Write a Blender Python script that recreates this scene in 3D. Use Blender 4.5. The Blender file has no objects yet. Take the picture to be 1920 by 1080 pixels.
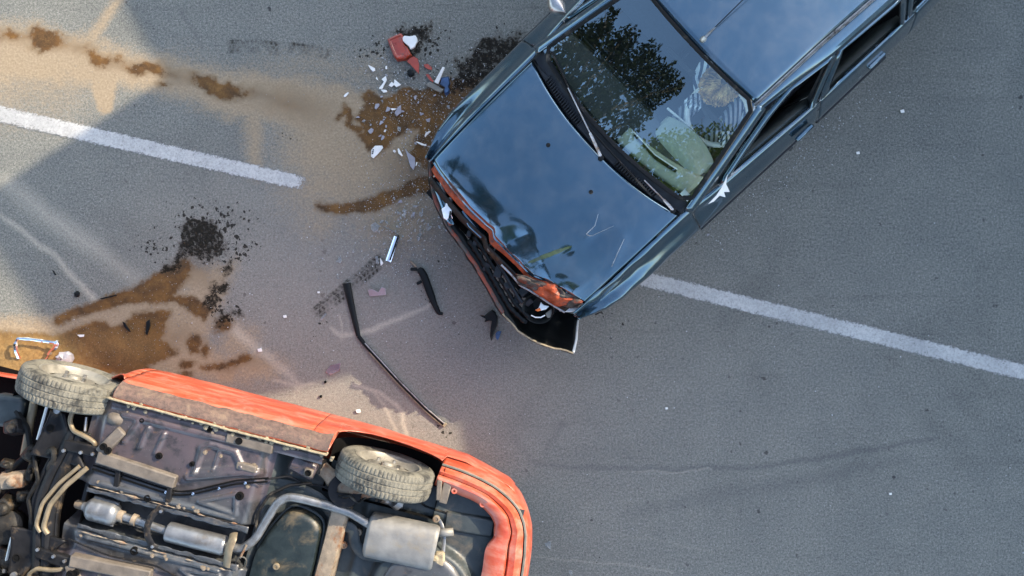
import bpy, bmesh, math, random
import numpy as np
from mathutils import Vector, Matrix

random.seed(7)
sc = bpy.context.scene
COL = sc.collection
R = math.radians

# ------------------------------------------------------------------ camera
CAM_H = 6.3
cam_d = bpy.data.cameras.new('camera')
cam_d.sensor_width = 36.0
cam_d.lens = 36.0 * 1650.0 / 1920.0
cam_d.clip_start = 0.05
cam_d.clip_end = 1000.0
cam = bpy.data.objects.new('camera', cam_d)
cam.location = (0, 0, CAM_H)
cam.rotation_euler = (0, 0, 0)
COL.objects.link(cam)
sc.camera = cam

# ------------------------------------------------------------------ sky and sun
SUN_AZ = R(33.0)          # from +X towards +Y
SUN_EL = R(28.0)
world = bpy.data.worlds.new('World')
sc.world = world
world.use_nodes = True
wn = world.node_tree
sky = wn.nodes.new('ShaderNodeTexSky')
sky.sky_type = 'NISHITA'
sky.sun_disc = False
sky.sun_elevation = SUN_EL
sky.sun_rotation = math.pi / 2 - SUN_AZ
sky.air_density = 1.0
sky.dust_density = 1.5
sky.ozone_density = 1.3
bg = wn.nodes['Background']
bg.inputs['Strength'].default_value = 0.15
hs = wn.nodes.new('ShaderNodeHueSaturation')
hs.inputs['Saturation'].default_value = 0.90
wn.links.new(sky.outputs[0], hs.inputs['Color'])
wn.links.new(hs.outputs[0], bg.inputs['Color'])

sun_d = bpy.data.lights.new('sun', 'SUN')
sun_d.energy = 2.3
sun_d.angle = R(0.4)
sun_d.color = (1.0, 0.86, 0.66)
sun = bpy.data.objects.new('sun', sun_d)
sdir = Vector((math.cos(SUN_AZ) * math.cos(SUN_EL), math.sin(SUN_AZ) * math.cos(SUN_EL), math.sin(SUN_EL)))
sun.rotation_euler = (-sdir).to_track_quat('-Z', 'Y').to_euler()
COL.objects.link(sun)

sc.view_settings.view_transform = 'Standard'
sc.view_settings.look = 'None'
sc.view_settings.gamma = 1.0
sc.view_settings.use_curve_mapping = False
sc.view_settings.exposure = 2.05

# ------------------------------------------------------------------ helpers
def gp(px, py, z=0.0):
    """photo point -> place on the ground (or at height z)"""
    k = (CAM_H - z) / 1650.0
    return Vector(((px - 960.0) * k, (540.0 - py) * k, z))

def lerp(a, b, t): return a + (b - a) * t
def clamp(x, a=0.0, b=1.0): return max(a, min(b, x))
def sstep(a, b, x):
    t = clamp((x - a) / (b - a)); return t * t * (3 - 2 * t)
def tab(x, pts):
    """piecewise linear table"""
    if x <= pts[0][0]: return pts[0][1]
    for (x0, y0), (x1, y1) in zip(pts, pts[1:]):
        if x <= x1: return lerp(y0, y1, (x - x0) / (x1 - x0))
    return pts[-1][1]
def stab(x, pts):
    """smooth (catmull-rom) table"""
    if x <= pts[0][0]: return pts[0][1]
    if x >= pts[-1][0]: return pts[-1][1]
    n = len(pts)
    for i in range(n - 1):
        x0, y0 = pts[i]; x1, y1 = pts[i + 1]
        if x <= x1:
            h = x1 - x0; t = (x - x0) / h
            m0 = (y1 - pts[i-1][1]) / (x1 - pts[i-1][0]) if i > 0 else (y1 - y0) / h
            m1 = (pts[i+2][1] - y0) / (pts[i+2][0] - x0) if i < n - 2 else (y1 - y0) / h
            t2 = t * t; t3 = t2 * t
            return (2*t3-3*t2+1)*y0 + (t3-2*t2+t)*h*m0 + (-2*t3+3*t2)*y1 + (t3-t2)*h*m1
    return pts[-1][1]
def resample(pts, n):
    pts = [Vector(p) for p in pts]
    d = [0.0]
    for a, b in zip(pts, pts[1:]): d.append(d[-1] + (b - a).length)
    out = []
    j = 0
    for i in range(n):
        s = d[-1] * i / (n - 1)
        while j < len(d) - 2 and d[j + 1] < s: j += 1
        L = d[j + 1] - d[j]
        out.append(pts[j].lerp(pts[j + 1], clamp((s - d[j]) / L if L > 0 else 0)))
    return out
def smooth_path(pts, n, it=2):
    p = resample(pts, n)
    for _ in range(it):
        p = [p[0]] + [(p[i-1] + p[i] * 2 + p[i+1]) / 4 for i in range(1, n - 1)] + [p[-1]]
    return p

class MB:
    def __init__(s): s.v = []; s.f = []
    def add(s, vs, fs):
        b = len(s.v); s.v += [tuple(v) for v in vs]; s.f += [tuple(i + b for i in f) for f in fs]
        return s
    def grid(s, fn, nu, nv, skip=None, closeu=False, closev=False):
        vs = [fn(i / (nu if closeu else nu - 1), j / (nv if closev else nv - 1)) for i in range(nu) for j in range(nv)]
        fs = []
        for i in range(nu if closeu else nu - 1):
            for j in range(nv if closev else nv - 1):
                if skip and skip(i, j): continue
                i2 = (i + 1) % nu; j2 = (j + 1) % nv
                fs.append((i * nv + j, i2 * nv + j, i2 * nv + j2, i * nv + j2))
        return s.add(vs, fs)
    def box(s, c, size, rz=0.0, ry=0.0, rx=0.0, taper=1.0):
        M = Matrix.Translation(Vector(c)) @ Matrix.Rotation(rz, 4, 'Z') @ Matrix.Rotation(ry, 4, 'Y') @ Matrix.Rotation(rx, 4, 'X')
        hx, hy, hz = size[0] / 2, size[1] / 2, size[2] / 2
        vs = []
        for z, k in ((-hz, 1.0), (hz, taper)):
            for x, y in ((-hx, -hy), (hx, -hy), (hx, hy), (-hx, hy)): vs.append(M @ Vector((x * k, y * k, z)))
        return s.add(vs, [(3, 2, 1, 0), (4, 5, 6, 7), (0, 1, 5, 4), (1, 2, 6, 5), (2, 3, 7, 6), (3, 0, 4, 7)])
    def tube(s, pts, r, n=8, cap=True, flat=1.0, closed=False):
        pts = [Vector(p) for p in pts]; m = len(pts)
        rs = r if isinstance(r, (list, tuple)) else [r] * m
        rings = []
        up = Vector((0, 0, 1)); prev = None
        for i, p in enumerate(pts):
            if closed: t = pts[(i + 1) % m] - pts[i - 1]
            else: t = pts[min(i + 1, m - 1)] - pts[max(i - 1, 0)]
            if t.length < 1e-9: t = Vector((1, 0, 0))
            t.normalize()
            if prev is None:
                a = up.cross(t)
                if a.length < 0.05: a = Vector((0, 1, 0)).cross(t)
            else:
                a = prev - t * prev.dot(t)
            a.normalize(); prev = a
            b = t.cross(a)
            rings.append([p + a * (rs[i] * math.cos(2*math.pi*k/n)) + b * (rs[i] * flat * math.sin(2*math.pi*k/n)) for k in range(n)])
        vs = [v for ring in rings for v in ring]
        fs = []
        for i in range(m if closed else m - 1):
            i2 = (i + 1) % m
            for k in range(n):
                k2 = (k + 1) % n
                fs.append((i*n+k, i*n+k2, i2*n+k2, i2*n+k))
        if cap and not closed:
            fs.append(tuple(range(n - 1, -1, -1))); fs.append(tuple((m-1)*n + k for k in range(n)))
        return s.add(vs, fs)
    def lathe(s, prof, c, axis, n=32, skip=None, closed=False):
        ax = Vector(axis).normalized()
        a = ax.orthogonal().normalized(); b = ax.cross(a); c = Vector(c)
        m = len(prof)
        vs = []
        for k in range(n):
            t = 2 * math.pi * k / n
            d = a * math.cos(t) + b * math.sin(t)
            for j, pr in enumerate(prof):
                r = pr[0](k) if callable(pr[0]) else pr[0]
                vs.append(c + d * r + ax * pr[1])
        fs = []
        for k in range(n):
            k2 = (k + 1) % n
            for j in range(m if closed else m - 1):
                if skip and skip(k, j): continue
                j2 = (j + 1) % m
                fs.append((k*m+j, k2*m+j, k2*m+j2, k*m+j2))
        return s.add(vs, fs)
    def prism(s, poly, h, z0=0.0, M=None, inset=0.0):
        n = len(poly)
        cx = sum(p[0] for p in poly) / n; cy = sum(p[1] for p in poly) / n
        lo = [Vector((p[0], p[1], z0 + (p[2] if len(p) > 2 else 0))) for p in poly]
        hi = [Vector((lerp(p[0], cx, inset), lerp(p[1], cy, inset), z0 + h + (p[2] if len(p) > 2 else 0))) for p in poly]
        vs = lo + hi
        if M is not None: vs = [M @ v for v in vs]
        fs = [tuple(range(n - 1, -1, -1)), tuple(range(n, 2 * n))] + [(i, (i+1) % n, n + (i+1) % n, n + i) for i in range(n)]
        return s.add(vs, fs)
    def build(s, name, mat, parent=None, smooth=40, bevel=0.0, solid=0.0, sub=0, xf=None, seg=1, offset=0.0):
        me = bpy.data.meshes.new(name)
        vs = [xf(*v) for v in s.v] if xf else s.v
        me.from_pydata([tuple(v) for v in vs], [], s.f)
        bm = bmesh.new(); bm.from_mesh(me)
        bmesh.ops.recalc_face_normals(bm, faces=bm.faces)
        bm.to_mesh(me); bm.free()
        if smooth:
            me.shade_smooth()
            if smooth < 180: me.set_sharp_from_angle(angle=R(smooth))
        me.materials.append(mat)
        o = bpy.data.objects.new(name, me)
        COL.objects.link(o)
        if parent is not None: o.parent = parent
        if solid:
            md = o.modifiers.new('thickness', 'SOLIDIFY'); md.thickness = solid; md.offset = offset
        if bevel:
            md = o.modifiers.new('edge', 'BEVEL'); md.width = bevel; md.segments = seg; md.limit_method = 'ANGLE'; md.angle_limit = R(35)
        if sub:
            md = o.modifiers.new('round', 'SUBSURF'); md.levels = sub; md.render_levels = sub
        return o

def empty(name, loc, rz=0.0):
    o = bpy.data.objects.new(name, None); o.location = loc; o.rotation_euler = (0, 0, rz)
    o.empty_display_size = 0.2; COL.objects.link(o); return o
def tag(o, label, cat, group=None):
    o['label'] = label; o['category'] = cat
    if group: o['group'] = group
    return o
def structure(o): o['kind'] = 'structure'; return o

# ------------------------------------------------------------------ numpy noise
_rng = np.random.default_rng(3)
_T = _rng.random((256, 256))
def vnoise(x, y):
    xi = np.floor(x).astype(int); yi = np.floor(y).astype(int)
    fx = x - xi; fy = y - yi
    fx = fx*fx*(3-2*fx); fy = fy*fy*(3-2*fy)
    a = _T[xi & 255, yi & 255]; b = _T[(xi+1) & 255, yi & 255]
    c = _T[xi & 255, (yi+1) & 255]; d = _T[(xi+1) & 255, (yi+1) & 255]
    return (a*(1-fx)+b*fx)*(1-fy) + (c*(1-fx)+d*fx)*fy
def fbm(x, y, o=4):
    s = 0; a = 0.5; t = 0
    for i in range(o):
        s = s + a * vnoise(x + 17.3*i, y + 9.1*i); t += a; a *= 0.5; x = x*2.03; y = y*2.03
    return s / t - 0.5
def n1(x, y, o=3): return float(fbm(np.array([x]), np.array([y]), o)[0])

# ------------------------------------------------------------------ materials
class NT:
    def __init__(s, name):
        s.m = bpy.data.materials.new(name); s.m.use_nodes = True
        s.t = s.m.node_tree; s.b = s.t.nodes['Principled BSDF']; s.out = s.t.nodes['Material Output']
    def n(s, typ, **kw):
        nd = s.t.nodes.new(typ)
        for k, v in kw.items():
            if k.startswith('i_'): nd.inputs[k[2:].replace('_', ' ')].default_value = v
            else: setattr(nd, k, v)
        return nd
    def l(s, a, b): s.t.links.new(a, b)
    def coord(s, kind='Object'):
        return s.n('ShaderNodeTexCoord').outputs[kind]
    def noise(s, scale, detail=3.0, rough=0.55, vec=None, out='Fac', dist=0.0):
        nd = s.n('ShaderNodeTexNoise'); nd.inputs['Scale'].default_value = scale
        nd.inputs['Detail'].default_value = detail; nd.inputs['Roughness'].default_value = rough
        nd.inputs['Distortion'].default_value = dist
        s.l(vec if vec is not None else s.coord(), nd.inputs['Vector'])
        return nd.outputs[out]
    def ramp(s, fac, stops):
        nd = s.n('ShaderNodeValToRGB'); cr = nd.color_ramp
        while len(cr.elements) < len(stops): cr.elements.new(0.5)
        for e, (p, c) in zip(cr.elements, stops):
            e.position = p; e.color = (c, c, c, 1) if not isinstance(c, (tuple, list)) else (*c, 1)
        s.l(fac, nd.inputs[0]); return nd.outputs[0]
    def mix(s, fac, a, b, mode='MIX'):
        nd = s.n('ShaderNodeMix'); nd.data_type = 'RGBA'; nd.blend_type = mode
        for sock, val in ((nd.inputs[0], fac), (nd.inputs[6], a), (nd.inputs[7], b)):
            if hasattr(val, 'is_output'): s.l(val, sock)
            elif isinstance(val, (tuple, list)): sock.default_value = (*val, 1)
            else: sock.default_value = val
        return nd.outputs[2]
    def math(s, op, a, b=0.0, c=0.0, cl=False):
        nd = s.n('ShaderNodeMath', operation=op); nd.use_clamp = cl
        for sock, val in zip(nd.inputs, (a, b, c)):
            if hasattr(val, 'is_output'): s.l(val, sock)
            else: sock.default_value = val
        return nd.outputs[0]
    def mr(s, v, a, b, c=0.0, d=1.0, smooth=True):
        nd = s.n('ShaderNodeMapRange'); nd.interpolation_type = 'SMOOTHSTEP' if smooth else 'LINEAR'
        s.l(v, nd.inputs[0])
        for i, x in enumerate((a, b, c, d)): nd.inputs[i + 1].default_value = x
        return nd.outputs[0]
    def set(s, **kw):
        for k, v in kw.items():
            sock = s.b.inputs[k.replace('_', ' ')]
            if hasattr(v, 'is_output'): s.l(v, sock)
            elif isinstance(v, (tuple, list)): sock.default_value = (*v, 1) if len(v) == 3 else v
            else: sock.default_value = v
        return s
    def bump(s, h, strength=0.3, dist=0.01):
        nd = s.n('ShaderNodeBump'); nd.inputs['Strength'].default_value = strength; nd.inputs['Distance'].default_value = dist
        s.l(h, nd.inputs['Height']); s.l(nd.outputs[0], s.b.inputs['Normal']); return s

def mat_simple(name, col, rough=0.5, metal=0.0, var=0.25, scale=14.0, bump=0.0, dirt=None, dirt_amt=0.45, dirt_scale=5.0, **kw):
    """base colour broken by noise, patches of dirt, a little relief"""
    m = NT(name)
    c = m.coord()
    n = m.noise(scale, 4, 0.6, c)
    lo = tuple(x * (1 - var) for x in col); hi = tuple(min(1, x * (1 + var)) for x in col)
    colr = m.ramp(n, [(0.3, lo), (0.7, hi)])
    rg = m.mr(n, 0.3, 0.7, max(0.02, rough * 0.8), min(1, rough * 1.2))
    if dirt is not None:
        d = m.noise(dirt_scale, 8, 0.68, c, dist=0.3)
        d = m.mr(d, 1 - dirt_amt - 0.08, 1 - dirt_amt + 0.1)
        colr = m.mix(d, colr, dirt)
        rg = m.math('MAXIMUM', rg, m.math('MULTIPLY', d, 0.8))
    m.set(Base_Color=colr, Roughness=rg, Metallic=metal)
    for k, v in kw.items(): m.set(**{k: v})
    if bump: m.bump(m.noise(scale * 6, 4, 0.6, c), bump, 0.004)
    return m.m

def glass_mat(name, tint, refl=0.10, rough=0.0, dirt=0.0, coat=(1, 1, 1)):
    m = NT(name)
    tr = m.n('ShaderNodeBsdfTransparent'); tr.inputs[0].default_value = (*tint, 1)
    gl = m.n('ShaderNodeBsdfGlossy'); gl.inputs['Roughness'].default_value = rough
    gl.inputs['Color'].default_value = (*coat, 1)
    lw = m.n('ShaderNodeLayerWeight'); lw.inputs[0].default_value = 0.5
    f = m.math('POWER', lw.outputs['Facing'], 3.0)
    f = m.math('MULTIPLY_ADD', f, 1 - refl, refl, cl=True)
    mx = m.n('ShaderNodeMixShader'); m.l(f, mx.inputs[0]); m.l(tr.outputs[0], mx.inputs[1]); m.l(gl.outputs[0], mx.inputs[2])
    last = mx.outputs[0]
    if dirt:
        df = m.n('ShaderNodeBsdfDiffuse'); df.inputs[0].default_value = (0.45, 0.43, 0.38, 1)
        nz = m.noise(3.0, 6, 0.65)
        k = m.mr(nz, 0.35, 0.8, 0.0, dirt)
        m2 = m.n('ShaderNodeMixShader'); m.l(k, m2.inputs[0]); m.l(last, m2.inputs[1]); m.l(df.outputs[0], m2.inputs[2]); last = m2.outputs[0]
    m.l(last, m.out.inputs['Surface'])
    return m.m

def paint_blue(name='petrol_blue_car_paint', dust=0.22):
    m = NT(name)
    c = m.coord()
    n = m.noise(2.5, 5, 0.6, c)
    d = m.mr(m.noise(6.0, 8, 0.7, c), 0.38, 0.72, 0.25 * (dust - 0.22), dust)
    base = m.ramp(n, [(0.3, (0.046, 0.102, 0.145)), (0.7, (0.056, 0.118, 0.165))])
    fl = m.noise(900, 2, 0.5, c)
    base = m.mix(m.mr(fl, 0.66, 0.8, 0, 0.5), base, (0.22, 0.36, 0.44))
    # pale grains of grit
    v = m.n('ShaderNodeTexVoronoi'); v.inputs['Scale'].default_value = 55; m.l(c, v.inputs['Vector'])
    g = m.mr(v.outputs['Distance'], 0.02, 0.09, 1.0, 0.0)
    gm = m.math('MULTIPLY', g, m.mr(m.noise(3.0, 3, 0.6, c), 0.5, 0.62))
    base = m.mix(d, base, (0.27, 0.27, 0.25))
    base = m.mix(gm, base, (0.6, 0.6, 0.56))
    rg = m.mr(m.noise(8, 6, 0.65, c), 0.35, 0.75, 0.10, 0.24)
    m.set(Base_Color=base, Metallic=0.85, Roughness=rg, Coat_Weight=1.0, Coat_Roughness=0.035)
    m.bump(m.noise(5.0, 2, 0.5, c), 0.02, 0.004)
    return m.m

def paint_red():
    m = NT('faded_orange_red_car_paint')
    c = m.coord()
    mp = m.n('ShaderNodeMapping'); mp.inputs['Scale'].default_value = (0.5, 3.0, 3.0); m.l(c, mp.inputs[0])
    st = m.noise(6.0, 7, 0.65, mp.outputs[0])
    base = m.ramp(st, [(0.25, (0.36, 0.040, 0.015)), (0.48, (0.44, 0.074, 0.032)), (0.68, (0.50, 0.17, 0.105))])
    d = m.mr(m.noise(5.0, 9, 0.72, c, dist=0.4), 0.48, 0.70, 0.0, 0.62)
    base = m.mix(d, base, (0.38, 0.22, 0.165))
    s2 = m.mr(m.noise(38.0, 5, 0.7, c), 0.66, 0.74, 0.0, 0.8)
    base = m.mix(s2, base, (0.10, 0.06, 0.045))
    m.set(Base_Color=base, Roughness=m.mr(st, 0.3, 0.7, 0.32, 0.55), Coat_Weight=0.35, Coat_Roughness=0.18)
    m.bump(m.noise(9.0, 4, 0.5, c), 0.08, 0.005)
    return m.m

M = {}
M['blue'] = paint_blue()
M['blueroof'] = paint_blue('dusty_petrol_blue_roof_paint', 0.30)
M['olive_strip'] = mat_simple('olive_hood_strip', (0.040, 0.060, 0.020), 0.35, var=0.4, scale=30, Coat_Weight=0.5)
M['red'] = paint_red()
M['windshield'] = glass_mat('windscreen_glass', (0.80, 0.88, 0.85), 0.17, 0.0, 0.0, (0.70, 0.90, 1.0))
M['sideglass'] = glass_mat('side_window_glass', (0.80, 0.86, 0.84), 0.05, 0.0, 0.02)
M['shard'] = glass_mat('clear_broken_glass', (0.88, 0.88, 0.87), 0.07, 0.10, 0.45)
M['rubber'] = mat_simple('black_rubber', (0.010, 0.010, 0.010), 0.6, bump=0.15, Specular_IOR_Level=0.15, dirt=(0.10, 0.085, 0.065), dirt_amt=0.38, dirt_scale=9)
M['plastic'] = mat_simple('dark_grey_plastic', (0.020, 0.022, 0.025), 0.5, bump=0.1, Specular_IOR_Level=0.15, dirt=(0.11, 0.10, 0.085), dirt_amt=0.33, dirt_scale=8)
M['blackplastic'] = mat_simple('torn_black_plastic', (0.007, 0.008, 0.008), 0.42, bump=0.12, Specular_IOR_Level=0.15, dirt=(0.07, 0.06, 0.045), dirt_amt=0.34, dirt_scale=7)
M['bumper_edge'] = mat_simple('scuffed_bumper_rim', (0.055, 0.045, 0.036), 0.6, bump=0.3, dirt=(0.23, 0.045, 0.02), dirt_amt=0.46, dirt_scale=6)
M['scrape'] = mat_simple('red_paint_scraped_metal', (0.30, 0.052, 0.016), 0.5, bump=0.4, var=0.5, Specular_IOR_Level=0.25, dirt=(0.045, 0.040, 0.034), dirt_amt=0.40, dirt_scale=11)
M['flap'] = mat_simple('torn_scraped_flap', (0.055, 0.045, 0.036), 0.5, bump=0.5, var=0.5, dirt=(0.14, 0.024, 0.008), dirt_amt=0.40, dirt_scale=15, Specular_IOR_Level=0.25)
M['tyre'] = None
M['steel'] = mat_simple('worn_steel', (0.42, 0.41, 0.39), 0.38, 0.9, bump=0.15, dirt=(0.16, 0.11, 0.07), dirt_amt=0.42)
M['chrome'] = mat_simple('chrome', (0.75, 0.76, 0.78), 0.12, 1.0, var=0.1, bump=0.03)
M['alu'] = mat_simple('aluminised_exhaust_steel', (0.22, 0.22, 0.215), 0.42, 0.7, var=0.2, bump=0.2, dirt=(0.13, 0.11, 0.085), dirt_amt=0.42, dirt_scale=5)
M['muffler'] = mat_simple('dusty_muffler_steel', (0.20, 0.195, 0.18), 0.55, 0.35, var=0.2, bump=0.2, dirt=(0.22, 0.19, 0.145), dirt_amt=0.45, dirt_scale=5)
M['trim'] = mat_simple('pale_trim_strip', (0.36, 0.36, 0.35), 0.4, 0.4, bump=0.1, dirt=(0.09, 0.07, 0.05), dirt_amt=0.42, dirt_scale=16)
M['rust'] = mat_simple('rusty_axle_steel', (0.21, 0.165, 0.115), 0.75, 0.1, var=0.4, bump=0.4, dirt=(0.16, 0.060, 0.018), dirt_amt=0.43, dirt_scale=9)
M['brass'] = mat_simple('dusty_bar_paint', (0.20, 0.155, 0.095), 0.5, 0.3, bump=0.2, dirt=(0.10, 0.07, 0.04), dirt_amt=0.4)
M['blacksteel'] = mat_simple('black_chassis_steel', (0.013, 0.013, 0.014), 0.45, 0.2, bump=0.2, Specular_IOR_Level=0.15, dirt=(0.14, 0.10, 0.06), dirt_amt=0.38, dirt_scale=7)
M['greasy'] = mat_simple('greasy_engine_parts',  (0.022, 0.020, 0.017), 0.5, 0.3, var=0.5, bump=0.4, Specular_IOR_Level=0.2, dirt=(0.12, 0.075, 0.034), dirt_amt=0.38, dirt_scale=9)
M['underseal'] = mat_simple('stone_chip_guard', (0.105, 0.066, 0.052), 0.8, bump=0.8, var=0.45, scale=40, dirt=(0.17, 0.115, 0.08), dirt_amt=0.42, dirt_scale=9)
M['mudcake'] = mat_simple('dried_mud', (0.27, 0.22, 0.14), 0.95, bump=0.9, var=0.4, scale=30)
M['tank'] = mat_simple('dark_fuel_tank', (0.012, 0.018, 0.017), 0.42, 0.1, bump=0.15, dirt=(0.09, 0.07, 0.04), dirt_amt=0.40, dirt_scale=6)
M['shield'] = mat_simple('grey_rear_floor_paint', (0.034, 0.042, 0.043), 0.5, 0.15, bump=0.15, dirt=(0.10, 0.085, 0.065), dirt_amt=0.40, dirt_scale=5)
M['hole'] = mat_simple('dark_hole_plug', (0.006, 0.006, 0.006), 0.8, Specular_IOR_Level=0.05)
M['dash'] = mat_simple('sunlit_dashboard_vinyl', (0.38, 0.41, 0.30), 0.6, bump=0.15, var=0.1)  # paler copy of the dash vinyl, sunlight put into the colour
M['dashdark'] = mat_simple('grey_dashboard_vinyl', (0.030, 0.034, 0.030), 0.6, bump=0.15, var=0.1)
M['darkvinyl'] = mat_simple('dark_cabin_vinyl', (0.02, 0.021, 0.022), 0.7, bump=0.2)
M['seat'] = mat_simple('grey_seat_fabric', (0.055, 0.06, 0.07), 0.9, bump=0.4, scale=60)
M['ivory'] = mat_simple('pale_steering_wheel', (0.85, 0.83, 0.74), 0.4, var=0.08)
M['white'] = mat_simple('white_plastic', (0.72, 0.70, 0.64), 0.45, var=0.08, dirt=(0.45, 0.39, 0.30), dirt_amt=0.32, dirt_scale=12)
M['whitelens'] = mat_simple('white_lamp_reflector', (0.80, 0.80, 0.78), 0.25, var=0.08)
M['amber'] = mat_simple('amber_lens', (0.75, 0.16, 0.02), 0.2, var=0.15)
M['redlens'] = mat_simple('red_lamp_plastic', (0.30, 0.032, 0.010), 0.32, var=0.35, bump=0.2, dirt=(0.16, 0.06, 0.035), dirt_amt=0.4, dirt_scale=22, Coat_Weight=0.4)
M['redflake'] = mat_simple('flat_red_paint_flake', (0.33, 0.055, 0.035), 0.6, var=0.2)
M['bluescrap'] = mat_simple('blue_plastic', (0.022, 0.06, 0.14), 0.4, var=0.4, bump=0.2)
M['greyscrap'] = mat_simple('grey_weathered_plastic', (0.16, 0.15, 0.125), 0.7, bump=0.4, var=0.3)
M['leaf'] = None
# ================================================================== ROAD
KG = CAM_H / 1650.0
def axis_coords(lo, hi, step, far):
    c = list(np.arange(lo, hi + step * 0.5, step))
    d = step; x = hi
    out_hi = []
    while x < far: d *= 1.6; x += d; out_hi.append(min(x, far))
    d = step; x = lo; out_lo = []
    while x > -far: d *= 1.6; x -= d; out_lo.append(max(x, -far))
    return np.array(out_lo[::-1] + c + out_hi)
gx = axis_coords(-3.95, 3.95, 0.0090, 160.0)
gy = axis_coords(-2.35, 2.35, 0.0090, 160.0)
GX, GY = np.meshgrid(gx, gy, indexing='ij')
inside = (np.abs(GX) < 4.2) & (np.abs(GY) < 2.6)
PX = np.clip(GX, -4.4, 4.4) / KG + 960.0; PY = 540.0 - np.clip(GY, -2.8, 2.8) / KG
W1 = fbm(PX / 60, PY / 60, 4); W2 = fbm(PX / 60 + 40, PY / 60 + 11, 4)
W3 = fbm(PX / 13 + 7, PY / 13 + 3, 3); W4 = fbm(PX / 13 + 51, PY / 13 + 29, 3)
QX = PX + W1 * 42 + W3 * 11; QY = PY + W2 * 42 + W4 * 11        # warped: ragged outlines
SX = PX + W1 * 16 + W3 * 4; SY = PY + W2 * 16 + W4 * 4          # gently warped

def sd_ell(cx, cy, rx, ry, ang=0, X=QX, Y=QY):
    a = R(ang); dx = X - cx; dy = Y - cy
    u = dx*math.cos(a) + dy*math.sin(a); v = -dx*math.sin(a) + dy*math.cos(a)
    return (1 - np.sqrt((u/rx)**2 + (v/ry)**2)) * min(rx, ry)
def sd_line(pts, w, X=QX, Y=QY):
    """w: half width (number or one per point)"""
    ws = w if isinstance(w, (list, tuple)) else [w] * len(pts)
    best = np.full(X.shape, -1e9)
    for (a, wa), (b, wb) in zip(zip(pts, ws), list(zip(pts, ws))[1:]):
        dx, dy = b[0]-a[0], b[1]-a[1]; L = dx*dx + dy*dy
        t = np.clip(((X-a[0])*dx + (Y-a[1])*dy) / L, 0, 1)
        d = np.hypot(X - a[0] - t*dx, Y - a[1] - t*dy)
        best = np.maximum(best, wa + (wb-wa)*t - d)
    return best
def sd_poly(pts, X=QX, Y=QY):
    d = np.full(X.shape, 1e9); ins = np.zeros(X.shape, bool)
    n = len(pts)
    for i in range(n):
        a = pts[i]; b = pts[(i+1) % n]
        dx, dy = b[0]-a[0], b[1]-a[1]; L = dx*dx + dy*dy
        t = np.clip(((X-a[0])*dx + (Y-a[1])*dy) / L, 0, 1)
        d = np.minimum(d, np.hypot(X - a[0] - t*dx, Y - a[1] - t*dy))
        if dy != 0:
            c = ((a[1] > Y) != (b[1] > Y)) & (X < dx*(Y-a[1])/dy + a[0]); ins ^= c
    return np.where(ins, d, -d)
def soft(sd, w): return np.clip(0.5 + sd / (2*w), 0, 1)
def mx(*a):
    r = a[0]
    for b in a[1:]: r = np.maximum(r, b)
    return r

# --- thin dust
dust = mx(
    0.95 * soft(sd_line([(-60, 95), (90, 105), (230, 125), (360, 160), (520, 190), (700, 235), (800, 255)], [60, 48, 34, 36, 48, 62, 50]), 34),
    0.72 * soft(sd_ell(660, 270, 150, 105, 20), 60),
    0.60 * soft(sd_ell(640, 345, 110, 60, -10), 45),
    0.55 * soft(sd_ell(740, 395, 90, 90, 0), 55),
    0.42 * soft(sd_ell(600, 400, 60, 60), 45),
    0.95 * soft(sd_line([(195, 120), (196, 200)], [30, 15], SX, SY), 9),
    0.55 * soft(sd_line([(235, -20), (165, 75)], [10, 14], SX, SY), 9),
    0.60 * soft(sd_line([(470, 180), (478, 320)], [26, 16], SX, SY), 18),
    0.36 * soft(sd_line([(330, 110), (420, 140), (560, 120), (700, 130)], [30, 34, 40, 40]), 40),
    0.45 * soft(sd_ell(40, 150, 190, 90), 70),
    0.80 * soft(sd_poly([(100, 600), (200, 555), (300, 545), (440, 480), (380, 640), (470, 700), (430, 720), (330, 720), (250, 690), (180, 620)]), 24),
    0.70 * soft(sd_poly([(330, 500), (385, 500), (395, 540), (378, 575), (345, 590), (335, 560)]), 14),
    0.68 * soft(sd_ell(470, 690, 60, 34), 26),
    0.55 * soft(sd_ell(455, 640, 45, 45), 26),
    0.90 * soft(sd_poly([(-20, 590), (160, 600), (200, 660), (180, 720), (-20, 720)]), 30),
    0.40 * soft(sd_ell(330, 720, 140, 40), 40),
)
# pinkish film of trodden dust in the middle of the road
film = mx(
    0.75 * soft(sd_ell(640, 560, 330, 200, 12), 130),
    0.55 * soft(sd_ell(900, 720, 300, 150, 10), 130),
    0.85 * soft(sd_ell(680, 775, 220, 75, 10), 60),  # sun patch above the red car, brightened through the film colour
    0.30 * soft(sd_ell(1150, 760, 420, 260, 0), 220),
)
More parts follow.
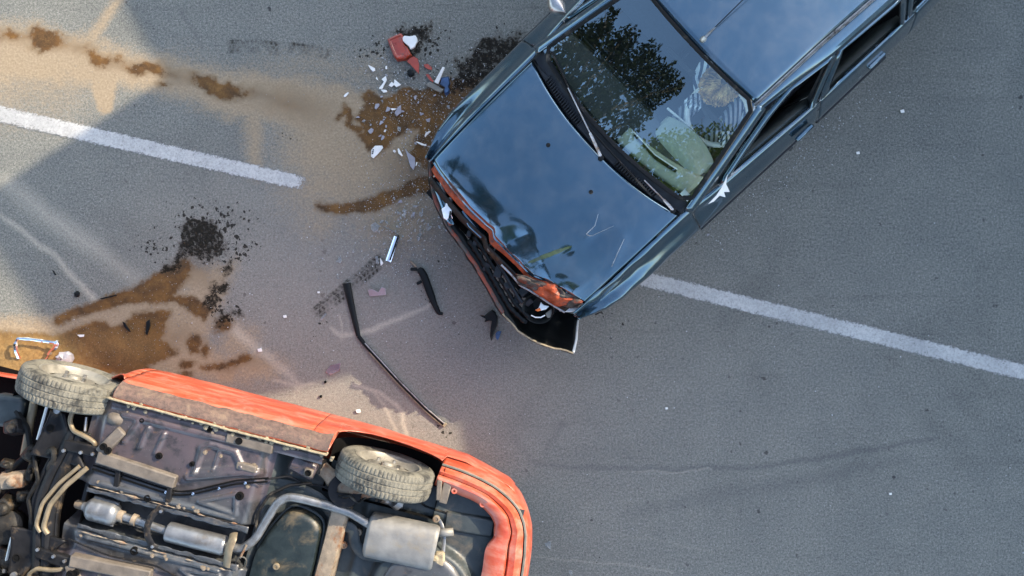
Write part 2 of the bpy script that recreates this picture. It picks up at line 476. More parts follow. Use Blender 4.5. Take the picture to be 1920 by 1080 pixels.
# --- wet brown patches with ragged rims (signed distance, 0.5 = rim)
mud = mx(
    sd_ell(80, 72, 36, 17, 4), sd_ell(12, 60, 14, 8), sd_ell(188, 101, 30, 8, 12), sd_ell(272, 127, 40, 14, 14),
    sd_ell(404, 164, 50, 19, 12), sd_ell(302, 163, 11, 5), sd_ell(375, 150, 20, 7, 20),
    sd_poly([(682, 168), (742, 168), (770, 160), (815, 175), (845, 190), (850, 240), (820, 275), (806, 320), (782, 285), (790, 230), (770, 235), (752, 260), (730, 280), (690, 278), (672, 250), (684, 236), (668, 215), (682, 200)]),
    sd_poly([(820, 150), (905, 150), (860, 220), (830, 260), (812, 220)]),
    sd_line([(600, 388), (640, 394), (690, 382), (745, 362), (795, 345)], [5, 10, 13, 11, 16], SX, SY),
    sd_line([(640, 215), (655, 205), (662, 225), (672, 235)], [4, 5, 5, 8]),
    # the big spill before the overturned car
    sd_line([(108, 600), (150, 582), (215, 560), (270, 545), (320, 520), (345, 500)], [8, 9, 13, 15, 17, 12], SX, SY),
    sd_poly([(216, 556), (260, 545), (300, 540), (345, 508), (352, 516), (338, 535), (325, 552), (352, 556), (385, 574), (398, 580), (380, 603), (362, 592), (345, 578), (323, 566), (292, 572), (262, 568), (228, 570)], SX, SY),
    sd_poly([(-30, 622), (45, 622), (105, 630), (168, 605), (185, 600), (212, 612), (228, 608), (250, 590), (320, 585), (312, 620), (300, 640), (333, 663), (296, 677), (277, 688), (310, 710), (250, 705), (150, 700), (-30, 705)], SX, SY),
    sd_ell(366, 648, 15, 17, 0, SX, SY), sd_ell(386, 660, 8, 10, 0, SX, SY),
    sd_line([(380, 693), (410, 690), (440, 683), (468, 672)], [4, 4, 6, 5], SX, SY),
    sd_ell(350, 688, 12, 8, 0, SX, SY),
    sd_ell(415, 612, 17, 13, -20, SX, SY),
    sd_ell(350, 706, 10, 5, 0, SX, SY),
)
mud_soft = mx(
    0.62 * soft(sd_ell(545, 198, 48, 18, 12), 26), 0.40 * soft(sd_ell(488, 177, 22, 8, 10), 12),
    0.55 * soft(sd_ell(360, 500, 26, 20), 22), 0.45 * soft(sd_ell(770, 320, 40, 30, -20), 26),
    0.42 * soft(sd_line([(0, 62), (80, 74), (190, 102), (272, 127), (404, 164), (520, 190), (600, 205)], [10, 14, 7, 12, 15, 14, 6]), 12),
    0.45 * soft(sd_ell(325, 640, 24, 16), 18), 0.35 * soft(sd_ell(460, 690, 34, 8, -12), 12),
)
# --- black oil
oil = mx(
    sd_poly([(345, 425), (365, 412), (392, 415), (408, 430), (412, 452), (405, 480), (390, 490), (372, 480), (352, 475), (335, 505), (318, 517), (308, 506), (322, 485), (340, 462)]) - 2, sd_line([(352, 470), (330, 495), (312, 508)], [12, 9, 10]), sd_ell(398, 440, 26, 16, 40),
    sd_ell(420, 497, 7, 11, 20), sd_ell(405, 538, 18, 12, -20, SX, SY), sd_ell(392, 560, 13, 20, 20, SX, SY),
    sd_ell(415, 603, 15, 11, -30, SX, SY), sd_ell(447, 584, 6, 5), sd_ell(432, 588, 5, 4),
    sd_ell(768, 58, 34, 17, 0), sd_ell(795, 50, 16, 8, -10), sd_ell(775, 90, 12, 22, 20) - 2,
    sd_ell(908, 122, 84, 34, -42), sd_ell(865, 120, 20, 12, 20) - 3,
)
splat = mx(
    soft(sd_ell(405, 440, 85, 62, 20, SX, SY), 46), 0.75 * soft(sd_ell(300, 455, 70, 45, -20, SX, SY), 50),
    0.55 * soft(sd_ell(370, 380, 90, 40, 0, SX, SY), 40), 0.75 * soft(sd_ell(420, 580, 40, 45, 0, SX, SY), 25),
    0.75 * soft(sd_ell(700, 90, 60, 30, -20, SX, SY), 24), 0.85 * soft(sd_ell(790, 75, 60, 40, 0, SX, SY), 30),
    0.70 * soft(sd_ell(900, 110, 90, 40, -35, SX, SY), 30), 0.62 * soft(sd_ell(830, 130, 70, 30, 30, SX, SY), 30),
    0.60 * soft(sd_ell(640, 118, 22, 7, 10, SX, SY), 8), 0.6 * soft(sd_ell(465, 126, 16, 7, 0, SX, SY), 8),
    0.62 * soft(sd_ell(540, 256, 34, 12, 0, SX, SY), 14), 0.6 * soft(sd_ell(432, 236, 14, 6, 0, SX, SY), 8), 0.6 * soft(sd_ell(170, 18, 16, 8, 20, SX, SY), 8),
    0.62 * soft(sd_ell(1120, 580, 40, 14, 20, SX, SY), 14), 0.55 * soft(sd_ell(1160, 605, 10, 9), 8),
    0.6 * soft(sd_ell(835, 485, 22, 18, 0, SX, SY), 14), 0.6 * soft(sd_ell(600, 610, 60, 14, -50, SX, SY), 14),
    0.55 * soft(sd_ell(850, 625, 34, 12, 0, SX, SY), 14), 0.58 * soft(sd_ell(975, 790, 14, 18, 0, SX, SY), 14),
    0.62 * soft(sd_ell(835, 805, 16, 26, -30, SX, SY), 12), 0.6 * soft(sd_ell(1122, 1052, 16, 12, 0, SX, SY), 10),
    0.5 * soft(sd_ell(1310, 452, 24, 16, 0, SX, SY), 16), 0.58 * soft(sd_ell(800, 555, 22, 26, 0, SX, SY), 14),
    0.55 * soft(sd_ell(930, 45, 30, 14), 12), 0.5 * soft(sd_ell(650, 60, 50, 8, 10, SX, SY), 8),
)
# --- tyre prints (coordinates along and across each print carry the block pattern)
def tread(a, b, w, curve=0.0):
    dx, dy = b[0]-a[0], b[1]-a[1]; L = math.hypot(dx, dy); ux, uy = dx/L, dy/L
    s = (PX-a[0])*ux + (PY-a[1])*uy; t = -(PX-a[0])*uy + (PY-a[1])*ux
    t = t - curve * np.sin(np.clip(s/L, 0, 1) * math.pi)
    m = (s > 0) & (s < L) & (np.abs(t) < w)
    blocks = ((np.mod(s + np.abs(t)*0.5, 9.0) > 3.2) & (np.mod(t + w, w*2/3.0) > 2.2)).astype(float)
    edge = np.clip((w - np.abs(t)) / 2.5, 0, 1) * np.clip(np.minimum(s, L - s) / 8, 0, 1)
    return np.where(m, (0.35 + 0.65*blocks) * edge, 0)
pn = np.clip(0.5 + 2.4 * fbm(PX/24, PY/24, 4), 0, 1)
tr = mx(tread((588, 592), (722, 482), 15, 0) * np.clip(pn*1.5, 0, 1), tread((425, 88), (525, 92), 14, -4) * np.clip(pn * 1.7, 0, 1), tread((538, 88), (622, 104), 11, -3) * np.clip(pn * 1.7, 0, 1))
skid = mx(
    0.55 * soft(sd_line([(1000, 868), (1150, 878), (1300, 882), (1450, 870), (1620, 845), (1750, 820)], [2, 3, 3, 4, 6, 3], SX, SY), 5),
    0.35 * soft(sd_line([(1180, 960), (1320, 930), (1500, 900), (1700, 860)], [3, 8, 10, 6], SX, SY), 14),
    0.30 * soft(sd_line([(1020, 850), (1055, 790)], [3, 5], SX, SY), 6), 0.28 * soft(sd_line([(960, 820), (1000, 870)], [2, 4], SX, SY), 6),
    0.25 * soft(sd_line([(0, 300), (330, 260), (480, 330)], [4, 6, 5]), 16), 0.30 * soft(sd_line([(1440, 240), (1480, 275)], [16, 12]), 16),
    0.40 * soft(sd_line([(340, 20), (380, 90)], [3, 2], SX, SY), 3),
)
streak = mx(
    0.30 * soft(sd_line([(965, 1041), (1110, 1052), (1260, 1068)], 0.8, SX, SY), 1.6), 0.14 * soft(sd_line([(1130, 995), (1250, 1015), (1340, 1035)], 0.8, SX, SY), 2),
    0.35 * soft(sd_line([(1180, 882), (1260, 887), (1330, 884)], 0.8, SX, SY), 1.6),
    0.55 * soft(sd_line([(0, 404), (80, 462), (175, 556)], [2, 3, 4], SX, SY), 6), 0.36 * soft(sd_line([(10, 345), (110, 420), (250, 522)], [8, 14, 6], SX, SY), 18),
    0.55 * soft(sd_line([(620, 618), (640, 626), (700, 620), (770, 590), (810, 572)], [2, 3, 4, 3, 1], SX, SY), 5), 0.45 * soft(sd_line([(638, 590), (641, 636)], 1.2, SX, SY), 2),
    0.50 * soft(sd_line([(445, 620), (500, 665), (560, 725)], [7, 6, 2], SX, SY), 10), 0.45 * soft(sd_line([(510, 715), (560, 725), (585, 720)], [2, 2, 1], SX, SY), 4),  # here and next line: curved window reflections painted as pale streaks
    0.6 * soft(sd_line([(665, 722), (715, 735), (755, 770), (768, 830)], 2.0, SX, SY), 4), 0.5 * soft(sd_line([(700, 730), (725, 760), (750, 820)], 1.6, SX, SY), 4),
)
BIG = fbm(PX / 260, PY / 260, 4)

height = 0.006 * soft(sd_poly([(-40, 622), (60, 622), (150, 640), (180, 700), (120, 760), (-40, 760)], SX, SY), 30) * (0.6 + 1.4 * (fbm(PX/9, PY/9, 4) + 0.5)) \
    + 0.0022 * soft(mud, 20) * (fbm(PX/7, PY/7, 3) + 0.5) + 0.0012 * dust * (fbm(PX/10, PY/10, 3) + 0.5)
height = np.where(inside, height, 0.0)

def pack(*ch):
    a = np.zeros((GX.size, 4), np.float32)
    for i, c in enumerate(ch): a[:, i] = np.where(inside, c, 0.0).ravel()
    return a
S = 40.0
A1 = pack(dust, np.clip(0.5 + mud / S, 0, 1), np.clip(0.5 + oil / S, 0, 1), splat)
A2 = pack(film, mud_soft, tr, skid)
sand = mx(soft(sd_poly([(-40, 615), (70, 618), (130, 640), (175, 690), (160, 760), (-40, 760)]), 26), 0.5 * soft(sd_ell(230, 650, 60, 30), 30))  # golden tone stands for sunlight on the sand
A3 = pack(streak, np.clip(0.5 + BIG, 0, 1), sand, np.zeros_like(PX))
nx, ny = len(gx), len(gy)
verts = np.stack([GX.ravel(), GY.ravel(), height.ravel()], 1).astype(np.float32)
idx = np.arange(nx * ny).reshape(nx, ny)
quads = np.stack([idx[:-1, :-1], idx[1:, :-1], idx[1:, 1:], idx[:-1, 1:]], -1).reshape(-1, 4).astype(np.int32)
me = bpy.data.meshes.new('road')
me.vertices.add(len(verts)); me.vertices.foreach_set('co', verts.ravel())
me.loops.add(quads.size); me.loops.foreach_set('vertex_index', quads.ravel())
me.polygons.add(len(quads)); me.polygons.foreach_set('loop_start', np.arange(0, quads.size, 4, dtype=np.int32))
me.polygons.foreach_set('use_smooth', np.ones(len(quads), bool))
me.update(calc_edges=True)
for nm, A in (('dirt_a', A1), ('dirt_b', A2), ('dirt_c', A3)):
    at = me.attributes.new(nm, 'FLOAT_COLOR', 'POINT'); at.data.foreach_set('color', A.ravel())

def road_material():
    m = NT('worn_asphalt_with_spilled_sand_and_oil')
    c = m.coord()
    def att(nm):
        a = m.n('ShaderNodeAttribute', attribute_name=nm); s = m.n('ShaderNodeSeparateColor'); m.l(a.outputs['Color'], s.inputs[0])
        return s.outputs[0], s.outputs[1], s.outputs[2], a.outputs['Alpha']
    dust, mud, oil, splat = att('dirt_a')
    film, muds, trd, skid = att('dirt_b')
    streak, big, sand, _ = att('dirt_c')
    fine = m.noise(330, 3, 0.65, c); mid = m.noise(60, 5, 0.65, c); wide = m.noise(2.2, 6, 0.6, c); ragged = m.noise(26, 7, 0.7, c)
    grain = m.noise(120, 5, 0.75, c)
    # asphalt: mottled grey with pale and dark stones
    col = m.ramp(fine, [(0.25, (0.082, 0.082, 0.072)), (0.5, (0.160, 0.159, 0.138)), (0.78, (0.262, 0.258, 0.222))])
    col = m.mix(m.mr(grain, 0.36, 0.64, 0.0, 1.0), m.mix(1.0, col, (0.68, 0.69, 0.70), 'MULTIPLY'), m.mix(1.0, col, (1.26, 1.25, 1.24), 'MULTIPLY'))
    col = m.mix(m.mr(wide, 0.35, 0.68, 0.0, 0.5), col, m.mix(1.0, col, (0.78, 0.80, 0.83), 'MULTIPLY'))
    coarse = m.noise(62, 3, 0.8, c)
    col = m.mix(m.mr(coarse, 0.30, 0.70, 0.0, 1.0, False), m.mix(1.0, col, (0.52, 0.53, 0.54), 'MULTIPLY'), m.mix(1.0, col, (1.50, 1.49, 1.47), 'MULTIPLY'))
    vo = m.n('ShaderNodeTexVoronoi'); vo.inputs['Scale'].default_value = 75; m.l(c, vo.inputs['Vector'])
    chip = m.mr(vo.outputs['Distance'], 0.05, 0.20, 1.0, 0.0)
    vs = m.n('ShaderNodeSeparateColor'); m.l(vo.outputs['Color'], vs.inputs[0])
    col = m.mix(m.math('MULTIPLY', chip, m.mr(vs.outputs[0], 0.86, 0.90, 0, 0.8)), col, (0.46, 0.45, 0.42))
    col = m.mix(m.math('MULTIPLY', chip, m.mr(vs.outputs[1], 0.86, 0.90, 0, 0.7)), col, (0.035, 0.036, 0.038))
    # scattered dark drips
    vd = m.n('ShaderNodeTexVoronoi'); vd.inputs['Scale'].default_value = 5.4
    wv = m.n('ShaderNodeVectorMath', operation='MULTIPLY_ADD'); nc = m.noise(30, 3, 0.6, c, 'Color'); m.l(nc, wv.inputs[0]); wv.inputs[1].default_value = (0.05, 0.05, 0.05); m.l(c, wv.inputs[2])
    m.l(wv.outputs[0], vd.inputs['Vector'])
    ds = m.n('ShaderNodeSeparateColor'); m.l(vd.outputs['Color'], ds.inputs[0])
    rad = m.math('MULTIPLY_ADD', m.math('POWER', ds.outputs[0], 3.0), 0.10, 0.022)
    drip = m.mr(m.math('SUBTRACT', vd.outputs['Distance'], rad), 0.0, 0.022, 1.0, 0.0)
    drip = m.math('MULTIPLY', drip, m.mr(ds.outputs[1], 0.25, 0.6, 0.2, 0.85))
    col = m.mix(drip, col, (0.026, 0.026, 0.026))
    # smaller spots and smudges in loose clusters
    ve = m.n('ShaderNodeTexVoronoi'); ve.inputs['Scale'].default_value = 15; m.l(wv.outputs[0], ve.inputs['Vector'])
    es = m.n('ShaderNodeSeparateColor'); m.l(ve.outputs['Color'], es.inputs[0])
    er = m.math('MULTIPLY', m.math('POWER', es.outputs[0], 2.5), 0.16)
    sm = m.math('MULTIPLY', m.mr(m.math('SUBTRACT', ve.outputs['Distance'], er), -0.02, 0.05, 1.0, 0.0), m.mr(m.noise(1.6, 3, 0.6, c), 0.50, 0.62, 0.0, 0.85))
    col = m.mix(sm, col, (0.032, 0.031, 0.030))
    # stains, polished tracks and old patches
    blot = m.noise(0.9, 7, 0.72, c, dist=0.8)
    col = m.mix(m.mr(blot, 0.52, 0.72, 0.0, 0.42), col, m.mix(1.0, col, (0.55, 0.56, 0.57), 'MULTIPLY'))
    col = m.mix(m.mr(blot, 0.30, 0.46, 0.35, 0.0), col, m.mix(1.0, col, (1.35, 1.33, 1.30), 'MULTIPLY'))
    mpk = m.n('ShaderNodeMapping'); mpk.inputs['Rotation'].default_value = (0, 0, 0.23); mpk.inputs['Scale'].default_value = (0.5, 9.0, 1.0); m.l(c, mpk.inputs[0])
    trk = m.noise(1.0, 5, 0.65, mpk.outputs[0])
    col = m.mix(m.mr(trk, 0.56, 0.72, 0.0, 0.30), col, m.mix(1.0, col, (0.62, 0.62, 0.63), 'MULTIPLY'))
    mpl = m.n('ShaderNodeMapping'); mpl.inputs['Rotation'].default_value = (0, 0, -0.5); mpl.inputs['Scale'].default_value = (1.2, 60.0, 1.0); m.l(c, mpl.inputs[0])
    scr = m.math('MULTIPLY', m.mr(m.noise(1.0, 3, 0.6, mpl.outputs[0]), 0.70, 0.76), m.mr(m.noise(1.1, 2, 0.5, c), 0.55, 0.7, 0.0, 0.35))
    col = m.mix(scr, col, (0.36, 0.35, 0.32))
    # film of dust and the painted sun patch
    f = m.math('MULTIPLY', film, m.mr(ragged, 0.25, 0.75, 0.45, 1.0))
    col = m.mix(m.math('MULTIPLY', f, 0.62), col, (0.290, 0.246, 0.205))
    # skid and streaks
    col = m.mix(m.math('MULTIPLY', skid, m.mr(grain, 0.3, 0.7, 0.5, 1.0)), col, (0.052, 0.053, 0.057))
    # dust
    d = m.math('MULTIPLY_ADD', m.math('SUBTRACT', mid, 0.5), 0.65, dust)
    d = m.math('MULTIPLY_ADD', m.math('SUBTRACT', ragged, 0.5), 0.45, d)
    d = m.math('MULTIPLY', m.mr(d, 0.10, 0.72, 0.0, 0.92), m.mr(dust, 0.02, 0.2))
    dcol = m.ramp(mid, [(0.3, (0.215, 0.158, 0.096)), (0.55, (0.290, 0.220, 0.138)), (0.75, (0.36, 0.28, 0.18))])
    col = m.mix(d, col, dcol)
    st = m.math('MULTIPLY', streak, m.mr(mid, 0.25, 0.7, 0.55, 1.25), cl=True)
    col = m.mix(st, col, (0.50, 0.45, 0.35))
    # wet mud
    e = m.math('MULTIPLY_ADD', m.math('SUBTRACT', ragged, 0.5), 0.42, mud)
    e = m.math('MULTIPLY_ADD', m.math('SUBTRACT', mid, 0.5), 0.16, e)
    e = m.math('MULTIPLY_ADD', m.math('SUBTRACT', coarse, 0.5), 0.16, e)
    e = m.math('MULTIPLY_ADD', m.math('SUBTRACT', m.noise(9, 6, 0.7, c, dist=0.5), 0.5), 0.40, e)
    mm = m.mr(e, 0.40, 0.60, 0.0, 0.96)
    halo = m.mr(e, 0.26, 0.48, 0.0, 0.42)
    col = m.mix(halo, col, (0.150, 0.098, 0.050))
    ms = m.math('MULTIPLY', muds, m.mr(mid, 0.3, 0.7, 0.5, 1.2))
    mm = m.math('MAXIMUM', mm, ms, cl=True)
    inner = m.mr(mud, 0.5, 0.9)
    mcol = m.ramp(m.noise(7, 9, 0.72, c, dist=0.4), [(0.30, (0.030, 0.014, 0.004)), (0.46, (0.076, 0.036, 0.009)), (0.58, (0.118, 0.054, 0.011)), (0.74, (0.21, 0.108, 0.028))])
    mcol = m.mix(m.math('MULTIPLY', inner, m.mr(grain, 0.45, 0.7, 0.0, 0.5)), mcol, (0.22, 0.125, 0.040))
    mcol = m.mix(m.math('MULTIPLY', sand, m.mr(mid, 0.3, 0.7, 0.45, 0.9)), mcol, (0.30, 0.185, 0.065))
    col = m.mix(mm, col, mcol)
    # oil and spatter
    o = m.math('MULTIPLY_ADD', m.math('SUBTRACT', ragged, 0.5), 0.85, oil)
    o = m.math('MULTIPLY_ADD', m.math('SUBTRACT', mid, 0.5), 0.55, o)
    o = m.math('MULTIPLY_ADD', m.math('SUBTRACT', m.noise(11, 6, 0.75, c), 0.5), 0.9, o)
    col = m.mix(m.mr(o, 0.30, 0.52, 0.0, 0.45), col, (0.050, 0.036, 0.022))
    oo = m.mr(o, 0.46, 0.60, 0.0, 0.95)
    vp = m.n('ShaderNodeTexVoronoi'); vp.inputs['Scale'].default_value = 34; m.l(wv.outputs[0], vp.inputs['Vector'])
    ps = m.n('ShaderNodeSeparateColor'); m.l(vp.outputs['Color'], ps.inputs[0])
    pr = m.math('MULTIPLY', m.math('POWER', ps.outputs[0], 1.4), 0.72)
    pr = m.math('MULTIPLY', pr, m.mr(splat, 0.1, 0.95, 0.0, 1.0))
    sp = m.mr(m.math('SUBTRACT', vp.outputs['Distance'], pr), -0.02, 0.04, 1.0, 0.0)
    sp = m.math('MULTIPLY', sp, m.mr(splat, 0.12, 0.3))
    vq = m.n('ShaderNodeTexVoronoi'); vq.inputs['Scale'].default_value = 110; m.l(wv.outputs[0], vq.inputs['Vector'])
    qs = m.n('ShaderNodeSeparateColor'); m.l(vq.outputs['Color'], qs.inputs[0])
    qr = m.math('MULTIPLY', m.math('POWER', qs.outputs[1], 2.0), m.mr(splat, 0.1, 1.0, 0.0, 0.6))
    sq = m.math('MULTIPLY', m.mr(m.math('SUBTRACT', vq.outputs['Distance'], qr), -0.02, 0.05, 1.0, 0.0), m.mr(splat, 0.15, 0.3))
    oo = m.math('MULTIPLY', oo, m.mr(m.noise(28, 5, 0.75, c, dist=0.5), 0.36, 0.50, 0.25, 1.0))
    oo = m.math('MAXIMUM', oo, m.math('MAXIMUM', m.math('MULTIPLY', sp, 0.9), m.math('MULTIPLY', sq, 0.75)), cl=True)
    t = m.math('MULTIPLY', trd, m.mr(mid, 0.3, 0.62, 0.35, 1.0))
    oo = m.math('MAXIMUM', oo, m.math('MULTIPLY', t, 0.95), cl=True)
    col = m.mix(oo, col, m.ramp(mid, [(0.3, (0.003, 0.003, 0.003)), (0.58, (0.013, 0.011, 0.008)), (0.76, (0.075, 0.042, 0.014))]))
    rg = m.mr(fine, 0.3, 0.7, 0.72, 0.95)
    rg = m.mix(m.math('MULTIPLY', mm, 0.5), rg, (0.62, 0.62, 0.62))
    rg = m.mix(m.math('MULTIPLY', oo, 0.6), rg, (0.65, 0.65, 0.65))
    m.set(Base_Color=col, Roughness=rg, Specular_IOR_Level=m.math('SUBTRACT', 0.25, m.math('MULTIPLY', oo, 0.2)))
    h = m.math('ADD', m.math('MULTIPLY', fine, 0.7), m.math('MULTIPLY', grain, 0.9))
    h = m.math('MULTIPLY', h, m.math('SUBTRACT', 1.0, m.math('MULTIPLY', m.math('MAXIMUM', mm, d), 0.55)))
    m.bump(h, 0.75, 0.0035)
    return m.m
me.materials.append(road_material())
road = bpy.data.objects.new('road', me); COL.objects.link(road); structure(road)

# ------------------------------------------------------------------ painted lines
def line_material():
    m = NT('worn_white_road_paint')
    c = m.coord()
    a = m.n('ShaderNodeAttribute', attribute_name='wear').outputs['Fac']
    fine = m.noise(330, 3, 0.65, c); grain = m.noise(140, 4, 0.7, c); mid = m.noise(34, 7, 0.7, c); wide = m.noise(3.0, 5, 0.6, c)
    col = m.ramp(fine, [(0.25, (0.32, 0.315, 0.29)), (0.55, (0.50, 0.49, 0.455)), (0.8, (0.66, 0.645, 0.60))])
    col = m.mix(m.mr(wide, 0.4, 0.7, 0.0, 0.55), col, (0.25, 0.25, 0.24))
    col = m.mix(m.mr(m.noise(62, 3, 0.8, c), 0.35, 0.65, 0.5, 0.0), col, (0.22, 0.22, 0.21))
    m.set(Base_Color=col, Roughness=0.85)
    m.bump(m.math('ADD', fine, grain), 0.6, 0.003)
    k = m.math('MULTIPLY_ADD', m.math('SUBTRACT', grain, 0.5), 0.85, a)
    k = m.math('MULTIPLY_ADD', m.math('SUBTRACT', mid, 0.5), 0.6, k)
    k = m.math('MULTIPLY_ADD', m.math('SUBTRACT', m.noise(62, 3, 0.8, c), 0.5), 0.5, k)
    k = m.mr(k, 0.36, 0.62, 0.0, 1.0)
    tr = m.n('ShaderNodeBsdfTransparent'); mxs = m.n('ShaderNodeMixShader')
    m.l(k, mxs.inputs[0]); m.l(tr.outputs[0], mxs.inputs[1]); m.l(m.b.outputs[0], mxs.inputs[2]); m.l(mxs.outputs[0], m.out.inputs['Surface'])
    return m.m
LINE_M = line_material()
def lane_line(a0, a1, b0, b1, fade0, fade1):
    """a: upper edge ends, b: lower edge ends (photo points on the road)"""
    NU, NV = 160, 13
    v = []; w = []
    for i in range(NU):
        t = i / (NU - 1)
        for j in range(NV):
            s = -0.12 + 1.24 * j / (NV - 1)
            p = gp(lerp(lerp(a0[0], a1[0], t), lerp(b0[0], b1[0], t), s), lerp(lerp(a0[1], a1[1], t), lerp(b0[1], b1[1], t), s), 0.0065)
            v.append(p)
            e = min(s + 0.12, 1.12 - s) / 0.34
            w.append(clamp(e, 0, 1) * 0.70 * clamp(t / fade0 if fade0 else 1) * clamp((1 - t) / fade1 if fade1 else 1))
    f = [(i*NV+j, (i+1)*NV+j, (i+1)*NV+j+1, i*NV+j+1) for i in range(NU-1) for j in range(NV-1)]
    me = bpy.data.meshes.new('lane_marking'); me.from_pydata([tuple(x) for x in v], [], f)
    at = me.attributes.new('wear', 'FLOAT', 'POINT'); at.data.foreach_set('value', w)
    me.materials.append(LINE_M)
    o = bpy.data.objects.new('lane_marking', me); COL.objects.link(o); structure(o)
    return o
lane_line((-120, 166), (600, 334), (-120, 206), (590, 366), 0, 0.06)
lane_line((1150, 490), (2000, 699), (1150, 527), (2000, 737), 0, 0)
# ================================================================== DARK BLUE HATCHBACK
TH = R(43.5)
AX = Vector((math.cos(TH), math.sin(TH), 0)); LX = Vector((math.sin(TH), -math.cos(TH), 0))
U0, VOFF = 1.85, 0.275
blue_car = empty('damaged_hatchback', AX * U0 - LX * VOFF, TH)
tag(blue_car, 'dark petrol blue hatchback with crushed front end and torn bumper, standing on its wheels', 'car')
def bx(u, v, z): return (u - U0, -v, z)
def bl(px, py, z):
    p = gp(px, py, z); return (p.x*AX.x + p.y*AX.y, p.x*LX.x + p.y*LX.y + VOFF, z)
def BB(mb, name, mat, parent=None, **kw):
    return mb.build(name, mat, parent or blue_car, xf=bx, **kw)

# ---- hood
UF = [(-0.66, 0.185), (-0.584, 0.167), (-0.45, 0.152), (-0.27, 0.142), (-0.12, 0.150), (-0.075, 0.158), (-0.03, 0.128), (0.09, 0.130), (0.217, 0.134), (0.30, 0.135), (0.36, 0.165), (0.45, 0.20), (0.535, 0.222), (0.60, 0.24), (0.66, 0.26)]
def u_front(v): return tab(v, UF)
def u_back(v): return 0.945 + 0.105 * (abs(v) / 0.645) ** 2.3
CREASE = [(bl(1098, 440, .89), bl(1121, 402, .9), 0.006, 0.020), (bl(1098, 440, .89), bl(1152, 424, .89), 0.006, 0.018), (bl(1170, 446, .88), bl(1146, 505, .86), 0.007, 0.020), (bl(1005, 500, .84), bl(1066, 470, .87), -0.006, 0.022), (bl(1040, 537, .8), bl(1010, 470, .84), 0.008, 0.03), (bl(945, 462, .78), bl(985, 440, .83), -0.009, 0.025), (bl(1075, 545, .8), bl(1110, 520, .83), 0.007, 0.025)]
def hood_z(u, v):
    z = stab(u, [(0.05, 0.70), (0.13, 0.752), (0.22, 0.803), (0.36, 0.855), (0.60, 0.905), (0.80, 0.93), (1.06, 0.948)])
    w = abs(v) / 0.65
    z -= 0.030 * w ** 2 + 0.028 * w ** 7
    g = lambda cu, cv, su, sv: math.exp(-((u - cu) / su) ** 2 - ((v - cv) / sv) ** 2)
    # buckles from the impact
    z += 0.012 * g(0.21, -0.06, 0.05, 0.05) - 0.016 * g(0.23, 0.06, 0.06, 0.07)
    z += 0.018 * g(0.30, 0.50, 0.08, 0.10) - 0.020 * g(0.36, 0.36, 0.07, 0.05)
    z += -0.010 * g(0.55, 0.42, 0.10, 0.04) + 0.008 * g(0.62, 0.52, 0.12, 0.05)
    z += 0.010 * g(0.19, -0.42, 0.05, 0.15)
    for (a0, a1, h, w) in CREASE:
        dx, dy = a1[0]-a0[0], a1[1]-a0[1]; t = clamp(((u-a0[0])*dx + (v-a0[1])*dy) / (dx*dx+dy*dy))
        d = math.hypot(u - a0[0] - t*dx, v - a0[1] - t*dy)
        if d < 4 * w: z += h * math.exp(-d / w)
    k = math.exp(-((u - 0.14) / 0.14) ** 2)
    z += math.exp(-((u - 0.12) / 0.09) ** 2) * (0.020 * n1(u * 9, v * 7 + 3) + 0.006 * n1(u * 22, v * 18))
    z += 0.002 * n1(u * 3 + 9, v * 3)
    return z
def hood_pt(a, b):
    v = lerp(-0.6565, 0.6565, b)
    a = a ** 1.35
    u = lerp(u_front(v), u_back(v), a)
    z = hood_z(u, v)
    if a < 0.02: z -= 0.012
    return (u, v, z)
hood = BB(MB().grid(hood_pt, 64, 84), 'hood', M['blue'], solid=0.010, offset=-1)
# scraped lip below the front edge
def lip_pt(a, b):
    v = lerp(-0.63, 0.615, b)
    w = 0.042 + 0.03 * (0.5 + n1(v * 6, 2.0)) + 0.070 * sstep(0.25, 0.42, v) * (1 - sstep(0.55, 0.62, v))
    u = u_front(v) + 0.03 - a * w
    z = hood_z(u_front(v), v) - 0.014 - 0.035 * a + 0.018 * n1(v * 22, a * 3 + 5) * (1 + 2.5 * sstep(0.28, 0.4, v)) + 0.03 * sstep(0.3, 0.45, v) * (1 - abs(2 * a - 1))
    return (u, v, z)
BB(MB().grid(lip_pt, 9, 120), 'hood_lip', M['scrape'], hood, smooth=30, solid=0.004)
# folded red flap at the right hand corner
def flap_pt(a, b):
    e0 = [bl(968, 512, 0.75), bl(1000, 524, 0.77), bl(1040, 537, 0.79), bl(1066, 551, 0.79), bl(1092, 567, 0.78)]
    e1 = [bl(972, 532, 0.71), bl(1003, 546, 0.71), bl(1040, 564, 0.71), bl(1064, 576, 0.72), bl(1084, 576, 0.74)]
    k = b * 4; i = min(int(k), 3); t = k - i
    p0 = Vector(e0[i]).lerp(Vector(e0[i+1]), t); p1 = Vector(e1[i]).lerp(Vector(e1[i+1]), t)
    p = p0.lerp(p1, a)
    fold = -0.015 + 0.050 * abs(n1(b * 5 + 2, a * 2.5)) + 0.030 * abs(math.sin(b * 11 + a * 3)) * math.sin(math.pi * a)
    return (p.x + 0.03 * n1(b * 7, a * 5 + 4), p.y, p.z + fold)
BB(MB().grid(flap_pt, 16, 44), 'folded_flap', M['flap'], hood, smooth=22, solid=0.003)
for px, py in ((1028, 272), (1108, 360)):
    c = bl(px, py, 0.925)
    z = hood_z(c[0], c[1])
    n = MB().lathe([(0.0, 0.012), (0.007, 0.011), (0.012, 0.006), (0.014, 0.0)], (c[0], c[1], z), (0, 0, 1), 12).box((c[0] - 0.006, c[1], z + 0.012), (0.012, 0.008, 0.008))
    BB(n, 'washer_nozzle', M['rubber'], hood)

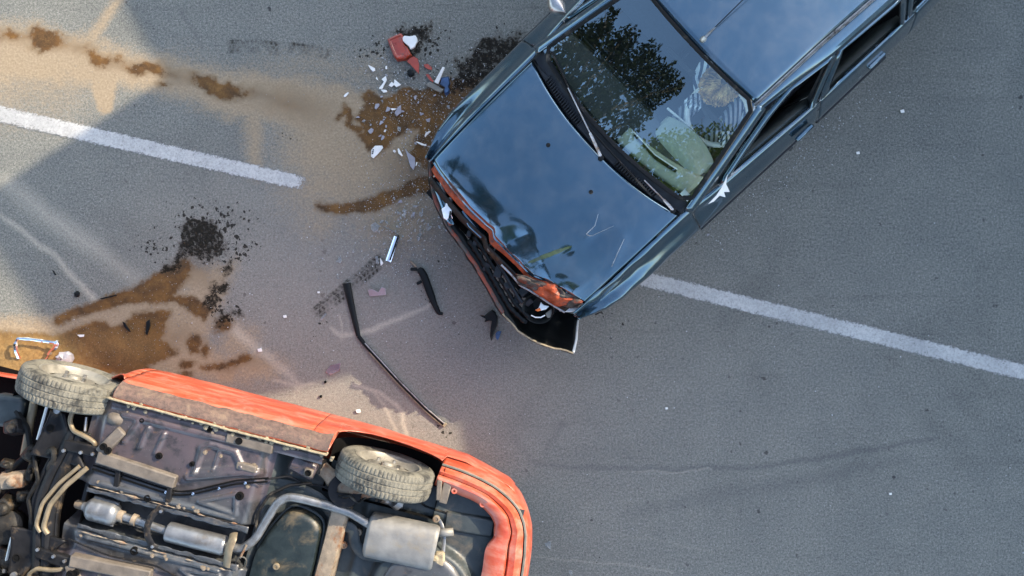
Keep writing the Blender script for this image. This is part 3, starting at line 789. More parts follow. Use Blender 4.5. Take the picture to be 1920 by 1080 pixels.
# ---- side panels
UW_F, UW_R = 0.62, 3.06
def v_belt(u): return tab(u, [(1.05, 0.665), (1.45, 0.700), (2.06, 0.735), (2.8, 0.748), (3.4, 0.735), (3.85, 0.69)])
def side_top(u):
    h = (0.662, hood_z(max(u, 0.2), 0.645) - 0.006)
    b = (v_belt(u), tab(u, [(1.0, 0.895), (1.4, 0.905), (3.4, 0.93), (3.85, 0.87)]))
    k = sstep(1.03, 1.30, u)
    return lerp(h[0], b[0], k), lerp(h[1], b[1], k)
def v_bulge(u): return tab(u, [(0.10, 0.690), (0.20, 0.730), (0.34, 0.785), (0.50, 0.815), (1.0, 0.828), (2.2, 0.845), (3.0, 0.845), (3.5, 0.815), (3.88, 0.74)])
def z_bot(u):
    zb = 0.20
    for uw in (UW_F, UW_R):
        d = abs(u - uw)
        if d < 0.335: zb = max(zb, 0.29 + math.sqrt(0.335 ** 2 - d * d))
    if u < 0.3: zb = max(zb, 0.42)
    return zb
def side_pt(u, s, sg):
    vt, zt = side_top(u); vb = v_bulge(u)
    dent = 0.0
    if sg > 0 and u < 1.1: dent = 0.012 * n1(u * 9, s * 6 + 1) * (1 - sstep(0.5, 1.1, u)) * 2
    pv = [(0, vt), (0.10, lerp(vt, vb, 0.18)), (0.22, lerp(vt, vb, 0.42)), (0.42, vb - 0.012), (0.6, vb), (0.8, vb - 0.01), (1, vb - 0.035)]
    pz = [(0, zt), (0.10, zt - 0.020), (0.22, zt - 0.085), (0.42, 0.70), (0.6, 0.585), (0.8, 0.40), (1, 0.20)]
    return (u, sg * (stab(s, pv) + dent), max(stab(s, pz), z_bot(u)))
def side_panel(name, ua, ub, sg, nu):
    return BB(MB().grid(lambda a, b: side_pt(lerp(ua, ub, a), b, sg), nu, 26), name, M['blue'], solid=0.006, offset=0)
PAN = {}
for sg in (1, -1):
    PAN['fender', sg] = side_panel('front_fender', 0.17, 1.128, sg, 46)
    PAN['fdoor', sg] = side_panel('front_door', 1.136, 2.150, sg, 30)
    PAN['rdoor', sg] = side_panel('rear_door', 2.158, 2.945, sg, 40)
    PAN['quarter', sg] = side_panel('rear_quarter', 2.953, 3.86, sg, 46)
    # rub strip along the doors
    for k, (ua, ub) in (('fdoor', (1.15, 2.14)), ('rdoor', (2.17, 2.78))):
        st = MB().tube([(u, sg * (v_bulge(u) + 0.004), 0.60) for u in np.linspace(ua, ub, 12)], 0.014, 6, flat=1.4)
        BB(st, 'rub_strip', M['plastic'], PAN[k, sg])
        hu = ub - 0.14
        BB(MB().box((hu, sg * (v_bulge(hu) - (0.012 if k == 'fdoor' else 0.03)), 0.78), (0.14, 0.03, 0.035)), 'door_handle', M['blue'], PAN[k, sg], bevel=0.008)
    # inner wheel arches
    for uw, k in ((UW_F, 'fender'), (UW_R, 'quarter')):
        ar = MB().grid(lambda a, b, uw=uw: (uw + 0.335 * math.cos(math.pi * a), sg * lerp(0.56, 0.80, b), 0.29 + 0.335 * math.sin(math.pi * a)), 20, 3)
        BB(ar, 'arch_liner', M['rubber'], PAN[k, sg])

# ---- roof, gutters, pillars
def v_roof(u): return tab(u, [(1.68, 0.462), (2.2, 0.468), (2.6, 0.486), (3.3, 0.470)])
def roof_z(u, v): return 1.395 - 0.046 * (abs(v) / 0.47) ** 2.2 - 0.034 * ((u - 2.45) / 0.85) ** 2
def v_top(u): return tab(u, [(1.30, 0.500), (1.75, 0.520), (2.0, 0.545), (2.25, 0.578), (2.75, 0.602), (3.35, 0.575)])
roof = BB(MB().grid(lambda a, b: (lerp(1.685, 3.32, a) + 0.03 * (2*b-1)**2 * (1-a), v_roof(lerp(1.685, 3.32, a)) * (2*b-1), roof_z(lerp(1.685, 3.32, a), v_roof(lerp(1.685, 3.32, a)) * (2*b-1))), 40, 30), 'roof', M['blueroof'], solid=0.008, offset=-1)
def greenv(u, z): return lerp(v_belt(u), v_top(u), (z - 0.9) / 0.36)
for sg in (1, -1):
    us = np.linspace(1.71, 3.30, 60)
    g = MB().grid(lambda a, b: (lerp(1.71, 3.30, a), sg * (v_roof(lerp(1.71, 3.30, a)) + [0.002, 0.006, 0.012, 0.017, 0.021][int(round(b*4))]), 1.340 - 0.030 * ((lerp(1.71, 3.3, a) - 2.45) / 0.85) ** 2 + [0.004, -0.010, -0.012, 0.004, -0.004][int(round(b*4))] + 0.003 * n1(a * 70, b * 3)), 60, 5)
    BB(g, 'roof_gutter', M['trim'], roof, solid=0.004)
    def cant(a, b, sg=sg):
        u = lerp(1.70, 3.30, a)
        v = lerp(v_roof(u) + 0.019, v_top(u) - 0.004, b)
        z = lerp(1.336 - 0.030 * ((u - 2.45) / 0.85) ** 2, 1.292 - 0.02 * ((u - 2.45) / 0.85) ** 2, b) + 0.012 * math.sin(math.pi * b)
        return (u, sg * v, z)
    BB(MB().grid(cant, 40, 6), 'roof_rail', M['blue'], roof, solid=0.006)
    # A pillar
    def apil(a, b, sg=sg):
        u = lerp(1.085, 1.715, a); v0 = lerp(0.655, 0.480, a); v1 = lerp(0.705, 0.528, a)
        z = lerp(0.935, 1.338, a) + 0.012 * math.sin(math.pi * a)
        return (u + 0.03 * b, sg * lerp(v0, v1, b), z - 0.035 * b * b + 0.006 * math.sin(math.pi * b))
    BB(MB().grid(apil, 24, 6), 'windscreen_pillar', M['blue'], roof, solid=0.008)

# ---- window frames and glass
FO = [(1.43, 0.918), (1.63, 1.055), (1.80, 1.16), (1.96, 1.245), (2.23, 1.255), (2.075, 0.918)]
FF = [(1.35, 0.915), (1.585, 1.085), (1.76, 1.19), (1.93, 1.268), (2.275, 1.285), (2.125, 0.912)]
RO = [(2.320, 1.262), (2.755, 1.250), (2.825, 0.925), (2.225, 0.925)]
RF = [(2.290, 1.285), (2.80, 1.272), (2.868, 0.915), (2.150, 0.915)]
QO = [(2.885, 1.235), (3.10, 1.19), (3.22, 0.96), (2.915, 0.95)]
QF = [(2.825, 1.280), (3.17, 1.245), (3.34, 0.92), (2.885, 0.92)]
def dens(poly, k=5):
    out = []
    for i, p in enumerate(poly):
        q = poly[(i + 1) % len(poly)]
        for j in range(k): out.append((lerp(p[0], q[0], j / k), lerp(p[1], q[1], j / k)))
    return out
def frame_ring(O, Fr, sg, out=0.0):
    a = dens(O); b = dens(Fr); n = len(a); mb = MB()
    vs = [(u, sg * (greenv(u, z) + out), z) for u, z in a] + [(lerp(a[i][0], b[i][0], 0.5), sg * (greenv(lerp(a[i][0], b[i][0], 0.5), lerp(a[i][1], b[i][1], 0.5)) + out + 0.007), lerp(a[i][1], b[i][1], 0.5)) for i in range(n)] + [(u, sg * (greenv(u, z) + out), z) for u, z in b]
    fs = []
    for r in (0, 1):
        for i in range(n):
            j = (i + 1) % n
            fs.append((r*n + i, r*n + j, (r+1)*n + j, (r+1)*n + i))
    return mb.add(vs, fs)
def pane(O, sg, inn=0.012):
    a = dens(O); cu = sum(p[0] for p in O) / len(O); cz = sum(p[1] for p in O) / len(O)
    vs = [(cu, sg * (greenv(cu, cz) - inn), cz)] + [(u + (u-cu)*0.02, sg * (greenv(u, z) - inn), z + (z-cz)*0.02) for u, z in a]
    n = len(a)
    return MB().add(vs, [(0, 1 + i, 1 + (i + 1) % n) for i in range(n)])
for sg in (1, -1):
    for O, Fr, k in ((FO, FF, 'fdoor'), (RO, RF, 'rdoor'), (QO, QF, 'quarter')):
        BB(frame_ring(O, Fr, sg), 'window_frame', M['blue'], PAN[k, sg], solid=0.022)
        if sg > 0 and k != 'quarter':      # these windows are wound down: only a strip of the pane shows
            ua, ub = (1.46, 2.07) if k == 'fdoor' else (2.24, 2.82)
            BB(MB().grid(lambda a, b: (lerp(ua, ub, a), sg * (greenv(lerp(ua, ub, a), 0.90 + 0.05 * b) - 0.012), 0.90 + 0.05 * b), 10, 3), 'window_glass', M['sideglass'], PAN[k, sg])
        else:
            BB(pane(O, sg), 'window_glass', M['sideglass'], PAN[k, sg])
        ed = [(u, sg * (greenv(u, z) + 0.004), z) for u, z in dens(O)]
        BB(MB().tube(ed, 0.006, 5, closed=True), 'window_seal', M['rubber'], PAN[k, sg])
        lo = sorted(Fr, key=lambda p: p[1])[:2]; lo.sort()
        BB(MB().tube([(lerp(lo[0][0], lo[1][0], t), sg * (v_belt(lerp(lo[0][0], lo[1][0], t)) - 0.002), 0.915) for t in np.linspace(0, 1, 10)], 0.009, 6), 'belt_strip', M['trim'], PAN[k, sg])
        # inner door face
        if k != 'quarter':
            ua, ub = (1.20, 2.12) if k == 'fdoor' else (2.17, 2.86)
            BB(MB().grid(lambda a, b: (lerp(ua, ub, a), sg * (lerp(v_belt(lerp(ua, ub, a)), 0.70, b) - 0.055), lerp(0.905, 0.30, b)), 8, 5).grid(lambda a, b: (lerp(ua, ub, a), sg * (v_belt(lerp(ua, ub, a)) - 0.012 - 0.05 * b), 0.905), 8, 3), 'door_trim', M['dashdark'], PAN[k, sg], solid=0.01)
    # B pillar inside
    BB(MB().tube([(2.13, sg * 0.70, 0.9), (2.20, sg * 0.63, 1.1), (2.275, sg * 0.56, 1.28)], 0.028, 6), 'door_pillar', M['darkvinyl'], roof)

# ---- windscreen
def ws(a, b):
    u = lerp(1.045 + 0.085 * b * b, 1.672 + 0.035 * b * b, a)
    v = b * lerp(0.640, 0.468, a)
    z = lerp(0.968 - 0.012 * b * b, 1.352 - 0.024 * b * b, a) + 0.016 * math.sin(math.pi * a) + 0.010 * (1 - b * b)
    return (u, v, z)
def ws_z(u, v):
    a = 0.5
    for _ in range(12):
        b = v / lerp(0.640, 0.468, a)
        a = (u - 1.045 - 0.085 * b * b) / (0.627 - 0.05 * b * b)
    b = v / lerp(0.640, 0.468, clamp(a))
    return ws(a, b)[2]
windshield = BB(MB().grid(lambda a, b: ws(a, 2*b-1), 24, 32), 'windscreen', M['windshield'])
per = [ws(0, -1 + 2*t/20) for t in range(1, 20)] + [ws(t/16, 1) for t in range(1, 16)] + [ws(1, 1 - 2*t/20) for t in range(1, 20)] + [ws(1 - t/16, -1) for t in range(1, 16)]
BB(MB().tube(per, 0.017, 8, closed=True, flat=0.6), 'windscreen_seal', M['rubber'], windshield)
BB(MB().tube([(p[0] + 0.004, p[1] * 1.024, p[2] + 0.008) for p in per[22:54]], 0.0035, 5), 'seal_bead', M['brass'], windshield)
s0 = bl(1288, 366, 0.99)
BB(MB().prism([(s0[0]-0.02, s0[1]-0.035), (s0[0]+0.02, s0[1]-0.035), (s0[0]+0.02, s0[1]+0.03), (s0[0]-0.02, s0[1]+0.03)], 0.003, ws_z(s0[0], s0[1]) - 0.012), 'sticker', M['white'], windshield)
# blue shade line and inner mirror
mi = (1.60, 0.0, 1.24)
BB(MB().box(mi, (0.03, 0.22, 0.06), ry=R(-20)).tube([(1.60, 0, 1.26), (1.64, 0, 1.34)], 0.008, 6), 'rear_view_mirror', M['rubber'], windshield, bevel=0.01)

# ---- cowl with vents, wipers
def cowl_pt(a, b):
    v = lerp(-0.655, 0.655, b); bb = v / 0.64
    u0 = u_back(v) + 0.006; u1 = 1.045 + 0.085 * bb * bb + 0.004
    if abs(v) > 0.6: u1 += 0.02
    z = lerp(0.940 - 0.03 * (abs(v)/0.65)**2, 0.962 - 0.012 * bb * bb, a) - 0.010 * math.sin(math.pi * a)
    return (lerp(u0, max(u1, u0 + 0.02), a), v, z - (0.02 if a == 0 else 0))
cowl = BB(MB().grid(cowl_pt, 8, 60), 'cowl_panel', M['plastic'], solid=0.004)
def at_cowl(v, a):
    p = cowl_pt(a, (v + 0.655) / 1.31); return p
for va, vb, n in ((-0.50, -0.17, 20), (0.16, 0.47, 18)):
    g = MB(); bk = MB()
    for i in range(n):
        v = lerp(va, vb, i / (n - 1)); p = at_cowl(v, 0.12); q = at_cowl(v, 0.55)
        g.tube([(p[0], v, p[2] + 0.008), (q[0], v, q[2] + 0.008)], 0.0042, 4)
    bk.grid(lambda a, b: (lerp(at_cowl(lerp(va, vb, b), 0.08)[0], at_cowl(lerp(va, vb, b), 0.6)[0], a), lerp(va, vb, b), at_cowl(lerp(va, vb, b), 0.35)[2] + 0.003), 2, 14)
    o = BB(bk, 'vent_opening', M['hole'], cowl)
    o2 = BB(g, 'vent_grille', M['plastic'], cowl)
def wiper(pivot, arm, b0, b1):
    pv = bl(*pivot, 0.962); am = bl(*arm, 0.99)
    w = BB(MB().lathe([(0, 0.026), (0.012, 0.026), (0.016, 0.016), (0.018, -0.01)], (pv[0], pv[1], pv[2]), (0, 0, 1), 14), 'wiper', M['rubber'], blue_car)
    z1 = max(ws_z(am[0], am[1]), 0.97) + 0.022
    mid = (lerp(pv[0], am[0], 0.35), lerp(pv[1], am[1], 0.35), lerp(pv[2] + 0.02, z1, 0.35) + 0.014)
    BB(MB().tube([(pv[0], pv[1], pv[2] + 0.02), mid], [0.010, 0.008], 6, flat=0.6).tube([mid, (am[0], am[1], z1)], [0.0045, 0.004], 6), 'wiper_arm', M['steel'], w)
    p0 = bl(*b0, 1.0); p1 = bl(*b1, 1.0)
    pts = []
    for t in np.linspace(0, 1, 9):
        u, v = lerp(p0[0], p1[0], t), lerp(p0[1], p1[1], t)
        pts.append((u, v, max(ws_z(u, v), 0.965) + 0.010))
    BB(MB().tube(pts, 0.006, 6, flat=1.6), 'wiper_blade', M['rubber'], w)
    BB(MB().tube([(p[0], p[1], p[2] + 0.011) for p in pts[1:-1]], 0.0035, 5), 'blade_holder', M['rubber'], w)
wiper((1127, 296), (1065, 165), (1034, 96), (1096, 226))
wiper((1262, 395), (1208, 338), (1102, 236), (1222, 366))

# ---- aerial
ab = (1.735, 0.002)
az = roof_z(*ab)
aerial = BB(MB().lathe([(0.0, 0.034), (0.008, 0.032), (0.013, 0.022), (0.018, 0.008), (0.020, -0.01)], (ab[0], ab[1], az), (0.35, 0, 1), 16), 'aerial', M['steel'])
BB(MB().tube([(ab[0] + 0.01, ab[1], az + 0.03), (ab[0] + 0.075, ab[1] + 0.001, az + 0.062)], [0.009, 0.0035], 8), 'aerial_spring', M['steel'], aerial)
BB(MB().tube([(ab[0] + 0.07, ab[1], az + 0.06), (ab[0] + 0.50, ab[1] + 0.003, az + 0.30)], [0.003, 0.0022], 6), 'aerial_rod', M['rubber'], aerial)

# ---- mirrors
mr_ = MB().grid(lambda a, b: (1.37 + 0.055 * math.cos(2*math.pi*b) * math.sin(math.pi * min(a, 0.999)) + 0.0, -0.70 - 0.16 * a, 0.98 + 0.06 * math.sin(2*math.pi*b) * (0.35 + 0.65 * math.sin(math.pi * (0.15 + 0.6 * a)))), 10, 16, closev=True)
BB(mr_, 'door_mirror', M['steel'], PAN['fdoor', -1], sub=1)
# stump of the broken right hand mirror
def stump(px, py, z): return bl(px, py, z)
sp = MB()
P = [(1327, 383, 0.915), (1343, 366, 0.93), (1352, 352, 0.95), (1358, 340, 0.965), (1364, 327, 0.975), (1361, 345, 0.95), (1368, 360, 0.94), (1357, 360, 0.93), (1360, 370, 0.925), (1349, 367, 0.915), (1338, 378, 0.905)]
sp.prism([(*stump(*p)[:2], p[2] - 0.93) for p in P], 0.008, 0.93)
BB(sp, 'broken_mirror_base', M['white'], PAN['fdoor', 1], bevel=0.002)

# ---- cabin
cab = MB()
cab.grid(lambda a, b: (lerp(1.06, 3.3, a), lerp(-0.70, 0.70, b), 0.30), 4, 3)
BB(cab, 'cabin_floor', M['darkvinyl'])
BB(MB().grid(lambda a, b: (1.07 - 0.02 * a, lerp(-0.66, 0.66, b), lerp(0.25, 0.93, a)), 3, 4), 'firewall', M['rubber'])
def dash_pt(a, b):
    v = lerp(-0.62, 0.62, b); bb = v / 0.62
    u = lerp(1.075 + 0.085 * bb * bb, 1.40 - 0.03 * bb * bb, a)
    z = 0.895 + 0.012 * math.sin(math.pi * min(1, a * 1.1)) - (0.10 * max(0, a - 0.86) / 0.14)
    return (u, v, z)
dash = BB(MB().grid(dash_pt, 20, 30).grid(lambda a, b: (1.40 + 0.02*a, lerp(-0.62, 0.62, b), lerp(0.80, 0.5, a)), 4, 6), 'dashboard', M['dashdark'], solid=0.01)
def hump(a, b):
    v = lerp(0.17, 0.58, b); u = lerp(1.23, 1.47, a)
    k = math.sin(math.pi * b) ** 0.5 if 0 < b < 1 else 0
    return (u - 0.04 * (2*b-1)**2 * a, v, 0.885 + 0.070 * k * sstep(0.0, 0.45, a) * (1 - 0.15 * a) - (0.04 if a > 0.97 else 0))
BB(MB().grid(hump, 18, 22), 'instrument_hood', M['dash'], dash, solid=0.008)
BB(MB().grid(lambda a, b: (lerp(1.085 + 0.085 * (lerp(0.06, 0.6, b) / 0.62) ** 2, 1.20 + 0.12 * b * b, a), lerp(0.06, 0.60, b), 0.914 + 0.010 * math.sin(math.pi * a)), 8, 16), 'sunlit_dash_strip', M['dash'], dash, solid=0.006)  # pale strip stands for sun falling on this part of the dash
BB(MB().tube([bl(1190, 252, 0.935), bl(1230, 296, 0.935), bl(1268, 321, 0.935)], [0.010, 0.012, 0.012], 8, flat=0.4), 'demister_slot', M['hole'], dash)
BB(MB().tube([bl(1188, 247, 0.945), bl(1228, 290, 0.945), bl(1270, 318, 0.945)], 0.004, 6), 'slot_trim', M['ivory'], dash)
swc = Vector((1.63, 0.37, 0.955))
ring = []
for k in range(36):
    t = 2 * math.pi * k / 36
    ring.append((swc.x + 0.165 * math.cos(t), swc.y + 0.185 * math.sin(t), swc.z + 0.075 * math.cos(t)))
steer = BB(MB().tube(ring, 0.017, 8, closed=True), 'steering_wheel', M['ivory'])
BB(MB().tube([(swc.x - 0.02, swc.y - 0.16, swc.z - 0.01), (swc.x - 0.03, swc.y, swc.z - 0.03), (swc.x - 0.02, swc.y + 0.16, swc.z - 0.01)], [0.012, 0.03, 0.012], 6, flat=0.5).tube([(swc.x - 0.03, swc.y, swc.z - 0.03), (1.38, 0.37, 0.80)], [0.045, 0.03], 10), 'steering_column', M['darkvinyl'], steer)
BB(MB().tube([(1.47, 0.30, 0.90), (1.45, 0.13, 0.905)], [0.006, 0.008], 6), 'stalk', M['ivory'], steer)
for sg in (1, -1):
    st = MB()
    def cush(a, b, sg=sg): return (lerp(1.78, 2.30, a), sg * 0.36 + lerp(-0.25, 0.25, b), 0.52 + 0.05 * math.sin(math.pi * a) + 0.03 * (2*b-1)**2)
    seat = BB(MB().grid(cush, 10, 10), 'front_seat', M['seat'], solid=0.12, offset=-1)
    BB(MB().grid(lambda a, b: (2.27 + 0.22 * a, sg * 0.36 + lerp(-0.24, 0.24, b) * (1 - 0.2 * a * a), lerp(0.55, 1.10, a)), 10, 8), 'backrest', M['seat'], seat, solid=0.11, bevel=0.03)
    BB(MB().box((2.52, sg * 0.36, 1.19), (0.08, 0.24, 0.15)), 'headrest', M['seat'], seat, bevel=0.03, seg=3)
rs = BB(MB().grid(lambda a, b: (lerp(2.62, 3.05, a), lerp(-0.6, 0.6, b), 0.52), 6, 6), 'rear_bench', M['seat'], solid=0.12)
BB(MB().grid(lambda a, b: (3.05 + 0.2 * a, lerp(-0.6, 0.6, b), lerp(0.5, 1.0, a)), 6, 6), 'bench_back', M['seat'], rs, solid=0.1)

# ---- tail
tail = BB(MB().grid(lambda a, b: (lerp(3.30, 3.86, a) + 0.02 * (1-(2*b-1)**2), lerp(-1, 1, b) * lerp(0.47, 0.69, a), lerp(1.33, 0.88, a) + 0.01 * math.sin(math.pi*a)), 14, 12, skip=lambda i, j: 2 <= i <= 9 and 1 <= j <= 9), 'tailgate', M['blue'], solid=0.02)
BB(MB().grid(lambda a, b: (3.87 + 0.02 * (1-(2*b-1)**2), lerp(-0.69, 0.69, b), lerp(0.88, 0.35, a)), 6, 8), 'tail_panel', M['blue'], tail, solid=0.01)
BB(MB().grid(lambda a, b: (lerp(3.38, 3.72, a), lerp(-1, 1, b) * lerp(0.42, 0.54, a), lerp(1.272, 1.0, a)), 6, 6), 'rear_window', M['sideglass'], tail)
for sg in (1, -1):
    BB(MB().box((3.89, sg * 0.58, 0.74), (0.04, 0.2, 0.14)), 'tail_lamp', M['redlens'], tail, bevel=0.01)
BB(MB().tube([(3.55, 0.84, 0.45), (3.82, 0.78, 0.45), (3.95, 0.55, 0.45), (3.98, 0, 0.45), (3.95, -0.55, 0.45), (3.82, -0.78, 0.45), (3.55, -0.84, 0.45)], 0.06, 8, flat=2.0), 'rear_bumper', M['plastic'])

# ---- wheels
def tyre_mb(Rt, w, c, axis=(0, 1, 0), n=216, groove=0.006, tread_on=True):
    def rr(base, d, ph, per=3):
        return lambda k: base - (d if (k + ph) % per == 0 else 0)
    h = w / 2
    prof = [(Rt * 0.66, -h * 0.86), (Rt * 0.78, -h * 1.02), (Rt * 0.90, -h * 0.99), (rr(Rt * 0.965, groove*0.8, 0), -h * 0.86), (rr(Rt * 0.985, groove, 0), -h * 0.72)]
    g = Rt - groove
    prof += [(rr(Rt * 0.993, groove, 0), -h * 0.50), (g, -h * 0.47), (g, -h * 0.40), (rr(Rt, groove * 0.8, 1), -h * 0.37), (rr(Rt, groove * 0.8, 2), -h * 0.06), (g, -h * 0.03), (g, h * 0.03), (rr(Rt, groove * 0.8, 2), h * 0.06), (rr(Rt, groove * 0.8, 3), h * 0.37), (g, h * 0.40), (g, h * 0.47), (rr(Rt * 0.993, groove, 2), h * 0.50)]
    prof += [(rr(Rt * 0.985, groove, 2), h * 0.72), (rr(Rt * 0.965, groove*0.8, 2), h * 0.86), (Rt * 0.90, h * 0.99), (Rt * 0.78, h * 1.02), (Rt * 0.66, h * 0.86)]
    return MB().lathe(prof, c, axis, n)
def tyre_material(name, base, dusty):
    m = NT(name)
    c = m.coord()
    n = m.noise(9, 7, 0.7, c, dist=0.5); f = m.noise(120, 3, 0.6, c)
    col = m.ramp(f, [(0.3, tuple(x * 0.8 for x in dusty)), (0.7, tuple(x * 1.15 for x in dusty))])
    col = m.mix(m.mr(n, 0.44, 0.66), col, base)
    m.set(Base_Color=col, Roughness=0.85); m.bump(f, 0.3, 0.003)
    return m.m
M['tyre'] = tyre_material('black_tyre_rubber', (0.02, 0.02, 0.02), (0.045, 0.042, 0.036))
M['dustytyre'] = tyre_material('dust_covered_tyre_rubber', (0.026, 0.025, 0.021), (0.150, 0.138, 0.106))
M['rim'] = mat_simple('pale_steel_rim', (0.22, 0.205, 0.17), 0.5, 0.3, bump=0.15, dirt=(0.16, 0.13, 0.09), dirt_amt=0.40)
def wheel(parent, c, Rt, w, out, tm, rm, xf=None, tilt=None):
    """out: +1 / -1 side of the axle the rim faces"""
    ax = Vector((0, 1, 0)) if tilt is None else Vector(tilt)
    c = Vector(c)
    hub = MB().lathe([(0.0, -0.07 * out), (Rt * 0.42, -0.07 * out), (Rt * 0.42, 0.0), (0, 0.0)], c, ax, 24).build('wheel', M['blacksteel'], parent, xf=xf)
    tyre_mb(Rt, w, c, ax).build('tyre', tm, hub, xf=xf, smooth=30)
    h = w / 2 * out
    prof = [(Rt * 0.655, -h * 0.86), (Rt * 0.60, -h * 0.7), (Rt * 0.60, h * 0.55), (Rt * 0.67, h * 0.84), (Rt * 0.69, h * 0.92), (Rt * 0.64, h * 0.90), (Rt * 0.59, h * 0.62), (Rt * 0.50, h * 0.42), (Rt * 0.40, h * 0.50), (Rt * 0.28, h * 0.66), (Rt * 0.20, h * 0.70), (Rt * 0.13, h * 0.62), (Rt * 0.11, h * 0.80), (0.0, h * 0.84)]
    MB().lathe(prof, c, ax, 60, skip=lambda k, j: j == 7 and k % 6 in (0, 1, 2)).build('rim', rm, hub, xf=xf)
    a = ax.orthogonal().normalized(); b = ax.cross(a)
    for k in range(4):
        t = k * math.pi / 2 + 0.4
        MB().lathe([(0.012, 0), (0.012, 0.018), (0.0, 0.02)], c + (a * math.cos(t) + b * math.sin(t)) * Rt * 0.24 + ax * (h * 0.66), ax * out, 6).build('wheel_bolt', M['steel'], hub, xf=xf)
    return hub
for uw in (UW_F, UW_R):
    for sg in (1, -1):
        wheel(blue_car, (uw, sg * 0.70, 0.285), 0.285, 0.165, sg, M['tyre'], M['rim'], xf=bx)

# ---- front end wreck
BB(MB().grid(lambda a, b: (lerp(0.02, 1.05, a), lerp(-0.60, 0.60, b), 0.30), 3, 3).grid(lambda a, b: (lerp(0.2, 1.05, a), -0.60, lerp(0.3, 0.72, b)), 3, 3).grid(lambda a, b: (lerp(0.28, 1.05, a), 0.60, lerp(0.3, 0.72, b)), 3, 3), 'engine_bay', M['rubber'])
BPATH = [(0.42, -0.815), (0.27, -0.775), (0.17, -0.705), (0.132, -0.666), (0.079, -0.595), (0.005, -0.471), (-0.04, -0.321), (-0.072, -0.084), (-0.116, 0.116), (-0.172, 0.354), (-0.165, 0.50), (-0.14, 0.60), (-0.080, 0.735), (0.003, 0.859)]
bp = smooth_path([(p[0], p[1], 0) for p in BPATH], 90, 3)
def bump_pt(a, b):
    """b along the bumper from the left end to the torn right end, a from the inner lip over the rim down the skin"""
    i = min(int(round(b * 89)), 89); p = bp[i]
    q = bp[min(i + 1, 89)] - bp[max(i - 1, 0)]; q.normalize()
    nin = Vector((-q.y, q.x, 0))
    if nin.x < 0 and b > 0.1: nin = -nin
    if b <= 0.1 : nin = Vector((0.3, 0.9, 0)).normalized()
    k = sstep(0.68, 0.86, b)
    rows = [(0.072, 0.528), (0.045, 0.538), (0.018, 0.536), (0.004, 0.522), (0.0, 0.50), (-0.004, 0.44), (0.0, 0.36), (0.012, 0.28), (0.05, 0.24)]
    torn = [(-0.012, 0.50), (-0.006, 0.507), (0.0, 0.507), (0.004, 0.503), (0.004, 0.495), (0.05, 0.42), (0.12, 0.33), (0.19, 0.28), (0.24, 0.27)]
    r = int(round(a * 8))
    ins = lerp(rows[r][0], torn[r][0], k); z = lerp(rows[r][1], torn[r][1], k)
    z += 0.024 * n1(b * 17, 4.2) * (1 + k) + 0.010 * n1(b * 60, 2)
    ins += 0.016 * n1(b * 30, a * 2 + 8)
    return (p.x + nin.x * ins, p.y + nin.y * ins, z)
front_bumper = BB(MB().grid(bump_pt, 9, 90), 'front_bumper', M['blackplastic'], solid=0.005)
BB(MB().tube([(bump_pt(0.25, t)[0], bump_pt(0.25, t)[1], bump_pt(0.25, t)[2] + 0.004) for t in np.linspace(0.12, 0.72, 60)], [0.013 + 0.006 * n1(i * 0.6, 1) for i in range(60)], 6, flat=0.5), 'scuffed_rim', M['bumper_edge'], front_bumper)
rim_r = [bump_pt(0.3, t) for t in np.linspace(0.72, 1.0, 22)]
BB(MB().tube([(p[0] - 0.004, p[1] + 0.002, p[2] + 0.004) for p in rim_r], 0.006, 6), 'bumper_rim', M['mudcake'], front_bumper)
e0 = Vector(bump_pt(0.3, 1.0)); e1 = Vector(bump_pt(1.0, 1.0))
BB(MB().tube([e0, e0.lerp(e1, 0.35) + Vector((0.006, 0.004, 0.004)), e0.lerp(e1, 0.7), e1], [0.010, 0.008, 0.008, 0.005], 6), 'torn_end', M['white'], front_bumper)
def off_path(off, z, b0, b1, n=50):
    out = []
    for t in np.linspace(b0, b1, n):
        i = min(int(round(t * 89)), 89); p = bp[i]; q = bp[min(i+1, 89)] - bp[max(i-1, 0)]; q.normalize()
        nin = Vector((-q.y, q.x, 0));
        if nin.x < 0: nin = -nin
        out.append((p.x + nin.x * off, p.y + nin.y * off, z + 0.012 * n1(t * 20, off * 50)))
    return out
# ribbed grille bars lying behind the bumper
for off, z, r in ((0.075, 0.555, 0.017), (0.115, 0.575, 0.014)):
    pts = off_path(off, z, 0.46, 0.80, 64)
    bar = BB(MB().tube(pts, [r * (1.25 if i % 5 < 2 else 0.95) for i in range(64)], 6), 'grille_bar', M['blackplastic'])
BB(MB().tube(off_path(0.155, 0.60, 0.40, 0.74, 30), 0.014, 6, flat=2.2), 'grille_frame', M['plastic'])
# slam panel and radiator
BB(MB().grid(lambda a, b: (u_front(lerp(-0.60, 0.62, b)) - 0.05 - 0.035 * a - 0.02 * sstep(0.2, 0.5, lerp(-0.6, 0.62, b)), lerp(-0.60, 0.62, b), 0.672 - 0.04 * a + 0.02 * n1(b * 12, 3)), 4, 60), 'slam_panel', M['greasy'], solid=0.008)
edge = [(u_front(v) - 0.078 - 0.03 * sstep(0.2, 0.5, v), v, 0.668 + 0.012 * n1(v * 9, 1)) for v in np.linspace(0.12, 0.62, 24)]
BB(MB().tube(edge, 0.007, 6), 'panel_edge', M['trim'])
rad = BB(MB().box((0.16, 0.0, 0.46), (0.05, 0.80, 0.34)), 'radiator', M['greasy'], bevel=0.01)
fins = MB()
for k in range(30): fins.box((0.128, -0.38 + 0.026 * k, 0.46), (0.012, 0.008, 0.32))
BB(fins, 'radiator_fins', M['plastic'], rad)
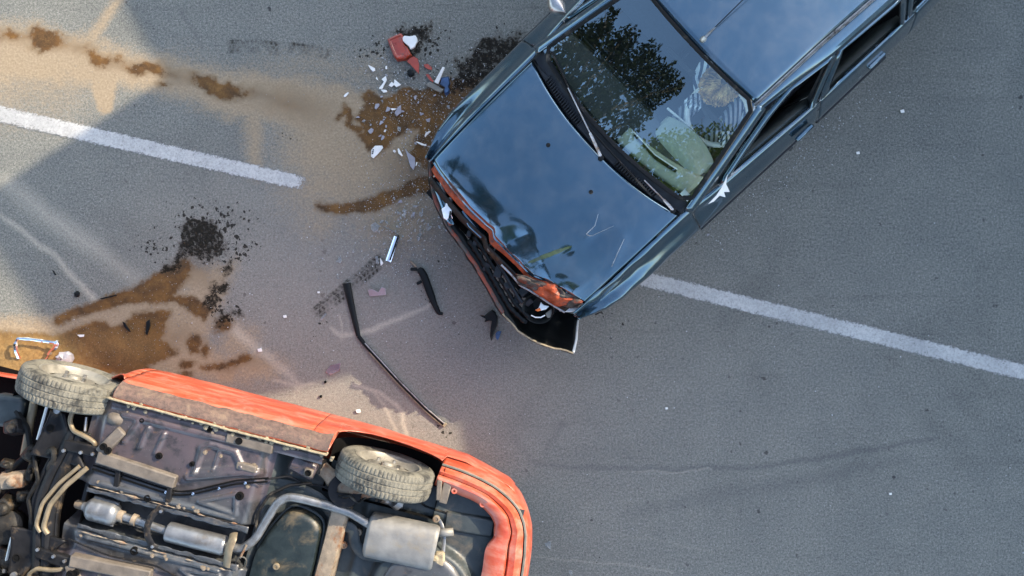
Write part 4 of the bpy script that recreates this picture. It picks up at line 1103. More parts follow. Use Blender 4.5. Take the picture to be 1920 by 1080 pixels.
for cx, cy, z, s in ((892, 455, 0.56, 0.035), (905, 475, 0.56, 0.03), (913, 500, 0.55, 0.04), (935, 510, 0.58, 0.05), (955, 535, 0.58, 0.045), (985, 545, 0.60, 0.055), (925, 480, 0.60, 0.03), (880, 438, 0.57, 0.03), (970, 560, 0.56, 0.045), (992, 565, 0.58, 0.04)):
    c = bl(cx, cy, z)
    o = BB(MB().box(c, (s * 1.5, s, s * 0.9), rz=random.uniform(-0.6, 0.6), ry=random.uniform(-0.5, 0.5), rx=random.uniform(-0.4, 0.4)), 'grille_fragment', random.choice([M['plastic'], M['blackplastic'], M['blackplastic']]), bevel=0.005)
c = bl(918, 466, 0.62)
BB(MB().lathe([(0.02, 0), (0.028, 0.0), (0.028, 0.03), (0.02, 0.03)], c, (0.4, 0.3, 1), 14, closed=True), 'hose_clip', M['greyscrap'])
# left front: strip of blue grille surround and the broken head lamp
st = [bl(868, 395, 0.66), bl(884, 420, 0.655), (bl(905, 443, 0.645))]
BB(MB().tube(st, [0.016, 0.026, 0.018], 8, flat=0.35), 'grille_surround', M['blue'])
def lamp_piece(name, pts, z, h, mat, parent, tilt=0.0):
    q = [bl(x, y, z) for x, y in pts]
    return BB(MB().prism([(a[0], a[1], tilt * (i / len(q))) for i, a in enumerate(q)], h, z, inset=0.06), name, mat, parent, bevel=0.003)
hl = BB(MB().grid(lambda a, b: (lerp(bl(818, 330, .6)[0], bl(846, 412, .6)[0], a) + 0.05 * b + 0.01, lerp(bl(818, 330, .6)[1], bl(846, 412, .6)[1], a), 0.60 - 0.10 * b), 10, 6), 'head_lamp', M['chrome'], solid=0.004)
lamp_piece('lamp_shell', [(838, 371), (847, 369), (849, 390), (845, 405), (838, 414), (832, 410), (828, 392), (835, 388)], 0.615, 0.02, M['whitelens'], hl, 0.02)
lamp_piece('lamp_slot', [(843, 396), (846, 395), (845, 408), (841, 409)], 0.640, 0.006, M['hole'], hl)
lamp_piece('lamp_bracket', [(826, 342), (832, 350), (840, 372), (836, 386), (830, 370)], 0.60, 0.02, M['steel'], hl, 0.01)
BB(MB().tube([bl(806, 334, 0.58), bl(816, 330, 0.60), bl(822, 324, 0.62)], 0.005, 6).tube([bl(815, 310, 0.62), bl(814, 322, 0.60), bl(817, 330, 0.60)], 0.004, 6), 'lamp_wire', M['white'], hl)
lamp_piece('lamp_bulb_holder', [(806, 333), (812, 330), (814, 334), (808, 338)], 0.60, 0.012, M['amber'], hl)
# dark blue glossy panel between bumper and lamp
BB(MB().grid(lambda a, b: (lerp(lerp(bl(806, 338, .56)[0], bl(840, 425, .56)[0], a), lerp(bl(822, 338, .58)[0], bl(852, 420, .58)[0], a), b), lerp(lerp(bl(806, 338, .56)[1], bl(840, 425, .56)[1], a), lerp(bl(822, 338, .58)[1], bl(852, 420, .58)[1], a), b), 0.55 + 0.02 * b + 0.008 * math.sin(3 * b)), 10, 6), 'lamp_panel', M['blue'], solid=0.005)
# right front: round lamp torn from its place
c = Vector(bl(1010, 577, 0.60))
rl = BB(MB().lathe([(0.0, -0.07), (0.05, -0.06), (0.085, -0.01), (0.098, 0.02), (0.104, 0.024), (0.104, 0.0), (0.09, -0.03)], c, (-0.45, 0.1, 1), 32), 'right_head_lamp', M['blackplastic'])
rl.name = 'head_lamp'
lamp_piece('lamp_reflector', [(1014, 566), (1020, 572), (1030, 574), (1024, 580), (1012, 583), (1003, 582), (1010, 577)], 0.635, 0.008, M['whitelens'], rl, 0.0)
lamp_piece('lamp_glow_lens', [(1003, 581), (1012, 577), (1015, 582), (1008, 584)], 0.647, 0.006, M['amber'], rl)
BB(MB().tube([bl(996, 591, 0.60), bl(1004, 595, 0.61), bl(1014, 595, 0.615), bl(1022, 591, 0.62)], 0.004, 6), 'lamp_ring', M['whitelens'], rl)
lamp_piece('lamp_glass', [(1022, 588), (1034, 578), (1036, 587), (1032, 596), (1026, 596)], 0.60, 0.015, M['greyscrap'], rl)
lamp_piece('indicator_lens', [(1047, 583), (1062, 577), (1080, 574), (1104, 572), (1090, 580), (1070, 585), (1056, 585)], 0.60, 0.018, M['whitelens'], rl, 0.0)
# engine lumps below
eng = BB(MB().box((0.55, -0.1, 0.55), (0.45, 0.55, 0.35)).box((0.45, 0.35, 0.52), (0.25, 0.2, 0.25)), 'engine', M['greasy'], bevel=0.03)
# scratches and creases scored into the hood
for pts, r, mt in (([(1121, 402), (1115, 424), (1098, 440), (1108, 443), (1150, 424)], 0.003, 'trim'), ([(1170, 448), (1158, 475), (1148, 500)], 0.003, 'trim'),):
    q = []
    for p in resample([(*bl(x, y, 0.89)[:2], 0) for x, y in pts], 24): q.append((p.x, p.y, hood_z(p.x, p.y) + 0.0005))
    BB(MB().tube(q, [r * (0.4 + 0.6 * math.sin(math.pi * (i + 1) / 26)) for i in range(24)], 5, flat=0.4), 'scratch', M['trim'], hood)

# narrow olive strip across the hood
q0, q1 = bl(990, 492, 0.84), bl(1072, 462, 0.86)
def olive_strip(a, b):
    u = lerp(q0[0], q1[0], a); v = lerp(q0[1], q1[1], a)
    w = 0.026 * math.sin(math.pi * (0.08 + 0.88 * a)) ** 0.6 * (1 + 0.5 * n1(a * 14, b))
    u += w * (b - 0.5) * 1.2; v += w * (b - 0.5) * -0.6
    return (u, v, hood_z(u, v) + 0.0012)
BB(MB().grid(olive_strip, 30, 6), 'hood_strip', M['olive_strip'], hood, smooth=180)
# ================================================================== OVERTURNED ORANGE RED CAR
RA = math.atan2(-0.254, 0.967)
RAX = Vector((math.cos(RA), math.sin(RA), 0)); RLX = Vector((-math.sin(RA), math.cos(RA), 0))
P0, QOFF = -1.3, 1.89
red_car = empty('overturned_car', RAX * P0 - RLX * QOFF, RA)
tag(red_car, 'faded orange red car lying upside down on its roof, wheels and underbody facing up', 'car')
def rx_(p, q, z): return (p - P0, q, z)
def rl_(px, py, z):
    p = gp(px, py, z); return (p.x*RAX.x + p.y*RAX.y, p.x*RLX.x + p.y*RLX.y + QOFF, z)
def RB(mb, name, mat, parent=None, **kw):
    return mb.build(name, mat, parent or red_car, xf=rx_, **kw)
PWF, PWR = -2.42, -0.455          # axle positions
WZ, WR = 0.985, 0.298

# ---- body sides (upside down: sill at the top)
def ztop(p):
    z = 1.135
    for pw, ra in ((PWF, 0.315), (PWR, 0.340)):
        d = abs(p - pw)
        if d < ra: z = min(z, 1.06 - 0.185 * math.sqrt(1 - (d / ra) ** 2))
    if p > -0.13: z = min(z, 0.82)
    if p < -2.2: z = min(z, lerp(1.13, 0.72, clamp((-2.17 - p) / 0.12)))
    return z
def rside(p, s, sg):
    w = tab(p, [(-3.3, -0.30), (-2.9, -0.26), (-2.45, -0.20), (-2.26, -0.08), (-2.16, -0.01), (-2.0, 0.0), (-0.6, 0.005), (0.0, -0.02), (0.30, -0.10), (0.50, -0.24)])
    prof_q = [(0, 0.672), (0.05, 0.70), (0.12, 0.742), (0.20, 0.772), (0.32, 0.786), (0.48, 0.796), (0.62, 0.788), (0.72, 0.752), (0.84, 0.66), (1.0, 0.60)]
    prof_z = [(0, 1.135), (0.05, 1.130), (0.12, 1.085), (0.20, 1.00), (0.32, 0.88), (0.48, 0.70), (0.62, 0.55), (0.72, 0.46), (0.84, 0.24), (1.0, 0.015)]
    zt = ztop(p)
    if zt < 1.134:
        lo, hi = 0.0, 0.9
        for _ in range(14):
            m_ = (lo + hi) / 2
            if stab(m_, prof_z) > zt: lo = m_
            else: hi = m_
        s = hi + (1 - hi) * s
    z = stab(s, prof_z)
    q = stab(s, prof_q)
    # flared lips round the arches
    for pw, ra in ((PWF, 0.315), (PWR, 0.340)):
        r = math.hypot((p - pw) / ra, (z - 1.06) / 0.185)
        q += 0.014 * math.exp(-((r - 1) / 0.12) ** 2)
    q += 0.010 * n1(p * 3, s * 5 + sg) + 0.004 * n1(p * 11, s * 14)
    # door crease
    q -= 0.006 * math.exp(-((z - 0.80) / 0.012) ** 2)
    return (p, sg * (q + w), z)
for sg in (1, -1):
    for nm, pa, pb, n in (('front_fender', -3.25, -2.112, 56), ('door', -2.104, -0.9300, 40), ('rear_quarter', -0.9302, 0.34, 80)):
        o = RB(MB().grid(lambda a, b: rside(lerp(pa, pb, a), b, sg), n, 44), nm, M['red'], solid=0.006)
        if nm == 'door':
            RB(MB().grid(lambda a, b: (lambda t: (t[0], t[1] + sg * 0.006, t[2] + 0.006))(rside(lerp(-2.10, -0.80, a), lerp(0.004, 0.150, b) + 0.02 * n1(a * 18, b * 3), sg)), 60, 6), 'stone_guard', M['underseal'], o)
    # sill flange, caked with mud
    RB(MB().grid(lambda a, b: (lerp(-2.13, -0.80, a), sg * (0.668 + 0.008 * n1(a * 20, 1)), lerp(1.10, 1.158, b) + 0.006 * n1(a * 60, 7)), 80, 3), 'sill_flange', M['mudcake'], solid=0.010)
mud = MB()
for i in range(60):
    p = random.uniform(-2.1, -0.75); s = random.uniform(0.005, 0.016)
    mud.lathe([(0, s * 0.5), (s * 0.6, s * 0.35), (s, 0)], (p, 0.668 + random.uniform(-0.03, 0.015), 1.135), (random.uniform(-.3, .3), random.uniform(-.3, .3), 1), 7)
RB(mud, 'mud_clods', M['mudcake'])['kind'] = 'stuff'

# ---- floor pan stamped with beads
def seg_d(x, y, a, b):
    dx, dy = b[0]-a[0], b[1]-a[1]; t = clamp(((x-a[0])*dx + (y-a[1])*dy) / (dx*dx + dy*dy))
    return math.hypot(x - a[0] - t*dx, y - a[1] - t*dy)
BEADS = [([(-1.53, 0.37), (-1.525, 0.52), (-1.49, 0.55), (-1.33, 0.545), (-1.27, 0.47)], 0.016, 0.012),
         ([(-1.53, 0.372), (-1.27, 0.470)], 0.014, 0.010), ([(-1.43, 0.41), (-1.42, 0.53)], 0.008, 0.008),
         ([(-1.56, 0.330), (-1.25, 0.440), (-1.16, 0.455)], 0.022, 0.014),
         ([(-1.98, 0.44), (-1.93, 0.56)], 0.018, 0.012), ([(-1.88, 0.43), (-1.86, 0.55)], 0.014, 0.012), ([(-1.78, 0.42), (-1.76, 0.54)], 0.012, 0.012),
         ([(-2.02, 0.59), (-1.20, 0.60)], 0.020, 0.010),
         ([(-1.46, 0.205), (-1.26, 0.305), (-1.235, 0.185), (-1.46, 0.205)], 0.012, 0.010),
         ([(-2.05, 0.165), (-1.25, 0.160)], 0.012, 0.012), ([(-2.05, 0.28), (-1.62, 0.265)], 0.010, 0.006)]
def floor_z(p, q):
    aq = abs(q)
    z = 1.118
    z -= 0.155 * (1 - sstep(0.088, 0.142, aq))                       # tunnel
    z -= 0.020 * sstep(0.145, 0.25, aq) * (1 - sstep(0.25, 0.33, aq)) * (1 - sstep(-1.62, -1.5, p))
    for pts, w, h in BEADS:
        d = min(seg_d(p, aq, a, b) for a, b in zip(pts, pts[1:]))
        if d < w * 2.5: z += 1.6 * h * math.exp(-(d / w) ** 4)
    z -= 0.06 * sstep(-1.19, -1.12, p) + 0.05 * (1 - sstep(-2.20, -2.10, p))
    z += 0.004 * n1(p * 6, q * 6)
    return z
def pan_material():
    m = NT('mauve_grey_floor_pan_paint')
    c = m.coord()
    sp = m.n('ShaderNodeSeparateXYZ'); m.l(c, sp.inputs[0])
    n = m.noise(3.0, 5, 0.6, c)
    col = m.ramp(n, [(0.3, (0.082, 0.056, 0.056)), (0.55, (0.056, 0.043, 0.045)), (0.75, (0.031, 0.032, 0.032))])
    tq = m.mr(m.math('ABSOLUTE', sp.outputs[1]), 0.16, 0.36, 1.0, 0.0)
    col = m.mix(m.math('MULTIPLY', tq, 0.75), col, (0.038, 0.045, 0.046))
    st = m.mr(m.noise(7, 8, 0.7, c, dist=0.6), 0.49, 0.62)
    col = m.mix(m.math('MULTIPLY', st, 0.85), col, (0.014, 0.014, 0.014))
    ru = m.mr(m.noise(13, 7, 0.75, c, dist=0.8), 0.60, 0.70, 0.0, 0.7)
    col = m.mix(ru, col, (0.13, 0.065, 0.026))
    du = m.mr(m.noise(5, 9, 0.72, c, dist=0.2), 0.56, 0.74, 0, 0.65)
    col = m.mix(du, col, (0.17, 0.14, 0.10))
    v = m.n('ShaderNodeTexVoronoi'); v.inputs['Scale'].default_value = 70; m.l(c, v.inputs['Vector'])
    g = m.math('MULTIPLY', m.mr(v.outputs['Distance'], 0.03, 0.12, 1, 0), m.mr(n, 0.45, 0.6, 0.1, 0.6))
    col = m.mix(g, col, (0.45, 0.44, 0.42))
    m.set(Base_Color=col, Roughness=m.mr(m.noise(11, 5, 0.6, c), 0.3, 0.7, 0.28, 0.55), Specular_IOR_Level=0.6, Coat_Weight=0.3, Coat_Roughness=0.25)
    m.bump(m.noise(90, 4, 0.6, c), 0.12, 0.003)
    return m.m
M['pan'] = pan_material()
floor_pan = RB(MB().grid(lambda a, b: (lerp(-2.22, -1.10, a), lerp(-0.672, 0.672, b), floor_z(lerp(-2.22, -1.10, a), lerp(-0.672, 0.672, b))), 130, 170), 'floor_pan', M['pan'], smooth=180)
def plug(px, py, z, r, mat=None, nm='hole_plug', par=None):
    c = rl_(px, py, z)
    RB(MB().lathe([(0, 0.008), (r * 0.65, 0.006), (r * 0.7, 0.012), (r * 1.15, 0.010), (r * 1.3, -0.004)], c, (0, 0, 1), 16), nm, mat or M['hole'], par or floor_pan)
for px, py, r in ((267, 788, 0.012), (298, 855, 0.016), (393, 805, 0.014), (449, 930, 0.020), (277, 934, 0.018), (360, 870, 0.012)):
    plug(px, py, 1.125, r)
plug(252, 1033, 1.125, 0.020); plug(170, 1060, 1.125, 0.014)
for px, py in ((363, 925), (412, 915), (461, 905), (312, 922)):
    c = rl_(px, py, 1.13)
    RB(MB().lathe([(0.009, 0), (0.009, 0.012), (0.004, 0.014), (0, 0.014)], c, (0, 0, 1), 6), 'bolt', M['chrome'], floor_pan)
# chassis rails
def rail(name, pts, w, h, mat, par=None, z=1.10):
    pts = [Vector(p) for p in pts]; mb = MB(); n = len(pts); vs = []
    for i, p in enumerate(pts):
        t = pts[min(i+1, n-1)] - pts[max(i-1, 0)]; t.normalize(); s = Vector((-t.y, t.x, 0)) * (w / 2)
        k = 0.82
        vs += [p + s, p + s * k + Vector((0, 0, h)), p - s * k + Vector((0, 0, h)), p - s]
    fs = []
    for i in range(n - 1):
        for j in range(3): fs.append((i*4+j, i*4+j+1, i*4+j+5, i*4+j+4))
    fs += [(0, 1, 2, 3), ((n-1)*4+3, (n-1)*4+2, (n-1)*4+1, (n-1)*4)]
    mb.add(vs, fs)
    return RB(mb, name, mat, par, bevel=0.008, seg=2)
M['railpaint'] = mat_simple('dusty_rail_paint', (0.115, 0.094, 0.072), 0.6, bump=0.35, var=0.3, dirt=(0.10, 0.085, 0.07), dirt_amt=0.42, dirt_scale=8)
for sg in (1, -1):
    rl0 = rail('floor_rail', [(-2.10, sg * 0.315, 1.10), (-1.62, sg * 0.285, 1.10)], 0.085, 0.055, M['railpaint'])
    rail('rail_brace', [(-2.095, sg * 0.34, 1.10), (-2.0, sg * 0.50, 1.10)], 0.075, 0.05, M['railpaint'], rl0)
    for dp, dq in ((-2.075, 0.385), (-2.045, 0.37)):
        RB(MB().lathe([(0, 0.012), (0.012, 0.011), (0.014, 0.016), (0.020, 0.015), (0.022, 0)], (dp, sg * dq, 1.148), (0, 0, 1), 14), 'hole_plug', M['hole'], rl0)
    ro = rail('outrigger', [(-1.40, sg * 0.615, 1.09), (-1.12, sg * 0.615, 1.09)], 0.07, 0.05, M['railpaint'])
    RB(MB().lathe([(0, 0.012), (0.012, 0.011), (0.02, 0.014), (0.022, 0)], (-1.32, sg * 0.615, 1.135), (0, 0, 1), 14), 'hole_plug', M['hole'], ro)
    rail('jacking_tube', [(-1.30, sg * 0.475, 1.105), (-1.18, sg * 0.475, 1.105)], 0.05, 0.04, M['railpaint'])
    RB(MB().grid(lambda a, b: (-2.13 + 0.13 * a, sg * (0.50 + 0.10 * b), 1.10 + 0.045 * math.sin(math.pi * a) * math.sin(math.pi * b)), 8, 8), 'jacking_point', M['railpaint'])
# two thin lines running along the tunnel wall
for d in (0.0, 0.022):
    pts = [(-2.12, 0.232 + d, 1.118), (-1.70, 0.205 + d, 1.118), (-1.60, 0.207 + d, 1.122), (-1.50, 0.245 + d, 1.134), (-1.28, 0.365 + d, 1.14), (-1.10, 0.425 + d, 1.13)]
    RB(MB().tube(smooth_path(pts, 40, 2), 0.0055, 6), 'fuel_line', M['hole'])
for t in ((-1.96, 0.225, 1.12), (-1.64, 0.216, 1.13)):
    RB(MB().box(t, (0.03, 0.11, 0.035), rz=0.1), 'line_clip', M['blacksteel'], bevel=0.004)
# tunnel heat shield edges
for sg in (1, -1):
    RB(MB().grid(lambda a, b: (lerp(-2.12, -1.14, a), sg * (0.100 + (0.030 + 0.03 * n1(a * 9, 6)) * b + 0.016 * n1(a * 22, b)), 1.122 + 0.016 * n1(a * 30, b * 2 + 3)), 70, 4), 'heat_shield', M['pan'], solid=0.003)

# ---- exhaust
ex = RB(MB().tube(smooth_path([rl_(424, 1022, 1.08), rl_(452, 1031, 1.08), rl_(478, 1012, 1.085), rl_(500, 975, 1.09), rl_(520, 942, 1.10), rl_(540, 931, 1.105), rl_(565, 935, 1.10), rl_(612, 947, 1.085), rl_(655, 960, 1.05), rl_(695, 985, 1.03)], 60, 3), 0.026, 14), 'exhaust', M['alu'])
RB(MB().tube(smooth_path([rl_(145, 945, 1.03), rl_(163, 951, 1.06)], 4), 0.026, 12), 'front_pipe', M['rust'], ex)
RB(MB().tube([rl_(222, 966, 1.08), rl_(262, 978, 1.085), rl_(316, 997, 1.085)], 0.024, 14), 'middle_pipe', M['alu'], ex)
def can(p0, p1, r, prof, name, mat, n=28, flat=1.0):
    a = Vector(p0); b = Vector(p1); L = (b - a).length; ax = (b - a).normalized()
    return RB(MB().lathe([(r * k, L * t) for k, t in prof], a, ax, n), name, mat, ex)
can(rl_(160, 950, 1.075), rl_(226, 967, 1.075), 0.070, [(0.36, -0.06), (0.40, 0.0), (0.78, 0.10), (0.97, 0.17), (1.0, 0.22), (0.96, 0.30), (1.0, 0.36), (1.0, 0.46), (0.95, 0.52), (1.0, 0.58), (0.96, 0.68), (1.0, 0.74), (0.95, 0.82), (0.78, 0.90), (0.38, 0.99), (0.34, 1.08)], 'catalytic_converter', M['alu'])
for sg in (1, -1):
    a = Vector(rl_(172, 953, 1.078)); b = Vector(rl_(218, 965, 1.078))
    RB(MB().tube([a + Vector((0, sg * 0.066, 0)), b + Vector((0, sg * 0.066, 0))], 0.010, 6), 'converter_seam', M['alu'], ex)
can(rl_(221, 966, 1.08), rl_(232, 969, 1.08), 0.034, [(0.6, 0), (1, 0), (1, 1), (0.6, 1)], 'pipe_flange', M['rust'])
can(rl_(248, 973, 1.085), rl_(256, 976, 1.085), 0.034, [(0.6, 0), (1, 0), (1, 1), (0.6, 1)], 'pipe_flange', M['rust'])
can(rl_(313, 996, 1.085), rl_(424, 1024, 1.085), 0.060, [(0.40, -0.03), (0.80, 0.0), (0.96, 0.02), (1.0, 0.06), (1.0, 0.94), (0.97, 0.97), (0.85, 1.0), (0.40, 1.02)], 'resonator', M['alu'])
# hanger bracket over the pipe
hb = smooth_path([rl_(303, 954, 1.13), rl_(288, 962, 1.15), rl_(276, 985, 1.155), rl_(276, 1005, 1.155), rl_(288, 1028, 1.13)], 24, 2)
RB(MB().tube(hb, [0.030 if i in (0, 1, 22, 23) else 0.019 for i in range(24)], 8, flat=0.45), 'exhaust_bracket', M['blacksteel'])
for px, py in ((303, 958), (287, 1024)):
    c = rl_(px, py, 1.145); RB(MB().lathe([(0.010, 0), (0.010, 0.014), (0, 0.016)], c, (0, 0, 1), 6), 'bolt', M['steel'])
# strap behind the resonator
stp = smooth_path([rl_(438, 1000, 1.11), rl_(436, 1012, 1.15), rl_(429, 1030, 1.155), rl_(424, 1062, 1.12)], 20, 2)
RB(MB().tube(stp, 0.026, 8, flat=0.35), 'exhaust_strap', M['brass'])
RB(MB().tube([Vector(p) + Vector((0.018, 0, 0.004)) for p in stp], 0.006, 6), 'strap_edge', M['rust'])
RB(MB().tube([rl_(450, 1046, 1.10), rl_(458, 1030, 1.11), rl_(462, 1022, 1.11)], 0.007, 6), 'hanger_hook', M['rust'], ex)
RB(MB().lathe([(0.03, 0), (0.034, 0.006), (0.034, 0.03), (0.03, 0.036)], rl_(452, 1053, 1.08), (0.3, 0.2, 1), 18, closed=True), 'hanger_ring', M['alu'], ex)
# muffler (an oval drum)
ma = Vector(rl_(688, 1000, 1.00)); mb_ = Vector(rl_(818, 1028, 1.00))
mL = (mb_ - ma).length; max_ = (mb_ - ma).normalized(); msd = Vector((-max_.y, max_.x, 0))
def muff(a, b):
    t = 2 * math.pi * b
    prof = tab(a, [(0, 0.0), (0.02, 0.80), (0.05, 0.955), (0.075, 1.0), (0.925, 1.0), (0.95, 0.965), (0.965, 0.90), (0.97, 0.86), (1.0, 0.0)])
    x = tab(a, [(0, 0.02), (0.02, 0.0), (0.075, 0.05), (0.925, 0.95), (0.965, 1.0), (0.97, 0.985), (1.0, 0.975)])
    ct, stt = math.cos(t), math.sin(t)
    pw = lambda v: math.copysign(abs(v) ** 0.75, v)
    return tuple(ma + max_ * (mL * x) + msd * (0.136 * prof * pw(ct)) + Vector((0, 0, 0.088 * prof * pw(stt))))
aa = [0, 0.02, 0.05, 0.075, 0.08, 0.3, 0.5, 0.7, 0.92, 0.925, 0.95, 0.965, 0.97, 1.0]
muffler = RB(MB().grid(lambda a, b: muff(aa[int(round(a * 13))], b), 14, 40, closev=True), 'muffler', M['muffler'], ex)
RB(MB().tube([rl_(818, 1000, 1.01), rl_(850, 997, 1.01)], 0.022, 16, cap=False), 'tail_pipe', M['muffler'], ex, solid=0.004)
RB(MB().tube(smooth_path([rl_(823, 975, 0.98), rl_(829, 985, 1.0), rl_(833, 1010, 0.99), rl_(830, 1040, 1.0)], 14), 0.012, 6, flat=0.4), 'muffler_hanger', M['alu'], ex)
c = rl_(825, 1048, 1.02)
RB(MB().box(c, (0.06, 0.09, 0.05), rz=0.3).box((c[0] - 0.03, c[1], c[2] + 0.02), (0.05, 0.04, 0.03)), 'rubber_mount', M['mudcake'], bevel=0.012)

# ---- rear underbody
def rf_z(p, q):
    z = 0.935
    z += 0.10 * (1 - sstep(-1.12, -1.02, p))
    d = math.hypot((p + 0.06) / 0.34, (q + 0.02) / 0.30)
    z += 0.085 * (1 - sstep(0.86, 1.0, d))                      # spare wheel well
    z += 0.018 * math.exp(-((p + 0.50) / 0.025) ** 2) + 0.012 * math.exp(-((abs(q) - 0.44) / 0.03) ** 2)
    # raised shield around the muffler
    z += 0.004 * n1(p * 5, q * 5)
    return z
RB(MB().grid(lambda a, b: (lerp(-1.13, 0.42, a), lerp(-0.60, 0.60, b), rf_z(lerp(-1.13, 0.42, a), lerp(-0.60, 0.60, b))), 110, 90), 'rear_floor', M['shield'], smooth=180)
RB(MB().lathe([(0.0, 0.092), (0.20, 0.092), (0.235, 0.086), (0.255, 0.06), (0.27, 0.0)], (-0.06, -0.02, 0.955), (0, 0, 1), 48), 'spare_wheel_well', M['pan'], smooth=180)
RB(MB().tube([(-0.2, -0.10, 1.045), (0.05, -0.22, 1.045)], 0.012, 6), 'well_rib', M['pan'])
# fuel tank with its rim
TK = [(-1.085, -0.34), (-1.085, -0.02), (-1.02, 0.16), (-0.955, 0.275), (-0.92, 0.292), (-0.79, 0.27), (-0.735, 0.235), (-0.72, 0.0), (-0.72, -0.34)]
def tank_ring(k, z): 
    cx = sum(p[0] for p in TK) / len(TK); cy = sum(p[1] for p in TK) / len(TK)
    pts = smooth_path([(p[0], p[1], 0) for p in TK + [TK[0]]], 60, 2)[:-1]
    return [(lerp(cx, p.x, k), lerp(cy, p.y, k), z) for p in pts]
rings = [tank_ring(1.06, 0.985), tank_ring(1.0, 0.990), tank_ring(0.985, 1.045), tank_ring(0.95, 1.068), tank_ring(0.8, 1.075), tank_ring(0.3, 1.078)]
n = len(rings[0]); tk = MB().add([v for r in rings for v in r], [(i*n+j, i*n+(j+1) % n, (i+1)*n+(j+1) % n, (i+1)*n+j) for i in range(5) for j in range(n)] + [tuple(5*n + j for j in range(n))])
tank = RB(tk, 'fuel_tank', M['tank'], smooth=60)
RB(MB().tube([Vector(v) for v in tank_ring(1.05, 1.0)], 0.009, 6, closed=True), 'tank_flange', M['shield'], tank)
plug(518, 1062, 1.09, 0.016, M['brass'], 'drain_plug', tank)
# shield strip winding round the tank and below the muffler
RB(MB().tube(smooth_path([rl_(510, 905, 0.99), rl_(560, 915, 1.0), rl_(600, 935, 1.0), rl_(640, 985, 1.0), rl_(662, 990, 1.0), rl_(665, 1020, 1.0), rl_(680, 1040, 1.0), rl_(720, 1045, 1.0), rl_(800, 1062, 1.0)], 50, 2), 0.034, 8, flat=0.30), 'heat_shield', M['shield'])
for px, py, z in ((672, 998, 0.99), (645, 1022, 0.97), (818, 973, 0.98)): plug(px, py, z, 0.018, M['rust'], 'rubber_bush', red_car)
# twist beam axle with trailing arms
beam = RB(MB().grid(lambda a, b: (-0.655 + 0.058 * [-1, -0.9, -0.72, 0, 0.72, 0.9, 1][int(round(b*6))] + 0.006 * n1(a * 6, b), lerp(0.46, -0.52, a), 1.045 + [-0.10, -0.02, 0.012, 0.016, 0.012, -0.02, -0.10][int(round(b*6))] + 0.006 * n1(a * 14, b * 3)), 40, 7), 'rear_axle_beam', M['rust'], smooth=50, solid=0.006)
for sg in (1, -1):
    RB(MB().tube(smooth_path([(-0.86, sg * 0.565, 1.0), (-0.72, sg * 0.50, 1.03), (-0.62, sg * 0.47, 1.045), (-0.52, sg * 0.50, 1.02), (PWR, sg * 0.53, WZ)], 16), [0.045] * 4 + [0.055] * 4 + [0.05] * 8, 8, flat=0.7), 'trailing_arm', M['rust'], beam)
    RB(MB().lathe([(0.0, -0.045), (0.045, -0.04), (0.05, 0), (0.045, 0.04), (0.0, 0.045)], (-0.86, sg * 0.56, 1.0), (0, 1, 0), 16), 'arm_bush', M['blacksteel'], beam)
    RB(MB().lathe([(0.05, 0.0), (0.085, 0.004), (0.105, 0.012), (0.10, 0.028), (0.05, 0.03)], (-0.655, sg * 0.47, 1.045), (0.1, sg * 0.3, 1), 26), 'spring_seat', M['blacksteel'], beam)
    RB(MB().lathe([(0.0, -0.05), (0.115, -0.05), (0.12, -0.02), (0.12, 0.03), (0.09, 0.05), (0, 0.05)], (PWR, sg * 0.535, WZ), (0, 1, 0), 30), 'brake_drum', M['rust'], beam)
    RB(MB().tube([(-0.44, sg * 0.46, 1.0), (-0.30, sg * 0.43, 0.92), (-0.1, sg * 0.42, 0.7)], [0.022, 0.022, 0.032], 10), 'damper', M['steel'], beam)
    RB(MB().tube([(-0.36, sg * 0.47, 0.99), (-0.33, sg * 0.45, 0.97)], 0.045, 10), 'damper_eye', M['alu'], beam)
    # wheel house
    RB(MB().grid(lambda a, b: (PWR + 0.345 * math.cos(math.pi * a), sg * lerp(0.42, 0.735, b), 1.0 - 0.33 * math.sin(math.pi * a)), 18, 4).grid(lambda a, b: (PWR + 0.345 * math.cos(math.pi * a) * b, sg * 0.42, 1.0 - 0.33 * math.sin(math.pi * a) * b), 18, 4), 'wheel_house', M['hole'])
    RB(MB().grid(lambda a, b: (PWF + 0.33 * math.cos(math.pi * a), sg * lerp(0.40, 0.60, b), 0.985 - 0.31 * math.sin(math.pi * a)), 18, 4), 'wheel_house', M['hole'])
    wr = wheel(red_car, (PWR, sg * 0.612, WZ), WR, 0.175, sg, M['dustytyre'], M['rim'], xf=rx_, tilt=(0.03, 1, -0.01 * sg))
    wf = wheel(red_car, (PWF + 0.005, sg * 0.640, WZ + 0.01), WR, 0.175, sg, M['dustytyre'], M['rim'], xf=rx_, tilt=(0.05, 1, 0.0 * sg))
    # side brackets beside the rear wheel
    bk = RB(MB().box((-0.93, sg * 0.545, 1.06), (0.16, 0.10, 0.05), rz=-0.2 * sg), 'spring_mount', M['pan'], bevel=0.012)
    RB(MB().box((-0.885, sg * 0.53, 1.10), (0.055, 0.05, 0.03)), 'mount_plate', M['railpaint'], bk, bevel=0.006)
    RB(MB().lathe([(0, 0.006), (0.012, 0.006), (0.016, 0.012), (0.02, 0)], (-0.885, sg * 0.53, 1.115), (0, 0, 1), 12), 'hole_plug', M['hole'], bk)
    # rear bumper bracket
    RB(MB().box((-0.115, sg * 0.61, 1.0), (0.03, 0.12, 0.10), rz=0.2 * sg).box((-0.075, sg * 0.60, 0.96), (0.05, 0.13, 0.14)), 'bumper_bracket', M['railpaint'], bevel=0.005)
